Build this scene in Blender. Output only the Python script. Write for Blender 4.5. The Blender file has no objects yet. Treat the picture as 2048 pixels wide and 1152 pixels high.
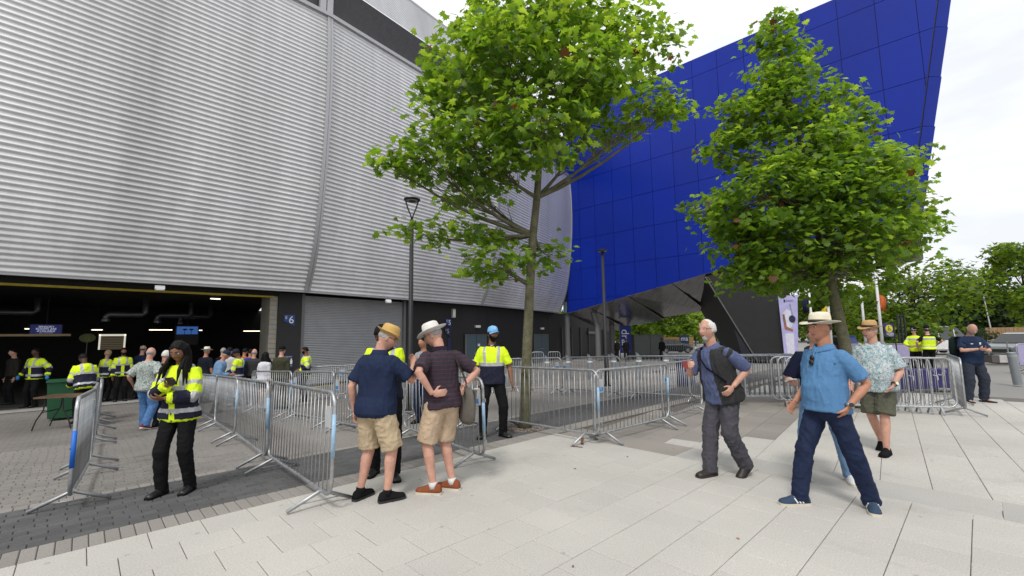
import bpy, bmesh, math, random
import numpy as np
from mathutils import Vector, Matrix, Euler

random.seed(7)
RNG = np.random.default_rng(7)
S = bpy.context.scene
COL = S.collection
R = math.radians

# ------------------------------------------------------------------ camera
FPX, PITCH, ROLL, HC, GRID = 891.0, R(6.2), R(-0.7), 1.63, R(46.2)
_cp, _sp, _cr, _sr = math.cos(PITCH), math.sin(PITCH), math.cos(ROLL), math.sin(ROLL)
_rt, _up0 = Vector((1, 0, 0)), Vector((0, -_sp, _cp))
FW = Vector((0, _cp, _sp))
RT = _cr * _rt + _sr * _up0
UP = -_sr * _rt + _cr * _up0
CAM = Vector((0, 0, HC))
cam_d = bpy.data.cameras.new('camera')
cam_d.sensor_width = 36.0
cam_d.lens = FPX / 2048 * 36.0
cam_d.clip_start = 0.05
cam_d.clip_end = 3000
cam = bpy.data.objects.new('camera', cam_d)
COL.objects.link(cam)
cam.matrix_world = Matrix(((RT.x, UP.x, -FW.x, 0), (RT.y, UP.y, -FW.y, 0), (RT.z, UP.z, -FW.z, HC), (0, 0, 0, 1)))
S.camera = cam

# ------------------------------------------------------------------ sky, sun, exposure
SUN_EL, SUN_AZ = R(52), R(200)          # azimuth measured clockwise from +Y
w = bpy.data.worlds.new('World')
S.world = w
w.use_nodes = True
nt = w.node_tree
nt.nodes.clear()
out = nt.nodes.new('ShaderNodeOutputWorld')
bg = nt.nodes.new('ShaderNodeBackground')
sky = nt.nodes.new('ShaderNodeTexSky')
sky.sky_type = 'NISHITA'
sky.sun_disc = False
sky.sun_elevation = SUN_EL
sky.sun_rotation = SUN_AZ
sky.air_density = 1.0
sky.dust_density = 4.0
hs = nt.nodes.new('ShaderNodeHueSaturation')
hs.inputs['Saturation'].default_value = 0.15
tc = nt.nodes.new('ShaderNodeTexCoord')
mp = nt.nodes.new('ShaderNodeMapping')
mp.inputs['Scale'].default_value = (1.2, 1.2, 4.0)
nz = nt.nodes.new('ShaderNodeTexNoise')
nz.inputs['Scale'].default_value = 1.6
nz.inputs['Detail'].default_value = 5
nz.inputs['Roughness'].default_value = 0.55
cr = nt.nodes.new('ShaderNodeValToRGB')
cr.color_ramp.elements[0].position = 0.34
cr.color_ramp.elements[0].color = (7.2, 7.5, 8.0, 1)
cr.color_ramp.elements[1].position = 0.6
cr.color_ramp.elements[1].color = (9.6, 9.7, 9.9, 1)
mx = nt.nodes.new('ShaderNodeMix')
mx.data_type = 'RGBA'
mx.inputs[0].default_value = 0.9
nt.links.new(sky.outputs[0], hs.inputs['Color'])
nt.links.new(tc.outputs['Generated'], mp.inputs['Vector'])
nt.links.new(mp.outputs[0], nz.inputs['Vector'])
nt.links.new(nz.outputs['Fac'], cr.inputs[0])
nt.links.new(hs.outputs[0], mx.inputs[6])
nt.links.new(cr.outputs[0], mx.inputs[7])
nt.links.new(mx.outputs[2], bg.inputs['Color'])
bg.inputs['Strength'].default_value = 0.1
nt.links.new(bg.outputs[0], out.inputs[0])
sun_d = bpy.data.lights.new('sun', 'SUN')
sun_d.energy = 1.5
sun_d.angle = R(11)
sun_d.color = (1.0, 0.97, 0.92)
sun = bpy.data.objects.new('sun', sun_d)
COL.objects.link(sun)
_sd = Vector((math.sin(SUN_AZ) * math.cos(SUN_EL), math.cos(SUN_AZ) * math.cos(SUN_EL), math.sin(SUN_EL)))
sun.rotation_euler = _sd.to_track_quat('Z', 'Y').to_euler()
S.view_settings.view_transform = 'Standard'
S.view_settings.look = 'None'
S.view_settings.exposure = 0.42
S.view_settings.gamma = 1.0
S.view_settings.use_curve_mapping = False
S.cycles.max_bounces = 8
S.cycles.diffuse_bounces = 4
S.cycles.glossy_bounces = 3
S.cycles.transparent_max_bounces = 8
S.cycles.use_denoising = True

# ------------------------------------------------------------------ geometry of the place
UD = Vector((math.sin(GRID), math.cos(GRID), 0))      # along the facade and the dark paving band
VD = Vector((-math.cos(GRID), math.sin(GRID), 0))     # towards the facade
UANG = math.atan2(UD.y, UD.x)


def uvp(u, v, z=0.0):
    return UD * u + VD * v + Vector((0, 0, z))


def gzv(v):
    return -0.04 * min(max(v - 5.5, 0.0), 10.5)


def gz(p):
    return gzv(p[0] * VD.x + p[1] * VD.y)


def ray(x, y):
    return FW + RT * ((x - 1024) / FPX) - UP * ((y - 576) / FPX)


def gnd(x, y):
    """The point of the ground seen at photograph pixel x, y."""
    z, d = 0.0, ray(x, y)
    p = CAM
    for _ in range(50):
        p = CAM + d * ((z - HC) / d.z)
        z = 0.5 * z + 0.5 * gz(p)
    return Vector((p.x, p.y, gz(p)))


def atY(x, y, Y):
    d = ray(x, y)
    return CAM + d * (Y / d.y)


def to_px(p):
    d = Vector(p) - CAM
    k = d.dot(FW)
    if k < 0.1:
        return None
    return 1024 + FPX * d.dot(RT) / k, 576 - FPX * d.dot(UP) / k, k


# ------------------------------------------------------------------ materials
MATS = {}


def mat(name, col=(0.5, 0.5, 0.5), rough=0.6, metal=0.0, var=0.12, scale=6.0, bump=0.0, bscale=80.0, coord='Object',
        spec=0.5, tint=0.0, big=0.0, bigscale=0.5, emit=None, trans=0.0, coat=0.0, stretch=None, spots=0.0):
    if name in MATS:
        return MATS[name]
    m = bpy.data.materials.new(name)
    m.use_nodes = True
    n, l = m.node_tree.nodes, m.node_tree.links
    b = n['Principled BSDF']
    b.inputs['Roughness'].default_value = rough
    b.inputs['Metallic'].default_value = metal
    b.inputs['Specular IOR Level'].default_value = spec
    if coat:
        b.inputs['Coat Weight'].default_value = coat
        b.inputs['Coat Roughness'].default_value = 0.1
    if emit:
        b.inputs['Emission Color'].default_value = (*col, 1)
        b.inputs['Emission Strength'].default_value = emit
    if trans:
        b.inputs['Transmission Weight'].default_value = trans
    if coord == 'World':
        g = n.new('ShaderNodeNewGeometry')
        vec = g.outputs['Position']
    else:
        g = n.new('ShaderNodeTexCoord')
        vec = g.outputs[coord]
    if stretch:
        mpn = n.new('ShaderNodeMapping')
        mpn.inputs['Scale'].default_value = stretch
        l.new(vec, mpn.inputs['Vector'])
        vec = mpn.outputs[0]
    tex = n.new('ShaderNodeTexNoise')
    tex.inputs['Scale'].default_value = scale
    tex.inputs['Detail'].default_value = 4
    l.new(vec, tex.inputs['Vector'])
    ramp = n.new('ShaderNodeMapRange')
    ramp.inputs['From Min'].default_value = 0.28
    ramp.inputs['From Max'].default_value = 0.72
    ramp.inputs['To Min'].default_value = 1 - var
    ramp.inputs['To Max'].default_value = 1 + var
    l.new(tex.outputs['Fac'], ramp.inputs['Value'])
    fac = ramp.outputs[0]
    if big:
        t2 = n.new('ShaderNodeTexNoise')
        t2.inputs['Scale'].default_value = bigscale
        t2.inputs['Detail'].default_value = 5
        l.new(vec, t2.inputs['Vector'])
        r2 = n.new('ShaderNodeMapRange')
        r2.inputs['From Min'].default_value = 0.3
        r2.inputs['From Max'].default_value = 0.7
        r2.inputs['To Min'].default_value = 1 - big
        r2.inputs['To Max'].default_value = 1 + big
        l.new(t2.outputs['Fac'], r2.inputs['Value'])
        mu = n.new('ShaderNodeMath')
        mu.operation = 'MULTIPLY'
        l.new(fac, mu.inputs[0])
        l.new(r2.outputs[0], mu.inputs[1])
        fac = mu.outputs[0]
    if spots:
        vo = n.new('ShaderNodeTexVoronoi')
        vo.inputs['Scale'].default_value = 3.1
        l.new(vec, vo.inputs['Vector'])
        s1 = n.new('ShaderNodeMapRange')
        s1.inputs['From Min'].default_value = 0.05
        s1.inputs['From Max'].default_value = 0.075
        s1.inputs['To Min'].default_value = 1 - spots
        s1.inputs['To Max'].default_value = 1.0
        l.new(vo.outputs['Distance'], s1.inputs['Value'])
        st = n.new('ShaderNodeTexNoise')
        st.inputs['Scale'].default_value = 1.3
        st.inputs['Detail'].default_value = 8
        st.inputs['Roughness'].default_value = 0.7
        st.inputs['Distortion'].default_value = 0.6
        l.new(vec, st.inputs['Vector'])
        s2 = n.new('ShaderNodeMapRange')
        s2.inputs['From Min'].default_value = 0.58
        s2.inputs['From Max'].default_value = 0.74
        s2.inputs['To Min'].default_value = 1.0
        s2.inputs['To Max'].default_value = 1 - spots * 0.9
        l.new(st.outputs['Fac'], s2.inputs['Value'])
        for so_ in (s1.outputs[0], s2.outputs[0]):
            mu = n.new('ShaderNodeMath')
            mu.operation = 'MULTIPLY'
            l.new(fac, mu.inputs[0])
            l.new(so_, mu.inputs[1])
            fac = mu.outputs[0]
    if tint:
        oi = n.new('ShaderNodeObjectInfo')
        r3 = n.new('ShaderNodeMapRange')
        r3.inputs['To Min'].default_value = 1 - tint
        r3.inputs['To Max'].default_value = 1 + tint
        l.new(oi.outputs['Random'], r3.inputs['Value'])
        mu = n.new('ShaderNodeMath')
        mu.operation = 'MULTIPLY'
        l.new(fac, mu.inputs[0])
        l.new(r3.outputs[0], mu.inputs[1])
        fac = mu.outputs[0]
    vm = n.new('ShaderNodeVectorMath')
    vm.operation = 'SCALE'
    vm.inputs[0].default_value = col
    l.new(fac, vm.inputs['Scale'])
    l.new(vm.outputs[0], b.inputs['Base Color'])
    if bump:
        t4 = n.new('ShaderNodeTexNoise')
        t4.inputs['Scale'].default_value = bscale
        t4.inputs['Detail'].default_value = 3
        l.new(vec, t4.inputs['Vector'])
        bp = n.new('ShaderNodeBump')
        bp.inputs['Strength'].default_value = bump
        bp.inputs['Distance'].default_value = 0.01
        l.new(t4.outputs['Fac'], bp.inputs['Height'])
        l.new(bp.outputs[0], b.inputs['Normal'])
    MATS[name] = m
    return m


# ------------------------------------------------------------------ object helpers
def tag(o, label=None, cat=None, group=None, kind=None):
    if label:
        o['label'] = label
    if cat:
        o['category'] = cat
    if group:
        o['group'] = group
    if kind:
        o['kind'] = kind
    return o


def thing(name, label, cat, loc=(0, 0, 0), rz=0.0, group=None, kind=None):
    o = bpy.data.objects.new(name, None)
    o.empty_display_size = 0.2
    COL.objects.link(o)
    o.location = loc
    o.rotation_euler = (0, 0, rz)
    return tag(o, label, cat, group, kind)


def attach(o, parent, world=True):
    """Parent o; with world=True its mesh stays in world coordinates."""
    o.parent = parent
    if world:
        o.matrix_parent_inverse = parent.matrix_basis.inverted()
    return o


def mesh_obj(name, verts, faces, mats, parent=None, world=True, smooth=False, midx=None):
    me = bpy.data.meshes.new(name)
    me.from_pydata([tuple(v) for v in verts], [], faces)
    if not isinstance(mats, (list, tuple)):
        mats = [mats]
    for m in mats:
        me.materials.append(m)
    if midx is not None:
        me.polygons.foreach_set('material_index', midx)
    if smooth:
        me.polygons.foreach_set('use_smooth', [True] * len(me.polygons))
    me.update()
    o = bpy.data.objects.new(name, me)
    COL.objects.link(o)
    if parent:
        attach(o, parent, world)
    return o


class MB:
    """Collects simple shapes into one mesh."""

    def __init__(self):
        self.v, self.f = [], []

    def box(self, c, s, M=None, taper=1.0):
        i = len(self.v)
        for z in (-1, 1):
            k = taper if z > 0 else 1.0
            for x, y in ((-1, -1), (1, -1), (1, 1), (-1, 1)):
                p = Vector((x * s[0] / 2 * k, y * s[1] / 2 * k, z * s[2] / 2))
                if M is not None:
                    p = M @ p
                self.v.append(p + Vector(c))
        self.f += [(i, i + 3, i + 2, i + 1), (i + 4, i + 5, i + 6, i + 7)] + \
                  [(i + a, i + (a + 1) % 4, i + 4 + (a + 1) % 4, i + 4 + a) for a in range(4)]
        return self

    def tube(self, pts, rad, seg=8, caps=True):
        pts = [Vector(p) for p in pts]
        if not isinstance(rad, (list, tuple)):
            rad = [rad] * len(pts)
        i0 = len(self.v)
        a = None
        for k, p in enumerate(pts):
            t = (pts[min(k + 1, len(pts) - 1)] - pts[max(k - 1, 0)]).normalized()
            if a is None:
                a = t.orthogonal().normalized()
            else:
                a = (a - t * a.dot(t))
                a = a.normalized() if a.length > 1e-6 else t.orthogonal().normalized()
            b = t.cross(a)
            r = rad[k]
            rx, ry = r if isinstance(r, (list, tuple)) else (r, r)
            for j in range(seg):
                th = 2 * math.pi * j / seg
                self.v.append(p + a * (rx * math.cos(th)) + b * (ry * math.sin(th)))
        for k in range(len(pts) - 1):
            for j in range(seg):
                q = i0 + k * seg
                self.f.append((q + j, q + (j + 1) % seg, q + seg + (j + 1) % seg, q + seg + j))
        if caps:
            self.f.append(tuple(i0 + j for j in reversed(range(seg))))
            q = i0 + (len(pts) - 1) * seg
            self.f.append(tuple(q + j for j in range(seg)))
        return self

    def rings(self, rings, caps=True, closed=True):
        """Loft between rings of equal length."""
        i0, seg = len(self.v), len(rings[0])
        for r in rings:
            self.v += [Vector(p) for p in r]
        for k in range(len(rings) - 1):
            for j in range(seg if closed else seg - 1):
                q = i0 + k * seg
                self.f.append((q + j, q + (j + 1) % seg, q + seg + (j + 1) % seg, q + seg + j))
        if caps:
            self.f.append(tuple(i0 + j for j in reversed(range(seg))))
            q = i0 + (len(rings) - 1) * seg
            self.f.append(tuple(q + j for j in range(seg)))
        return self

    def ball(self, c, r, M=None, nu=12, nv=8):
        c = Vector(c)
        rings = []
        for k in range(1, nv):
            ph = math.pi * k / nv - math.pi / 2
            ring = []
            for j in range(nu):
                th = 2 * math.pi * j / nu
                p = Vector((r[0] * math.cos(ph) * math.cos(th), r[1] * math.cos(ph) * math.sin(th), r[2] * math.sin(ph)))
                ring.append((M @ p if M is not None else p) + c)
            rings.append(ring)
        return self.rings(rings)

    def quad(self, a, b, c, d):
        i = len(self.v)
        self.v += [Vector(p) for p in (a, b, c, d)]
        self.f.append((i, i + 1, i + 2, i + 3))
        return self

    def poly(self, pts, thick):
        """Flat outline pts (world) extruded by vector thick."""
        i, n = len(self.v), len(pts)
        self.v += [Vector(p) for p in pts] + [Vector(p) + Vector(thick) for p in pts]
        self.f.append(tuple(range(i, i + n)))
        self.f.append(tuple(reversed(range(i + n, i + 2 * n))))
        self.f += [(i + (k + 1) % n, i + k, i + n + k, i + n + (k + 1) % n) for k in range(n)]
        return self

    def obj(self, name, m, parent=None, world=True, smooth=False):
        return mesh_obj(name, self.v, self.f, m, parent, world, smooth)


def text_obj(name, s, size, m, M, parent=None, ext=0.002, align='CENTER', world=True):
    c = bpy.data.curves.new(name, 'FONT')
    c.body = s
    c.size = size
    c.extrude = ext
    c.align_x = align
    c.align_y = 'CENTER'
    c.materials.append(m)
    t = bpy.data.objects.new('tmp', c)
    COL.objects.link(t)
    dg = bpy.context.evaluated_depsgraph_get()
    me = bpy.data.meshes.new_from_object(t.evaluated_get(dg))
    bpy.data.objects.remove(t)
    bpy.data.curves.remove(c)
    me.name = name
    o = bpy.data.objects.new(name, me)
    COL.objects.link(o)
    if parent:
        attach(o, parent, world)
    o.matrix_basis = M
    return o


def frame(origin, xdir, ydir):
    """Matrix with the given x and y axes (z = x cross y) at origin."""
    x, y = Vector(xdir).normalized(), Vector(ydir).normalized()
    z = x.cross(y)
    o = Vector(origin)
    return Matrix(((x.x, y.x, z.x, o.x), (x.y, y.y, z.y, o.y), (x.z, y.z, z.z, o.z), (0, 0, 0, 1)))


def copy_tree(o, parent=None):
    c = o.copy()
    COL.objects.link(c)
    c.parent = parent
    for ch in list(o.children):
        copy_tree(ch, c)
    return c


def vnoise(P, seed=0):
    """Smooth value noise in 0..1 for an (n,3) array."""
    P = np.asarray(P, float)
    i = np.floor(P).astype(np.int64)
    f = P - i
    f = f * f * (3 - 2 * f)
    o = 0.0
    for a in (0, 1):
        for b in (0, 1):
            for c in (0, 1):
                h = (i[:, 0] + a) * 73856093 ^ (i[:, 1] + b) * 19349663 ^ (i[:, 2] + c) * 83492791 ^ (seed * 7919 + 13)
                h = (h ^ (h >> 13)) * 1274126177 & 0x7fffffff
                r = ((h ^ (h >> 16)) & 0xffff) / 65535.0
                wt = (f[:, 0] if a else 1 - f[:, 0]) * (f[:, 1] if b else 1 - f[:, 1]) * (f[:, 2] if c else 1 - f[:, 2])
                o = o + wt * r
    return o
# ================================================================== ground and paving
GM = Matrix.Rotation(UANG, 4, 'Z')          # local x = u, local y = v


def ground_sheet(name, u0, u1, v0, v1, dz, m, kind='structure'):
    vs = sorted({v0, v1, *[q for q in (5.5, 16.0) if v0 < q < v1]})
    us = [u0, u1]
    V = [(u, v, gzv(v) + dz) for v in vs for u in us]
    F = [(2 * k, 2 * k + 1, 2 * k + 3, 2 * k + 2) for k in range(len(vs) - 1)]
    o = mesh_obj(name, V, F, m)
    o.matrix_basis = GM
    return tag(o, kind=kind)


tarmac = mat('tarmac', (0.24, 0.23, 0.215), 0.9, var=0.12, scale=40, big=0.14, bigscale=0.12, bump=0.3, bscale=120)
ground_sheet('ground', -900, 1500, -900, 1500, -0.075, tarmac)


def paver_far_mat():
    m = bpy.data.materials.new('far block paving')
    m.use_nodes = True
    n, l = m.node_tree.nodes, m.node_tree.links
    b = n['Principled BSDF']
    b.inputs['Roughness'].default_value = 0.9
    tcn = n.new('ShaderNodeTexCoord')
    br = n.new('ShaderNodeTexBrick')
    br.inputs['Scale'].default_value = 1.0
    br.inputs['Brick Width'].default_value = 0.2
    br.inputs['Row Height'].default_value = 0.1
    br.inputs['Mortar Size'].default_value = 0.004
    br.inputs['Color1'].default_value = (0.205, 0.19, 0.173, 1)
    br.inputs['Color2'].default_value = (0.170, 0.156, 0.142, 1)
    br.inputs['Mortar'].default_value = (0.10, 0.09, 0.08, 1)
    nn = n.new('ShaderNodeTexNoise')
    nn.inputs['Scale'].default_value = 0.35
    nn.inputs['Detail'].default_value = 6
    mr = n.new('ShaderNodeMapRange')
    mr.inputs['From Min'].default_value = 0.3
    mr.inputs['From Max'].default_value = 0.7
    mr.inputs['To Min'].default_value = 0.8
    mr.inputs['To Max'].default_value = 1.2
    vm = n.new('ShaderNodeVectorMath')
    vm.operation = 'SCALE'
    l.new(tcn.outputs['Object'], br.inputs['Vector'])
    l.new(tcn.outputs['Object'], nn.inputs['Vector'])
    l.new(nn.outputs['Fac'], mr.inputs['Value'])
    l.new(br.outputs['Color'], vm.inputs[0])
    l.new(mr.outputs[0], vm.inputs['Scale'])
    l.new(vm.outputs[0], b.inputs['Base Color'])
    bp = n.new('ShaderNodeBump')
    bp.inputs['Strength'].default_value = 0.4
    bp.inputs['Distance'].default_value = 0.01
    l.new(br.outputs['Fac'], bp.inputs['Height'])
    bp.invert = True
    l.new(bp.outputs[0], b.inputs['Normal'])
    return m


FARPAV = paver_far_mat()
bed = mat('joint sand', (0.13, 0.12, 0.105), 0.95, var=0.3, scale=30, coord='World')
ground_sheet('forecourt_paving', -16, 29, 11.8, 26, -0.006, FARPAV)

slab_l = mat('pale granite slab', (0.455, 0.436, 0.40), 0.85, var=0.20, scale=95, coord='World', tint=0.035, spots=0.22, big=0.07,
             bigscale=0.7, bump=0.25, bscale=160)
slab_s = mat('strip slab', (0.395, 0.38, 0.352), 0.85, var=0.20, scale=95, coord='World', tint=0.06, spots=0.2, big=0.08, bigscale=0.7,
             bump=0.25, bscale=160)
slab_b = mat('weathered brown slab', (0.255, 0.232, 0.208), 0.9, var=0.12, scale=60, coord='World', tint=0.08, spots=0.3, big=0.12,
             bigscale=0.8, bump=0.25, bscale=120)
sett_m = mat('grey sett', (0.25, 0.232, 0.21), 0.9, var=0.18, scale=70, coord='World', tint=0.09, big=0.1, bigscale=0.9,
             bump=0.3, bscale=120)
dark_m = mat('charcoal block', (0.088, 0.086, 0.086), 0.85, var=0.16, scale=70, coord='World', tint=0.16, big=0.18,
             bigscale=0.8, bump=0.3, bscale=120)
brown_m = mat('brown block', (0.205, 0.190, 0.173), 0.9, var=0.14, scale=50, coord='World', tint=0.1, big=0.16, bigscale=0.45,
              bump=0.3, bscale=120)


def visible(u, v, margin=260):
    p = uvp(u, v, gzv(v))
    q = to_px(p)
    if q is None or q[2] < 1.2:
        return None
    if -margin < q[0] < 2048 + margin and q[1] < 1152 + margin:
        return q
    return None


TOPS = {}
ROT3 = R(6.1)


def piece_mesh(w_, l_, m, c=0.005, d=0.04):
    k = (round(w_, 3), round(l_, 3), m.name)
    if k in TOPS:
        return TOPS[k]
    V, F = piece_geo(w_, l_, c, d)
    me = bpy.data.meshes.new('paver')
    me.from_pydata(V, [], F)
    me.materials.append(m)
    TOPS[k] = me
    return me


def piece_geo(w_, l_, c, d):
    a, b = w_ / 2, l_ / 2
    V = [(-a + c, -b + c, 0), (a - c, -b + c, 0), (a - c, b - c, 0), (-a + c, b - c, 0),
         (-a, -b, -c), (a, -b, -c), (a, b, -c), (-a, b, -c), (-a, -b, -d), (a, -b, -d), (a, b, -d), (-a, b, -d)]
    F = [(0, 1, 2, 3)]
    for q in range(4):
        r_ = (q + 1) % 4
        F.append((4 + q, 4 + r_, r_, q))
        F.append((8 + q, 8 + r_, 4 + r_, 4 + q))
    return V, F


def lay(root, name, pieces, restname, limit=300, c=0.005):
    """pieces: (u, v, w along u, l along v, rot, material). The largest become parts, the rest one stuff part."""
    rnd = random.Random(len(pieces))
    sc = []
    for p in pieces:
        q = visible(p[0], p[1])
        if q:
            ins = 0 if (0 <= q[0] <= 2048 and q[1] <= 1170) else 1
            sc.append((ins, -p[2] * p[3] / q[2] ** 3, p))
    sc.sort(key=lambda t: (t[0], t[1]))
    tilt = math.atan(-0.04)
    for k, (_, _, (u, v, a, b, rot, m)) in enumerate(sc[:limit]):
        o = bpy.data.objects.new(name, piece_mesh(a, b, m, c))
        COL.objects.link(o)
        o.location = uvp(u, v, gzv(v) + rnd.uniform(-0.0012, 0.0012) - (0.004 if rot == ROT3 else 0))
        tl = tilt if 5.5 < v < 16 else 0.0
        o.rotation_euler = (Matrix.Rotation(UANG + rot, 3, 'Z') @ Matrix.Rotation(tl + rnd.uniform(-.002, .002), 3, 'X')
                            @ Matrix.Rotation(rnd.uniform(-.002, .002), 3, 'Y')).to_euler()
        attach(o, root)
    rest = sc[limit:]
    if rest:
        V, F, mi, ml = [], [], [], []
        for _, _, (u, v, a, b, rot, m) in rest:
            if m not in ml:
                ml.append(m)
            pv, pf = piece_geo(a, b, c, 0.04)
            i = len(V)
            cs, sn = math.cos(rot), math.sin(rot)
            h = rnd.uniform(-0.0012, 0.0012) - (0.004 if rot == ROT3 else 0)
            for x, y, z in pv:
                uu, vv = u + x * cs - y * sn, v + x * sn + y * cs
                V.append(uvp(uu, vv, gzv(vv) + z + h))
            F += [tuple(i + t for t in f) for f in pf]
            mi += [ml.index(m)] * len(pf)
        o = mesh_obj(restname, V, F, ml, root, True, midx=mi)
        o['kind'] = 'stuff'


def bedding(name, u0, u1, v0, v1, dz=-0.014):
    return ground_sheet(name, u0, u1, v0, v1, dz, bed)


# pale slabs laid in courses along the band
plaza = bedding('plaza_paving', -7, 6.475, -9, 5.07)
pcs = []
J = 0.005
row = 0
v = 5.07
rr = random.Random(3)
while v > -6:
    off = {0: 0.13, 1: -0.075, 2: 0.095, 3: -0.085}[row % 4]
    u = -6.0 + off
    while u < 5.86:
        a = min(0.375, 5.855 - u)
        uc = u + a / 2
        if a > 0.06:
            pcs.append((uc, v - 0.2035, a - J, 0.407 - J, 0, slab_l))
        u += 0.375
    v -= 0.407
    row += 1
v = 5.0
while v > -7:                                    # cross strip of long slabs
    L = 1.0
    pcs.append((6.165, v - L / 2, 0.61 - J, L - J, 0, slab_b if v - L / 2 > 3.45 else slab_s))
    v -= L
lay(plaza, 'slab', pcs, 'slab_field', 300, 0.004)

# slabs beyond the cross strip, turned by six degrees
outer = bedding('outer_paving', 6.475, 16.5, -9, 5.0, -0.016)
pcs = []
c3, s3 = math.cos(ROT3), math.sin(ROT3)
for j in range(-16, 12):
    yy = j * 0.425 - 0.02
    xx = -rr.uniform(0, 0.7) - 1.0
    while xx < 11:
        L = rr.choice((0.62, 0.75, 0.88))
        cx, cy = xx + L / 2, yy + 0.2125
        u, v = 6.47 + cx * c3 - cy * s3, 0.50 + cx * s3 + cy * c3
        xx += L
        if u < 5.95 or u > 15.8 or v > 4.8:
            continue
        lim = 3.48 if u < 6.6 else (2.9 if u < 7.6 else 2.5)
        pcs.append((u, v, L - J, 0.425 - J, ROT3, slab_b if v > lim and u < 13 else slab_l))
lay(outer, 'slab', pcs, 'slab_field', 300, 0.004)

# border setts, charcoal band, upper border, brown blocks
band = bedding('band_paving', -8, 24, 5.07, 7.0)
pcs = []
u = -2.6
while u < 5.86:
    pcs.append((u + 0.049, 5.235, 0.098 - J, 0.325 - J, 0, sett_m))
    u += 0.098
u = 5.86
while u < 22:
    pcs.append((u + 0.2, 5.235, 0.40 - J, 0.325 - J, 0, slab_b))
    u += 0.40
u = -2.6
while u < 14:
    pcs.append((u + 0.055, 6.96, 0.11 - J, 0.16 - J, 0, sett_m))
    u += 0.11
lay(band, 'sett', pcs, 'sett_field', 300, 0.006)
pcs = []
for j in range(14):
    v = 5.40 + j * 0.1057
    u = -4.0 + (j % 2) * 0.105 + rr.uniform(-.02, .02)
    while u < 20:
        pcs.append((u + 0.105, v + 0.053, 0.21 - J, 0.1057 - J, 0, dark_m))
        u += 0.21
lay(band, 'block', pcs, 'block_field', 300, 0.006)
froot = bedding('forecourt_blocks', -9, 21, 7.0, 11.86, -0.010)
pcs = []
for j in range(46):
    v = 7.045 + j * 0.103
    u = -8.0 + (j % 2) * 0.1 + rr.uniform(-.02, .02)
    while u < 20:
        pcs.append((u + 0.1, v + 0.0515, 0.2 - J, 0.103 - J, rr.uniform(-.03, .03), brown_m))
        u += 0.2
lay(froot, 'block', pcs, 'block_field', 300, 0.007)
# ================================================================== the grey stadium stand
silver = mat('silver cladding', (0.67, 0.67, 0.672), 0.5, metal=0.36, var=0.06, scale=3, coord='World', big=0.2,
             bigscale=0.3, stretch=(1.0, 1.0, 0.06))
trim_m = mat('trim aluminium', (0.42, 0.42, 0.43), 0.5, metal=0.5, var=0.05)
darkwall = mat('charcoal brick wall', (0.018, 0.017, 0.017), 0.75, var=0.2, scale=25)
black_m = mat('matt black', (0.012, 0.012, 0.013), 0.6, var=0.1)
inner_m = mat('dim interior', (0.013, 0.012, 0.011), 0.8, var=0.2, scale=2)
shut_m = mat('grey roller shutter', (0.30, 0.305, 0.31), 0.45, metal=0.5, var=0.06, scale=2, coord='World')
door_m = mat('slate blue door paint', (0.07, 0.105, 0.125), 0.5, var=0.05)
yellow_m = mat('yellow edge paint', (0.45, 0.34, 0.02), 0.6, var=0.15)
white_m = mat('white paint', (0.75, 0.75, 0.74), 0.5, var=0.04)
signblue = mat('sign blue', (0.012, 0.05, 0.22), 0.5, var=0.04)
signnavy = mat('sign navy', (0.015, 0.018, 0.07), 0.5, var=0.04)
glass_m = mat('tinted glazing', (0.03, 0.05, 0.06), 0.08, var=0.05, spec=0.8)
spandrel = mat('pale teal spandrel', (0.16, 0.24, 0.27), 0.35, var=0.05)
lamp_e = mat('lit strip lamp', (1.0, 0.88, 0.66), 0.5, emit=2.2)
steel_p = mat('painted steel column', (0.13, 0.13, 0.13), 0.5, var=0.05)

PLAN = [(-16.0, 18.75), (6.66, 19.4), (17.7, 21.2), (29.3, 24.8)]
PROFILE = [(3.62, 0.0), (4.4, 0.4), (5.36, 0.72), (6.6, 0.98), (7.8, 1.15), (9.1, 1.3), (10.4, 1.4), (11.7, 1.45),
           (13.0, 1.45), (14.2, 1.4), (15.35, 1.3)]


def plan_pt(i):
    return Vector((PLAN[i][0], PLAN[i][1]))


def plan_n(i):
    a, b = plan_pt(max(i - 1, 0)), plan_pt(min(i + 1, 3))
    t = (b - a).normalized()
    n = Vector((t.y, -t.x))
    return n


def prof_samples(step_fn):
    """Dense samples (z, off, tangent) along the profile polyline by arc length, smooth."""
    zs = np.array([p[0] for p in PROFILE])
    os_ = np.array([p[1] for p in PROFILE])
    z = np.linspace(zs[0], zs[-1], 4000)
    o = np.interp(z, zs, os_)
    k = np.ones(301) / 301
    o = np.convolve(np.pad(o, 150, mode='edge'), k, mode='valid')
    l = np.concatenate([[0], np.cumsum(np.hypot(np.diff(z), np.diff(o)))])
    n = int(l[-1] / step_fn)
    lq = np.linspace(0, l[-1], n + 1)
    zq, oq = np.interp(lq, l, z), np.interp(lq, l, o)
    tz, to = np.gradient(zq), np.gradient(oq)
    q = np.hypot(tz, to)
    return lq, zq, oq, tz / q, to / q


stand = thing('stadium_stand', 'tall stadium stand clad in curved silver corrugated metal', 'building', uvp(6.66, 19.9, -0.42))
PITCHW = 0.18
lq, zq, oq, tz, to = prof_samples(PITCHW / 10)


def wave(l):
    ph = 2 * math.pi * l / PITCHW
    return 0.023 * np.sin(ph)


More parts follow.
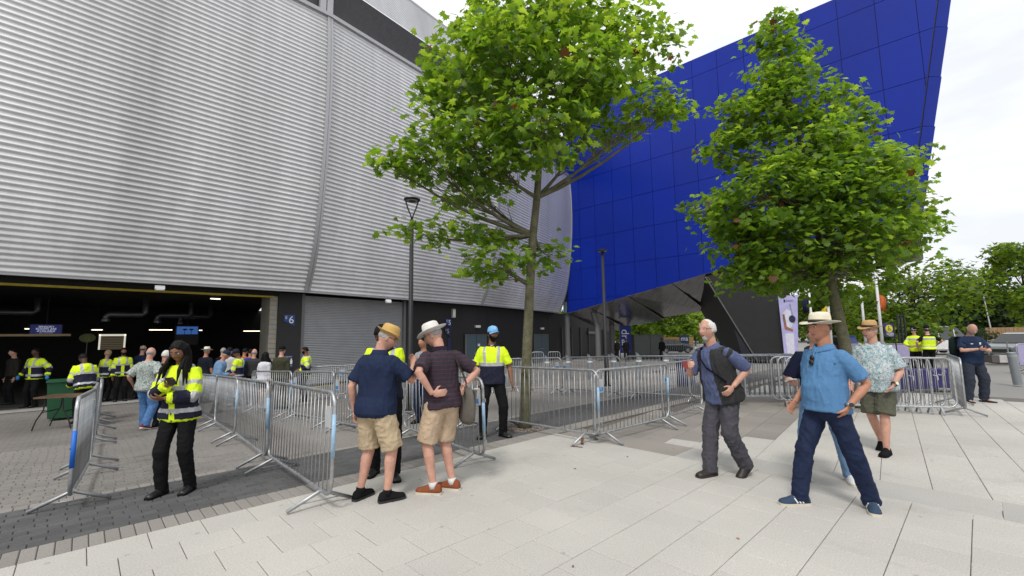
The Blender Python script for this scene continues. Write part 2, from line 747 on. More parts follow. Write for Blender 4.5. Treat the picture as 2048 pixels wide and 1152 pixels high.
for i in range(3):
    V, F = [], []
    n = len(lq)
    for e in (i, i + 1):
        p, nn = plan_pt(e), plan_n(e)
        t = (plan_pt(i + 1) - plan_pt(i)).normalized()
        p = p + t * (0.08 if e == i else -0.10)
        d = oq + wave(lq) * tz
        z = zq - wave(lq) * to
        for k in range(n):
            q = p + nn * d[k]
            V.append(uvp(q.x, q.y, z[k]))
    F = [(k, n + k, n + k + 1, k + 1) for k in range(n - 1)]
    mesh_obj('cladding_panel', V, F, silver, stand, smooth=True)
    # narrow metal edge at the foot of the cladding
    a, b = plan_pt(i), plan_pt(i + 1)
    mb = MB()
    na, nb_ = plan_n(i), plan_n(i + 1)
    mb.rings([[uvp(*(a + na * 0.05), 3.56), uvp(*(a + na * 0.05), 3.64), uvp(*(a - na * 0.1), 3.64), uvp(*(a - na * 0.1), 3.56)],
              [uvp(*(b + nb_ * 0.05), 3.56), uvp(*(b + nb_ * 0.05), 3.64), uvp(*(b - nb_ * 0.1), 3.64), uvp(*(b - nb_ * 0.1), 3.56)]])
    mb.obj('drip_edge', trim_m, stand)
for e in (1, 2, 3):                              # cover strips over the joints
    p, nn = plan_pt(e), plan_n(e)
    t = Vector((-nn.y, nn.x))
    for s0, s1 in ((-0.14, -0.008), (0.008, 0.10)):
        rings = []
        for k in list(range(0, len(lq), 12)) + [len(lq) - 1]:
            r_ = []
            for s_, dd in ((s0, 0.0), (s1, 0.0), (s1, 0.06), (s0, 0.06)):
                q = p + t * s_ + nn * (oq[k] + dd)
                r_.append(uvp(q.x, q.y, zq[k]))
            rings.append(r_)
        MB().rings(rings).obj('cover_strip', trim_m, stand)
# louvre band, parapet and upper cladding
for i in range(3):
    a, b = plan_pt(i), plan_pt(i + 1)
    na, nb_ = plan_n(i), plan_n(i + 1)

    def fp(e, d, z):
        p, nn = (a, na) if e == 0 else (b, nb_)
        q = p + nn * d
        return uvp(q.x, q.y, z)
    mb = MB()
    mb.rings([[fp(0, 1.42, 15.3), fp(0, 1.42, 15.46), fp(0, 0.9, 15.46), fp(0, 0.9, 15.3)],
              [fp(1, 1.42, 15.3), fp(1, 1.42, 15.46), fp(1, 0.9, 15.46), fp(1, 0.9, 15.3)]])
    mb.obj('ledge', trim_m, stand)
    mb = MB()
    z = 15.5
    while z < 17.35:
        mb.quad(fp(0, 1.00, z), fp(1, 1.00, z), fp(1, 1.05, z + 0.07), fp(0, 1.05, z + 0.07))
        z += 0.11
    lo = mb.obj('louvre', mat('louvre slat', (0.13, 0.13, 0.135), 0.5, metal=0.0), stand)
    MB().quad(fp(0, 0.9, 15.4), fp(1, 0.9, 15.4), fp(1, 0.9, 17.5), fp(0, 0.9, 17.5)).obj('louvre_backing', black_m, stand)
    V, F = [], []
    ls = np.linspace(0, 2.3, 2 + int(2.3 / 0.012))
    for e in (0, 1):
        for l_ in ls:
            V.append(fp(e, 1.05 - l_ * 0.25 + 0.018 * math.sin(2 * math.pi * l_ / 0.12), 17.4 + l_))
    n = len(ls)
    F = [(k, n + k, n + k + 1, k + 1) for k in range(n - 1)]
    mesh_obj('upper_cladding', V, F, silver, stand, smooth=True)
    mb = MB()
    mb.rings([[fp(0, 0.5, 19.68), fp(0, 0.5, 19.8), fp(0, 0.1, 19.8), fp(0, 0.1, 19.68)],
              [fp(1, 0.5, 19.68), fp(1, 0.5, 19.8), fp(1, 0.1, 19.8), fp(1, 0.1, 19.68)]])
    mb.obj('coping', trim_m, stand)
p, nn = plan_pt(1), plan_n(1)
mb = MB()
t = Vector((-nn.y, nn.x))
for s0 in (-0.42, -0.12):
    q0, q1 = p + t * s0 + nn * 1.1, p + t * (s0 + 0.26) + nn * 1.1
    q2, q3 = p + t * (s0 + 0.26) + nn * 1.25, p + t * s0 + nn * 1.25
    mb.rings([[uvp(q.x, q.y, z) for q in (q0, q1, q2, q3)] for z in (15.47, 17.6)])
mb.obj('louvre_post', trim_m, stand)

# ground-floor wall behind the cladding
WALL = [(5.73, 19.95), (6.66, 19.95), (17.7, 21.75), (29.6, 25.4)]


def wseg(i, s, d=0.0, z=0.0):
    a, b = Vector(WALL[i]), Vector(WALL[i + 1])
    t = (b - a).normalized()
    q = a + (b - a) * s + Vector((t.y, -t.x)) * d
    return uvp(q.x, q.y, z)


def wslab(name, i, s0, s1, z0, z1, d0, d1, m, parent):
    return MB().rings([[wseg(i, s, d0, z0), wseg(i, s, d0, z1), wseg(i, s, d1, z1), wseg(i, s, d1, z0)] for s in (s0, s1)]
                      ).obj(name, m, parent)


wslab('pier', 0, 0.0, 1.0, -0.42, 3.56, 0.05, -0.6, darkwall, stand)
# brick wall with mortar beds as real courses
for i, s0, s1 in ((1, 0.5, 0.91), (1, 0.91, 1.0), (2, 0.0, 1.0)):
    wslab('wall', i, s0, s1, -0.42, 3.56, 0.0, -0.5, darkwall, stand)
mb = MB()
for i, s0, s1 in ((1, 0.502, 0.905), (2, 0.095, 0.645), (2, 0.865, 0.998)):
    z = -0.4
    while z < 3.5:
        mb.rings([[wseg(i, s, 0.001, z), wseg(i, s, 0.001, z + 0.065), wseg(i, s, 0.012, z + 0.065), wseg(i, s, 0.012, z)] for s in (s0, s1)])
        z += 0.075
cs = mb.obj('brick_course', darkwall, stand)
cs['kind'] = 'stuff'
# black backing added behind the ground-floor wall to stop sky light leaking in
MB().rings([[uvp(5.9, 20.7, z), uvp(6.6, 20.7, z), uvp(17.7, 22.5, z), uvp(29.8, 26.2, z), uvp(29.8, 27.2, z), uvp(17.7, 23.5, z), uvp(6.6, 21.7, z), uvp(5.9, 21.7, z)] for z in (-0.42, 15.0)]).obj('wall_backing', black_m, stand)
# soffit between wall and cladding
V = [uvp(-16, 18.8, 3.585), uvp(6.66, 19.38, 3.585), uvp(17.7, 21.2, 3.585), uvp(29.3, 24.8, 3.585),
     uvp(-16, 20.6, 3.59), uvp(6.66, 20.6, 3.59), uvp(17.7, 22.2, 3.59), uvp(29.6, 25.8, 3.59)]
mesh_obj('soffit', V, [(k, k + 1, k + 5, k + 4) for k in range(3)], black_m, stand)
# entrance opening: lintel, yellow edge, jamb
mb = MB()
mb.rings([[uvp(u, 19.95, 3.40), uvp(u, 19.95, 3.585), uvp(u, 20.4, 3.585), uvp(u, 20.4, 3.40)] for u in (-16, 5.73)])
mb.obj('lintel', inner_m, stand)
mb = MB()
mb.rings([[uvp(u, 19.92, 3.33), uvp(u, 19.92, 3.40), uvp(u, 20.05, 3.40), uvp(u, 20.05, 3.33)] for u in (-16, 5.55)])
mb.obj('yellow_edge', yellow_m, stand)
mb = MB()
mb.rings([[uvp(5.43, 19.97, z), uvp(5.72, 19.97, z), uvp(5.72, 21.2, z), uvp(5.43, 21.2, z)] for z in (-0.42, 3.39)])
mb.obj('door_jamb', mat('cream jamb tile', (0.30, 0.28, 0.23), 0.5, var=0.1), stand)
for k in range(19):
    z = -0.3 + k * 0.195
    MB().box(uvp(5.575, 19.966, z), (0.29, 0.012, 0.008), Matrix.Rotation(UANG, 3, 'Z')).obj('tile_joint', black_m, stand)
mb = MB()
mb.rings([[uvp(u, 19.7, -0.41), uvp(u, 19.72, -0.36), uvp(u, 20.1, -0.36), uvp(u, 20.1, -0.41)] for u in (-16, 5.43)])
mb.obj('threshold', mat('concrete threshold', (0.3, 0.29, 0.27), 0.9), stand)
# roller shutter between the pier and the brick wall
prof = []
z = -0.40
V, F = [], []
zz = np.linspace(-0.40, 3.5, 52 * 6 + 1)
for s in (0.005, 0.492):
    for z in zz:
        V.append(wseg(1, s, -0.10 + 0.014 * abs(math.sin(math.pi * (z + 0.4) / 0.075)), z))
n = len(zz)
shutter = mesh_obj('roller_shutter', V, [(k, n + k, n + k + 1, k + 1) for k in range(n - 1)], shut_m, stand)
for s in (0.0, 0.49):
    wslab('shutter_guide', 1, s, s + 0.012, -0.42, 3.56, 0.03, -0.15, steel_p, stand)
wslab('shutter_base', 1, 0.005, 0.49, -0.415, -0.33, -0.05, -0.2, black_m, stand)
wslab('yellow_line', 1, 0.0, 0.49, -0.42, -0.405, 0.22, 0.12, mat('road yellow', (0.6, 0.42, 0.02), 0.7, var=0.3, scale=20), stand)
# doors
for i, s0, s1 in ((2, -0.085, 0.085), (2, 0.655, 0.855)):
    mid = (s0 + s1) / 2
    for a, b in ((s0, mid - 0.002), (mid + 0.002, s1)):
        d = wslab('door', i, a, b, -0.40, 1.72, 0.03, -0.06, door_m, stand)
        c = (wseg(i, mid + (0.012 if a < mid - 0.01 and b < mid else 0.012), 0.06, 0.6))
        hb = MB().box(wseg(i, (b if b < mid else a) + (-0.012 if b < mid else 0.012), 0.06, 0.62), (0.12, 0.04, 0.03), Matrix.Rotation(UANG, 3, 'Z'))
        attach(hb.obj('handle', trim_m), d)
    for a, b, z0, z1 in ((s0 - 0.006, s0, -0.42, 1.78), (s1, s1 + 0.006, -0.42, 1.78), (s0, s1, 1.73, 1.78)):
        wslab('door_frame', i, a, b, z0, z1, 0.05, -0.05, steel_p, stand)
for k_, zz_ in ((0.0, 1.12), (0.0, 0.92)):
    wslab('door_notice', 2, 0.012, 0.032, zz_ - 0.08, zz_ + 0.08, 0.034, 0.03, signblue if zz_ < 1 else white_m, stand)
# bulkhead lamps and flood lights
def wall_lamp(i, s, z, wdt, hgt, dpt, label, tilt=0):
    c = wseg(i, s, dpt / 2 + 0.01, z)
    t = thing('wall_light', label, 'wall light', c, UANG, 'lights on the stand wall')
    MB().box((0, 0, 0), (wdt, dpt, hgt)).obj('housing', mat('lamp housing', (0.35, 0.35, 0.33), 0.5), t, False)
    MB().box((0, -dpt / 2 - 0.01, 0), (wdt * 0.86, 0.02, hgt * 0.8)).obj('lens', mat('frosted lens', (0.62, 0.62, 0.58), 0.3), t, False)
    MB().box((0, dpt / 2 + 0.005, 0), (wdt * 0.5, 0.02, hgt * 0.5)).obj('bracket', steel_p, t, False)


wall_lamp(1, 0.812, 3.02, 0.22, 0.52, 0.16, 'tall pale wall light box high beside the E5 sign')
wall_lamp(2, 0.003, 2.27, 0.42, 0.16, 0.14, 'small bulkhead light above the double door by the E5 sign')
wall_lamp(2, 0.755, 2.23, 0.42, 0.16, 0.14, 'small bulkhead light above the farther double door')
for (u, v, z), lab in (((1.78, 19.25, 3.42), 'square white floodlight under the cladding above the entrance'),
                       ((10.6, 19.75, 3.40), 'square white floodlight under the cladding above the roller shutter')):
    t = thing('flood_light', lab, 'floodlight', uvp(u, v, z), UANG, 'floodlights under the cladding')
    MB().box((0, 0, 0), (0.27, 0.1, 0.15), Matrix.Rotation(R(-35), 3, 'X')).obj('housing', white_m, t, False)
    MB().tube([(0, 0.03, 0), (0, 0.06, 0.17)], 0.02).obj('bracket', steel_p, t, False)
    MB().box((0, -0.05, -0.03), (0.22, 0.02, 0.11), Matrix.Rotation(R(-35), 3, 'X')).obj('lens', mat('lamp glass', (0.7, 0.72, 0.75), 0.2), t, False)

# gate signs
def gate_sign(i, s, z, txt, label, small='E'):
    c = wseg(i, s, 0.07, z)
    a, b = Vector(WALL[i]), Vector(WALL[i + 1])
    tdir = (b - a).normalized()
    X = UD * tdir.x + VD * tdir.y
    Z = Vector((0, 0, 1))
    nrm = X.cross(Z)
    t = thing('gate_sign', label, 'sign', c, 0, 'gate number signs')
    outl = [(-0.21, 0.22), (0.21, 0.22), (0.21, -0.25), (-0.21, -0.04)]
    MB().poly([c + X * x + Z * y for x, y in outl], -nrm * 0.03).obj('board', signblue, t)
    text_obj('lettering', txt, 0.42, white_m, frame(c + X * 0.07 + nrm * 0.004, X, Z), t)
    text_obj('lettering', small, 0.17, white_m, frame(c - X * 0.13 + Z * 0.1 + nrm * 0.004, X, Z), t)
    return c, X, Z, nrm


c, X, Z, nrm = gate_sign(0, 0.48, 2.42, '6', 'blue gate sign reading E 6 on the pier beside the entrance')
t = thing('pier_panel', 'tall dark navy panel with a white letter e under the E 6 sign', 'sign', c - Z * 1.3)
MB().poly([c + X * x + Z * y - nrm * 0.03 for x, y in ((-0.21, -0.3), (0.21, -0.42), (0.21, -2.3), (-0.21, -2.3))], -nrm * 0.02).obj('board', signnavy, t)
text_obj('lettering', 'e', 0.26, white_m, frame(c - X * 0.1 - Z * 1.30 - nrm * 0.026, X, Z), t)
t = thing('distance_sign', 'navy keep-distance sign with two white figures and arrow, low on the pier', 'sign', c - Z * 1.75)
cc = c - Z * 1.72 + nrm * 0.0
MB().poly([cc + X * x + Z * y for x, y in ((-0.2, -0.28), (0.2, -0.28), (0.2, 0.28), (-0.2, 0.28))], -nrm * 0.02).obj('board', signnavy, t)
for dx in (-0.13, 0.13):
    mb = MB().poly([cc + X * (dx + x) + Z * y + nrm * 0.004 for x, y in ((-0.035, -0.1), (0.035, -0.1), (0.045, 0.06), (-0.045, 0.06))], -nrm * 0.003)
    mb.poly([cc + X * (dx + 0.03 * math.cos(q)) + Z * (0.1 + 0.03 * math.sin(q)) + nrm * 0.004 for q in np.linspace(0, 2 * math.pi, 10)[:-1]], -nrm * 0.003)
    mb.obj('figure', white_m, t)
mb = MB().poly([cc + X * x + Z * y + nrm * 0.004 for x, y in ((-0.07, 0), (-0.03, 0.035), (-0.03, 0.01), (0.03, 0.01), (0.03, 0.035), (0.07, 0), (0.03, -0.035), (0.03, -0.01), (-0.03, -0.01), (-0.03, -0.035))], -nrm * 0.003)
mb.obj('arrow', white_m, t)
text_obj('lettering', 'PLEASE KEEP', 0.05, white_m, frame(cc + Z * 0.2 + nrm * 0.003, X, Z), t)
text_obj('lettering', 'YOUR DISTANCE', 0.045, white_m, frame(cc - Z * 0.17 + nrm * 0.003, X, Z), t)
c, X, Z, nrm = gate_sign(1, 0.78, 2.46, '5', 'blue gate sign reading E 5 on the dark wall')
t = thing('gate_sign', 'dark navy sign reading 5 just under the E 5 sign', 'sign', c - Z * 0.5, 0, 'gate number signs')
c2 = c - Z * 0.5 - X * 0.05
MB().poly([c2 + X * x + Z * y for x, y in ((-0.24, 0.2), (0.18, 0.2), (0.18, -0.3), (-0.24, -0.05))], -nrm * 0.03).obj('board', signnavy, t)
text_obj('lettering', '5', 0.36, mat('dim white', (0.4, 0.42, 0.48), 0.5), frame(c2 + nrm * 0.004, X, Z), t)
text_obj('lettering', 'E', 0.15, mat('dim white', (0.4, 0.42, 0.48), 0.5), frame(c2 - X * 0.17 + Z * 0.08 + nrm * 0.004, X, Z), t)
t = thing('wall_panel', 'tall plain navy panel on the dark wall under the E 5 sign', 'sign', c - Z * 1.6)
MB().poly([c + X * x + Z * y - nrm * 0.02 for x, y in ((-0.05, -0.85), (0.21, -0.9), (0.21, -2.5), (-0.05, -2.5))], -nrm * 0.02).obj('board', signnavy, t)

# entrance hall behind the opening
hall = thing('entrance_hall', None, None, uvp(-4, 28, -0.42), kind='structure')
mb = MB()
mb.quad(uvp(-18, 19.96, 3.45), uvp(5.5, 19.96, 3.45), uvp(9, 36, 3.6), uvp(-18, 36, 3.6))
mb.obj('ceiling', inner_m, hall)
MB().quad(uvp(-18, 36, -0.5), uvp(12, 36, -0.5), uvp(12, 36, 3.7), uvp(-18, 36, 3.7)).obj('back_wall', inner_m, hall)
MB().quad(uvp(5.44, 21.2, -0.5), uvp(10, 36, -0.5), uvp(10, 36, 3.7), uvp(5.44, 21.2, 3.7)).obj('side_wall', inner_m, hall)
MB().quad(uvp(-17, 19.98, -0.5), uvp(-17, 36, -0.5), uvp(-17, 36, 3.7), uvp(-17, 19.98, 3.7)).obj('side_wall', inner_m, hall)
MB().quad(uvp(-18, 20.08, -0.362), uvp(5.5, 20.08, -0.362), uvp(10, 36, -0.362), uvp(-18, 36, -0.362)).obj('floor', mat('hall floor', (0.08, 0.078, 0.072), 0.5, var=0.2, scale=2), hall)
pipe_m = mat('galvanised duct', (0.16, 0.16, 0.165), 0.4, metal=0.7)
for u0, v0, z0, w_ in ((-3.6, 24, 2.75, 'leftmost'), (-2.6, 26, 2.8, 'second from the left'), (0.6, 24, 2.7, 'middle one'), (2.3, 25, 2.75, 'second from the cream jamb'), (3.4, 27, 2.8, 'nearest the cream jamb')):
    mb = MB()
    pts = [uvp(u0, v0, 2.45), uvp(u0, v0, z0 - 0.08), uvp(u0 + 0.08, v0, z0), uvp(u0 + 1.1, v0, z0), uvp(u0 + 1.2, v0, z0 + 0.1), uvp(u0 + 1.2, v0, 3.4)]
    t = thing('ceiling_duct', 'bent metal duct under the dark hall ceiling, ' + w_, 'duct', uvp(u0, v0, 2.45), group='ducts in the entrance hall')
    mb.tube(pts, 0.11, 10).obj('duct_run', pipe_m, t, smooth=True)
    MB().tube([uvp(u0, v0, 2.42), uvp(u0, v0, 2.5)], 0.14, 10).obj('duct_end', pipe_m, t)
for u0, u1, v0, z0, lab in ((0.25, 0.62, 28, 2.16, 'short lit strip lamp near the round green sign'), (2.3, 3.2, 28, 2.16, 'long lit strip lamp in the middle of the hall'),
                            (3.95, 4.45, 28, 2.14, 'lit strip lamp showing right of the hall screen'), (6.35, 7.15, 28, 2.10, 'lit strip lamp nearest the cream door jamb'),
                            (-1.82, -1.66, 28, 2.2, 'tiny lit lamp left of the blue notice screen'), (3.75, 4.1, 22.2, 3.36, 'small warm lamp close under the hall ceiling')):
    t = thing('strip_lamp', lab, 'lamp', uvp((u0 + u1) / 2, v0, z0), UANG, 'strip lamps in the hall')
    MB().box((0, 0, 0), (u1 - u0, 0.06, 0.035)).obj('tube', lamp_e, t, False)
    MB().box((0, 0.02, 0.045), (u1 - u0 + 0.06, 0.09, 0.04)).obj('fitting', black_m, t, False)
    MB().tube([(0, 0.02, 0.06), (0, 0.02, 3.45 - z0)], 0.012).obj('rod', black_m, t, False)


def screen(u, v, z, wd, hg, m, label):
    t = thing('hall_screen', label, 'screen', uvp(u, v, z), UANG)
    MB().box((0, 0.04, 0), (wd + 0.06, 0.06, hg + 0.06)).obj('casing', black_m, t, False)
    MB().box((0, 0.0, 0), (wd, 0.012, hg)).obj('panel', m, t, False)
    MB().tube([(0, 0.06, hg / 2), (0, 0.06, 3.5 - z)], 0.025).obj('hanger', black_m, t, False)
    return t


scr_b = mat('navy lit screen', (0.006, 0.010, 0.085), 0.4, emit=0.45, var=0.05)
t = screen(-1.1, 26, 2.1, 0.88, 0.45, scr_b, 'navy screen reading SENSORY ROOMS ARE AVAILABLE in the hall')
scr_w = mat('screen lettering', (0.55, 0.58, 0.7), 0.4, emit=0.5)
for k, s_ in enumerate(('SENSORY', 'ROOMS ARE', 'AVAILABLE')):
    text_obj('lettering', s_, 0.105, scr_w, Matrix.Translation((0, -0.012, 0.14 - k * 0.085)) @ Matrix.Rotation(R(90), 4, 'X'), t, world=False)
text_obj('lettering', 'speak to a member of staff', 0.035, scr_w, Matrix.Translation((0, -0.012, -0.1)) @ Matrix.Rotation(R(90), 4, 'X'), t, world=False)
for k in range(3):
    MB().ball((-0.1 + k * 0.1, -0.01, -0.17), (0.03, 0.006, 0.014)).obj('emblem', scr_w, t, False)
t = screen(3.55, 26, 1.87, 0.86, 0.85, black_m, 'tall dark hall screen with a blue sky scene in its top half')
MB().box((0, -0.011, 0.23), (0.82, 0.01, 0.36)).obj('picture', mat('sky picture', (0.03, 0.10, 0.33), 0.4, emit=0.55, var=0.5, scale=5), t, False)
for k in range(2):
    MB().tube([(-0.1 + 0.25 * k, -0.018, 0.05), (-0.1 + 0.25 * k, -0.018, 0.25)], 0.01).ball((-0.1 + 0.25 * k, -0.018, 0.27), (0.09, 0.004, 0.04)).obj('palm_shape', black_m, t, False)
t = thing('round_sign', 'round dark green sign on a thin stem in the hall', 'sign', uvp(0.12, 24, -0.36), UANG)
MB().tube([(0, 0.02, 0), (0, 0.02, 2.1)], 0.012).obj('stem', steel_p, t, False)
MB().rings([[(0.24 * math.cos(q), y, 2.13 + 0.17 * math.sin(q)) for q in np.linspace(0, 2 * math.pi, 25)[:-1]] for y in (-0.02, 0.02)]).obj('board', mat('dull green board', (0.07, 0.085, 0.01), 0.6), t, False)
text_obj('lettering', '@', 0.2, mat('dull olive', (0.13, 0.15, 0.03), 0.6), Matrix.Translation((0, -0.025, 2.13)) @ Matrix.Rotation(R(90), 4, 'X'), t, world=False)
# lit kiosk window and doorway glow at the back
t = thing('kiosk_window', 'pale lit kiosk hatch with slatted shutter at the back of the hall', 'kiosk', uvp(1.2, 34, 0.8), UANG)
MB().box((0, 0, 0.75), (0.95, 0.05, 0.75)).obj('shutter', mat('warm slats', (0.10, 0.08, 0.05), 0.6, emit=0.5), t, False)
MB().box((0, -0.02, 1.18), (1.15, 0.06, 0.1)).box((-0.53, -0.02, 0.8), (0.08, 0.06, 0.85)).box((0.53, -0.02, 0.8), (0.08, 0.06, 0.85)).obj('lit_surround', mat('lit white frame', (0.75, 0.72, 0.62), 0.5, emit=0.6), t, False)
mb = MB()
for k in range(7):
    mb.box((0, -0.035, 0.45 + k * 0.1), (0.9, 0.015, 0.03))
mb.obj('slats', black_m, t, False)
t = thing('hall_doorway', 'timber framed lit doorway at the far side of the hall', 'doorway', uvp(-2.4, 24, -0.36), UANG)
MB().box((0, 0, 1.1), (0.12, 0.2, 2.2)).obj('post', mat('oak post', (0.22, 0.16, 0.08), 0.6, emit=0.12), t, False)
MB().box((1.0, 0.05, 2.25), (2.1, 0.12, 0.08)).obj('lintel', mat('oak post', (0.2, 0.15, 0.08), 0.6), t, False)
MB().box((-0.9, 0.4, 1.7), (1.3, 0.06, 0.55)).obj('lit_poster', mat('warm lit poster', (0.30, 0.17, 0.10), 0.6, emit=0.35, var=0.7, scale=4), t, False)

# ================================================================== glazed link and the blue building
link = thing('glazed_link', 'narrow teal glazed strip between silver cladding and blue building', 'building', uvp(29.6, 24.8, 3.5))
for k in range(6):
    z0 = 3.6 + k * 2.6
    for z1, z2, m, nm in ((z0, z0 + 0.9, spandrel, 'panel'), (z0 + 0.95, z0 + 2.52, glass_m, 'pane')):
        MB().rings([[uvp(29.7, v_, z) for v_ in (24.1, 24.62)] + [uvp(29.9, v_, z) for v_ in (24.62, 24.1)] for z in (z1, z2)]).obj(nm, m, link)
    MB().box(uvp(29.72, 24.36, z0 - 0.03), (0.1, 0.56, 0.05), Matrix.Rotation(UANG, 3, 'Z')).obj('transom', trim_m, link)
MB().box(uvp(29.85, 24.36, 11), (0.1, 0.6, 15), Matrix.Rotation(UANG, 3, 'Z')).obj('mullion', steel_p, link)

blue_m = mat('cobalt blue panel', (0.002, 0.018, 0.25), 0.34, var=0.03, scale=1.5, coord='World', tint=0.06, big=0.10, bigscale=0.15, spec=0.22)
blueb = thing('blue_building', 'huge cobalt blue panelled wedge-shaped building overhanging the plaza', 'building', uvp(30, 10, 0))
BU0, BK = 29.6, 0.055


def bp(v, z, d=0.0):
    """Point of the blue face at v, z, pushed d behind the face."""
    return uvp(BU0 + (24.2 - v) * BK + d, v, z)


ZT, ZB0, ZBK = 21.2, 3.5, 0.187         # top edge; bottom edge z = ZB0 + (24.2 - v) * ZBK
def zbot(v):
    return ZB0 + (24.2 - v) * ZBK


# fold line (v at height z) and silhouette
def vfold(z):
    return 1.92 - (z - 8.1) * 0.178


OUT = [(24.2, ZB0), (24.2, ZT), (vfold(ZT), ZT), (vfold(7.66), 7.66)]


def clip(poly, outl):
    """Sutherland-Hodgman against a convex outline (clockwise or not)."""
    area = sum(outl[i][0] * outl[(i + 1) % len(outl)][1] - outl[(i + 1) % len(outl)][0] * outl[i][1] for i in range(len(outl)))
    sg = 1 if area > 0 else -1
    for i in range(len(outl)):
        a, b = outl[i], outl[(i + 1) % len(outl)]
        f = lambda p: sg * ((b[0] - a[0]) * (p[1] - a[1]) - (b[1] - a[1]) * (p[0] - a[0]))
        res = []
        for j in range(len(poly)):
            p, q = poly[j], poly[(j + 1) % len(poly)]
            fp_, fq = f(p), f(q)
            if fp_ >= 0:
                res.append(p)
            if (fp_ >= 0) != (fq >= 0):
                t_ = fp_ / (fp_ - fq)
                res.append((p[0] + (q[0] - p[0]) * t_, p[1] + (q[1] - p[1]) * t_))
        poly = res
        if not poly:
            return []
    return poly


G = 0.014
nU = (uvp(1, BK, 0) - uvp(0, 0, 0)).normalized()
hs_ = [ZB0 - 1.5] + [4.62 + 2.545 * k for k in range(7)] + [ZT]
vs_ = [24.2 - 0.15, 22.6] + [21.1 - 1.69 * k for k in range(12)] + [0.85, -2.5]
for i in range(len(vs_) - 1):
    for j in range(len(hs_) - 1):
        c_ = clip([(vs_[i] - G, hs_[j] + G), (vs_[i] - G, hs_[j + 1] - G), (vs_[i + 1] + G, hs_[j + 1] - G), (vs_[i + 1] + G, hs_[j] + G)],
                  [(24.2, ZB0 + 0.02), (24.2, ZT), (vfold(ZT) + 0.03, ZT), (vfold(7.6) + 0.03, 7.6 + 0.05)])
        if len(c_) < 3:
            continue
        MB().poly([bp(v_, z_) for v_, z_ in c_], nU * 0.05).obj('facade_panel', blue_m, blueb)
# narrow canted strip right of the fold, its panels
for j in range(len(hs_) - 1):
    z0, z1 = max(hs_[j] + G, 7.75), hs_[j + 1] - G
    if z1 <= z0:
        continue
    f0, f1 = vfold(z0), vfold(z1)
    MB().poly([bp(f0 - 0.03, z0), bp(f1 - 0.03, z1), bp(f1 - 0.50, z1, 0.45), bp(f0 - 0.46, z0, 0.45)], nU * 0.05).obj('facade_panel', blue_m, blueb)
back = mat('blue building shell', (0.002, 0.004, 0.04), 0.5)
for z0, z1 in ((7.7, ZT),):
    MB().poly([bp(vfold(z0) + 0.3, z0, 0.07), bp(vfold(z1) + 0.3, z1, 0.07), bp(vfold(z1) - 0.05, z1, 0.09), bp(vfold(z1) - 0.48, z1, 0.52), bp(vfold(z0) - 0.44, z0, 0.52), bp(vfold(z0) - 0.05, z0, 0.09)], nU * 0.03).obj('strip_backing', back, blueb)
# shell behind the panels (joints read dark), roof, end and rear
V = [bp(24.2, ZB0, 0.08), bp(24.2, ZT, 0.08), bp(vfold(ZT), ZT, 0.08), bp(vfold(7.66), 7.66, 0.08),
     bp(24.2, ZB0 - 0.2, 5.6), bp(24.2, ZT, 12), bp(vfold(ZT) + 3.5, ZT, 12), bp(vfold(7.66) + 3.0, 7.66, 5.6)]
mesh_obj('shell', V, [(0, 1, 2, 3), (1, 5, 6, 2), (2, 6, 7, 3), (5, 4, 7, 6), (0, 4, 5, 1)], back, blueb)
# sloping metallic soffit
sof_m = mat('polished dark soffit', (0.46, 0.44, 0.43), 0.18, metal=0.9, var=0.25, scale=1.2, stretch=(6, 0.6, 1), bump=0.25, bscale=4)
vj = [24.2, 22.0, 18.4, 14.9, 11.4, 7.9, 4.4, 1.98]
for a, b in zip(vj[:-1], vj[1:]):
    MB().poly([bp(a - 0.03, zbot(a) - 0.0, 0.02), bp(b + 0.03, zbot(b), 0.02), bp(b + 0.03, zbot(b) - 1.75, 5.6), bp(a - 0.03, zbot(a) - 1.75 + 0.25, 5.6)], (0, 0, 0.05)).obj('soffit_panel', sof_m, blueb)
MB().poly([bp(24.2, zbot(24.2) + 0.0, 0.06), bp(1.98, zbot(1.98) + 0.06, 0.06), bp(1.98, zbot(1.98) - 1.55, 5.6), bp(24.2, zbot(24.2) - 1.4, 5.6)], (0, 0, 0.3)).obj('soffit_backing', black_m, blueb)
MB().poly([bp(24.2, 2.0, 5.62), bp(1.98, 6.0, 5.62), bp(1.98, 12, 5.62), bp(24.2, 12, 5.62)], nU * 0.1).obj('rear_wall', black_m, blueb)
# dark slanted support block
sup = thing('dark_support_block', 'black windowless block with slanted edge carrying the blue building', 'building', uvp(30.5, 9, 0))
MB().poly([bp(9.75, -0.1, 0.15), bp(12.6, 5.55, 0.15), bp(7.75, 6.45, 0.15), bp(7.75, -0.1, 0.15)], nU * 5.0 + VD * 3.4).obj('wall', mat('near-black cladding', (0.016, 0.015, 0.015), 0.6, var=0.15, scale=3), sup)
rail_m = mat('dark edge trim', (0.10, 0.10, 0.10), 0.4, metal=0.4)
for d_ in (0.13, 2.5):
    MB().tube([bp(9.78, -0.05, d_), bp(12.62, 5.5, d_)], 0.05).obj('edge_trim', rail_m, sup)
MB().poly([bp(9.9, 0.0, 0.12), bp(11.0, 2.0, 0.12), bp(10.95, 0.0, 1.2)], nU * 0.03).obj('raking_pane', mat('navy glass pane', (0.02, 0.022, 0.06), 0.15), sup)
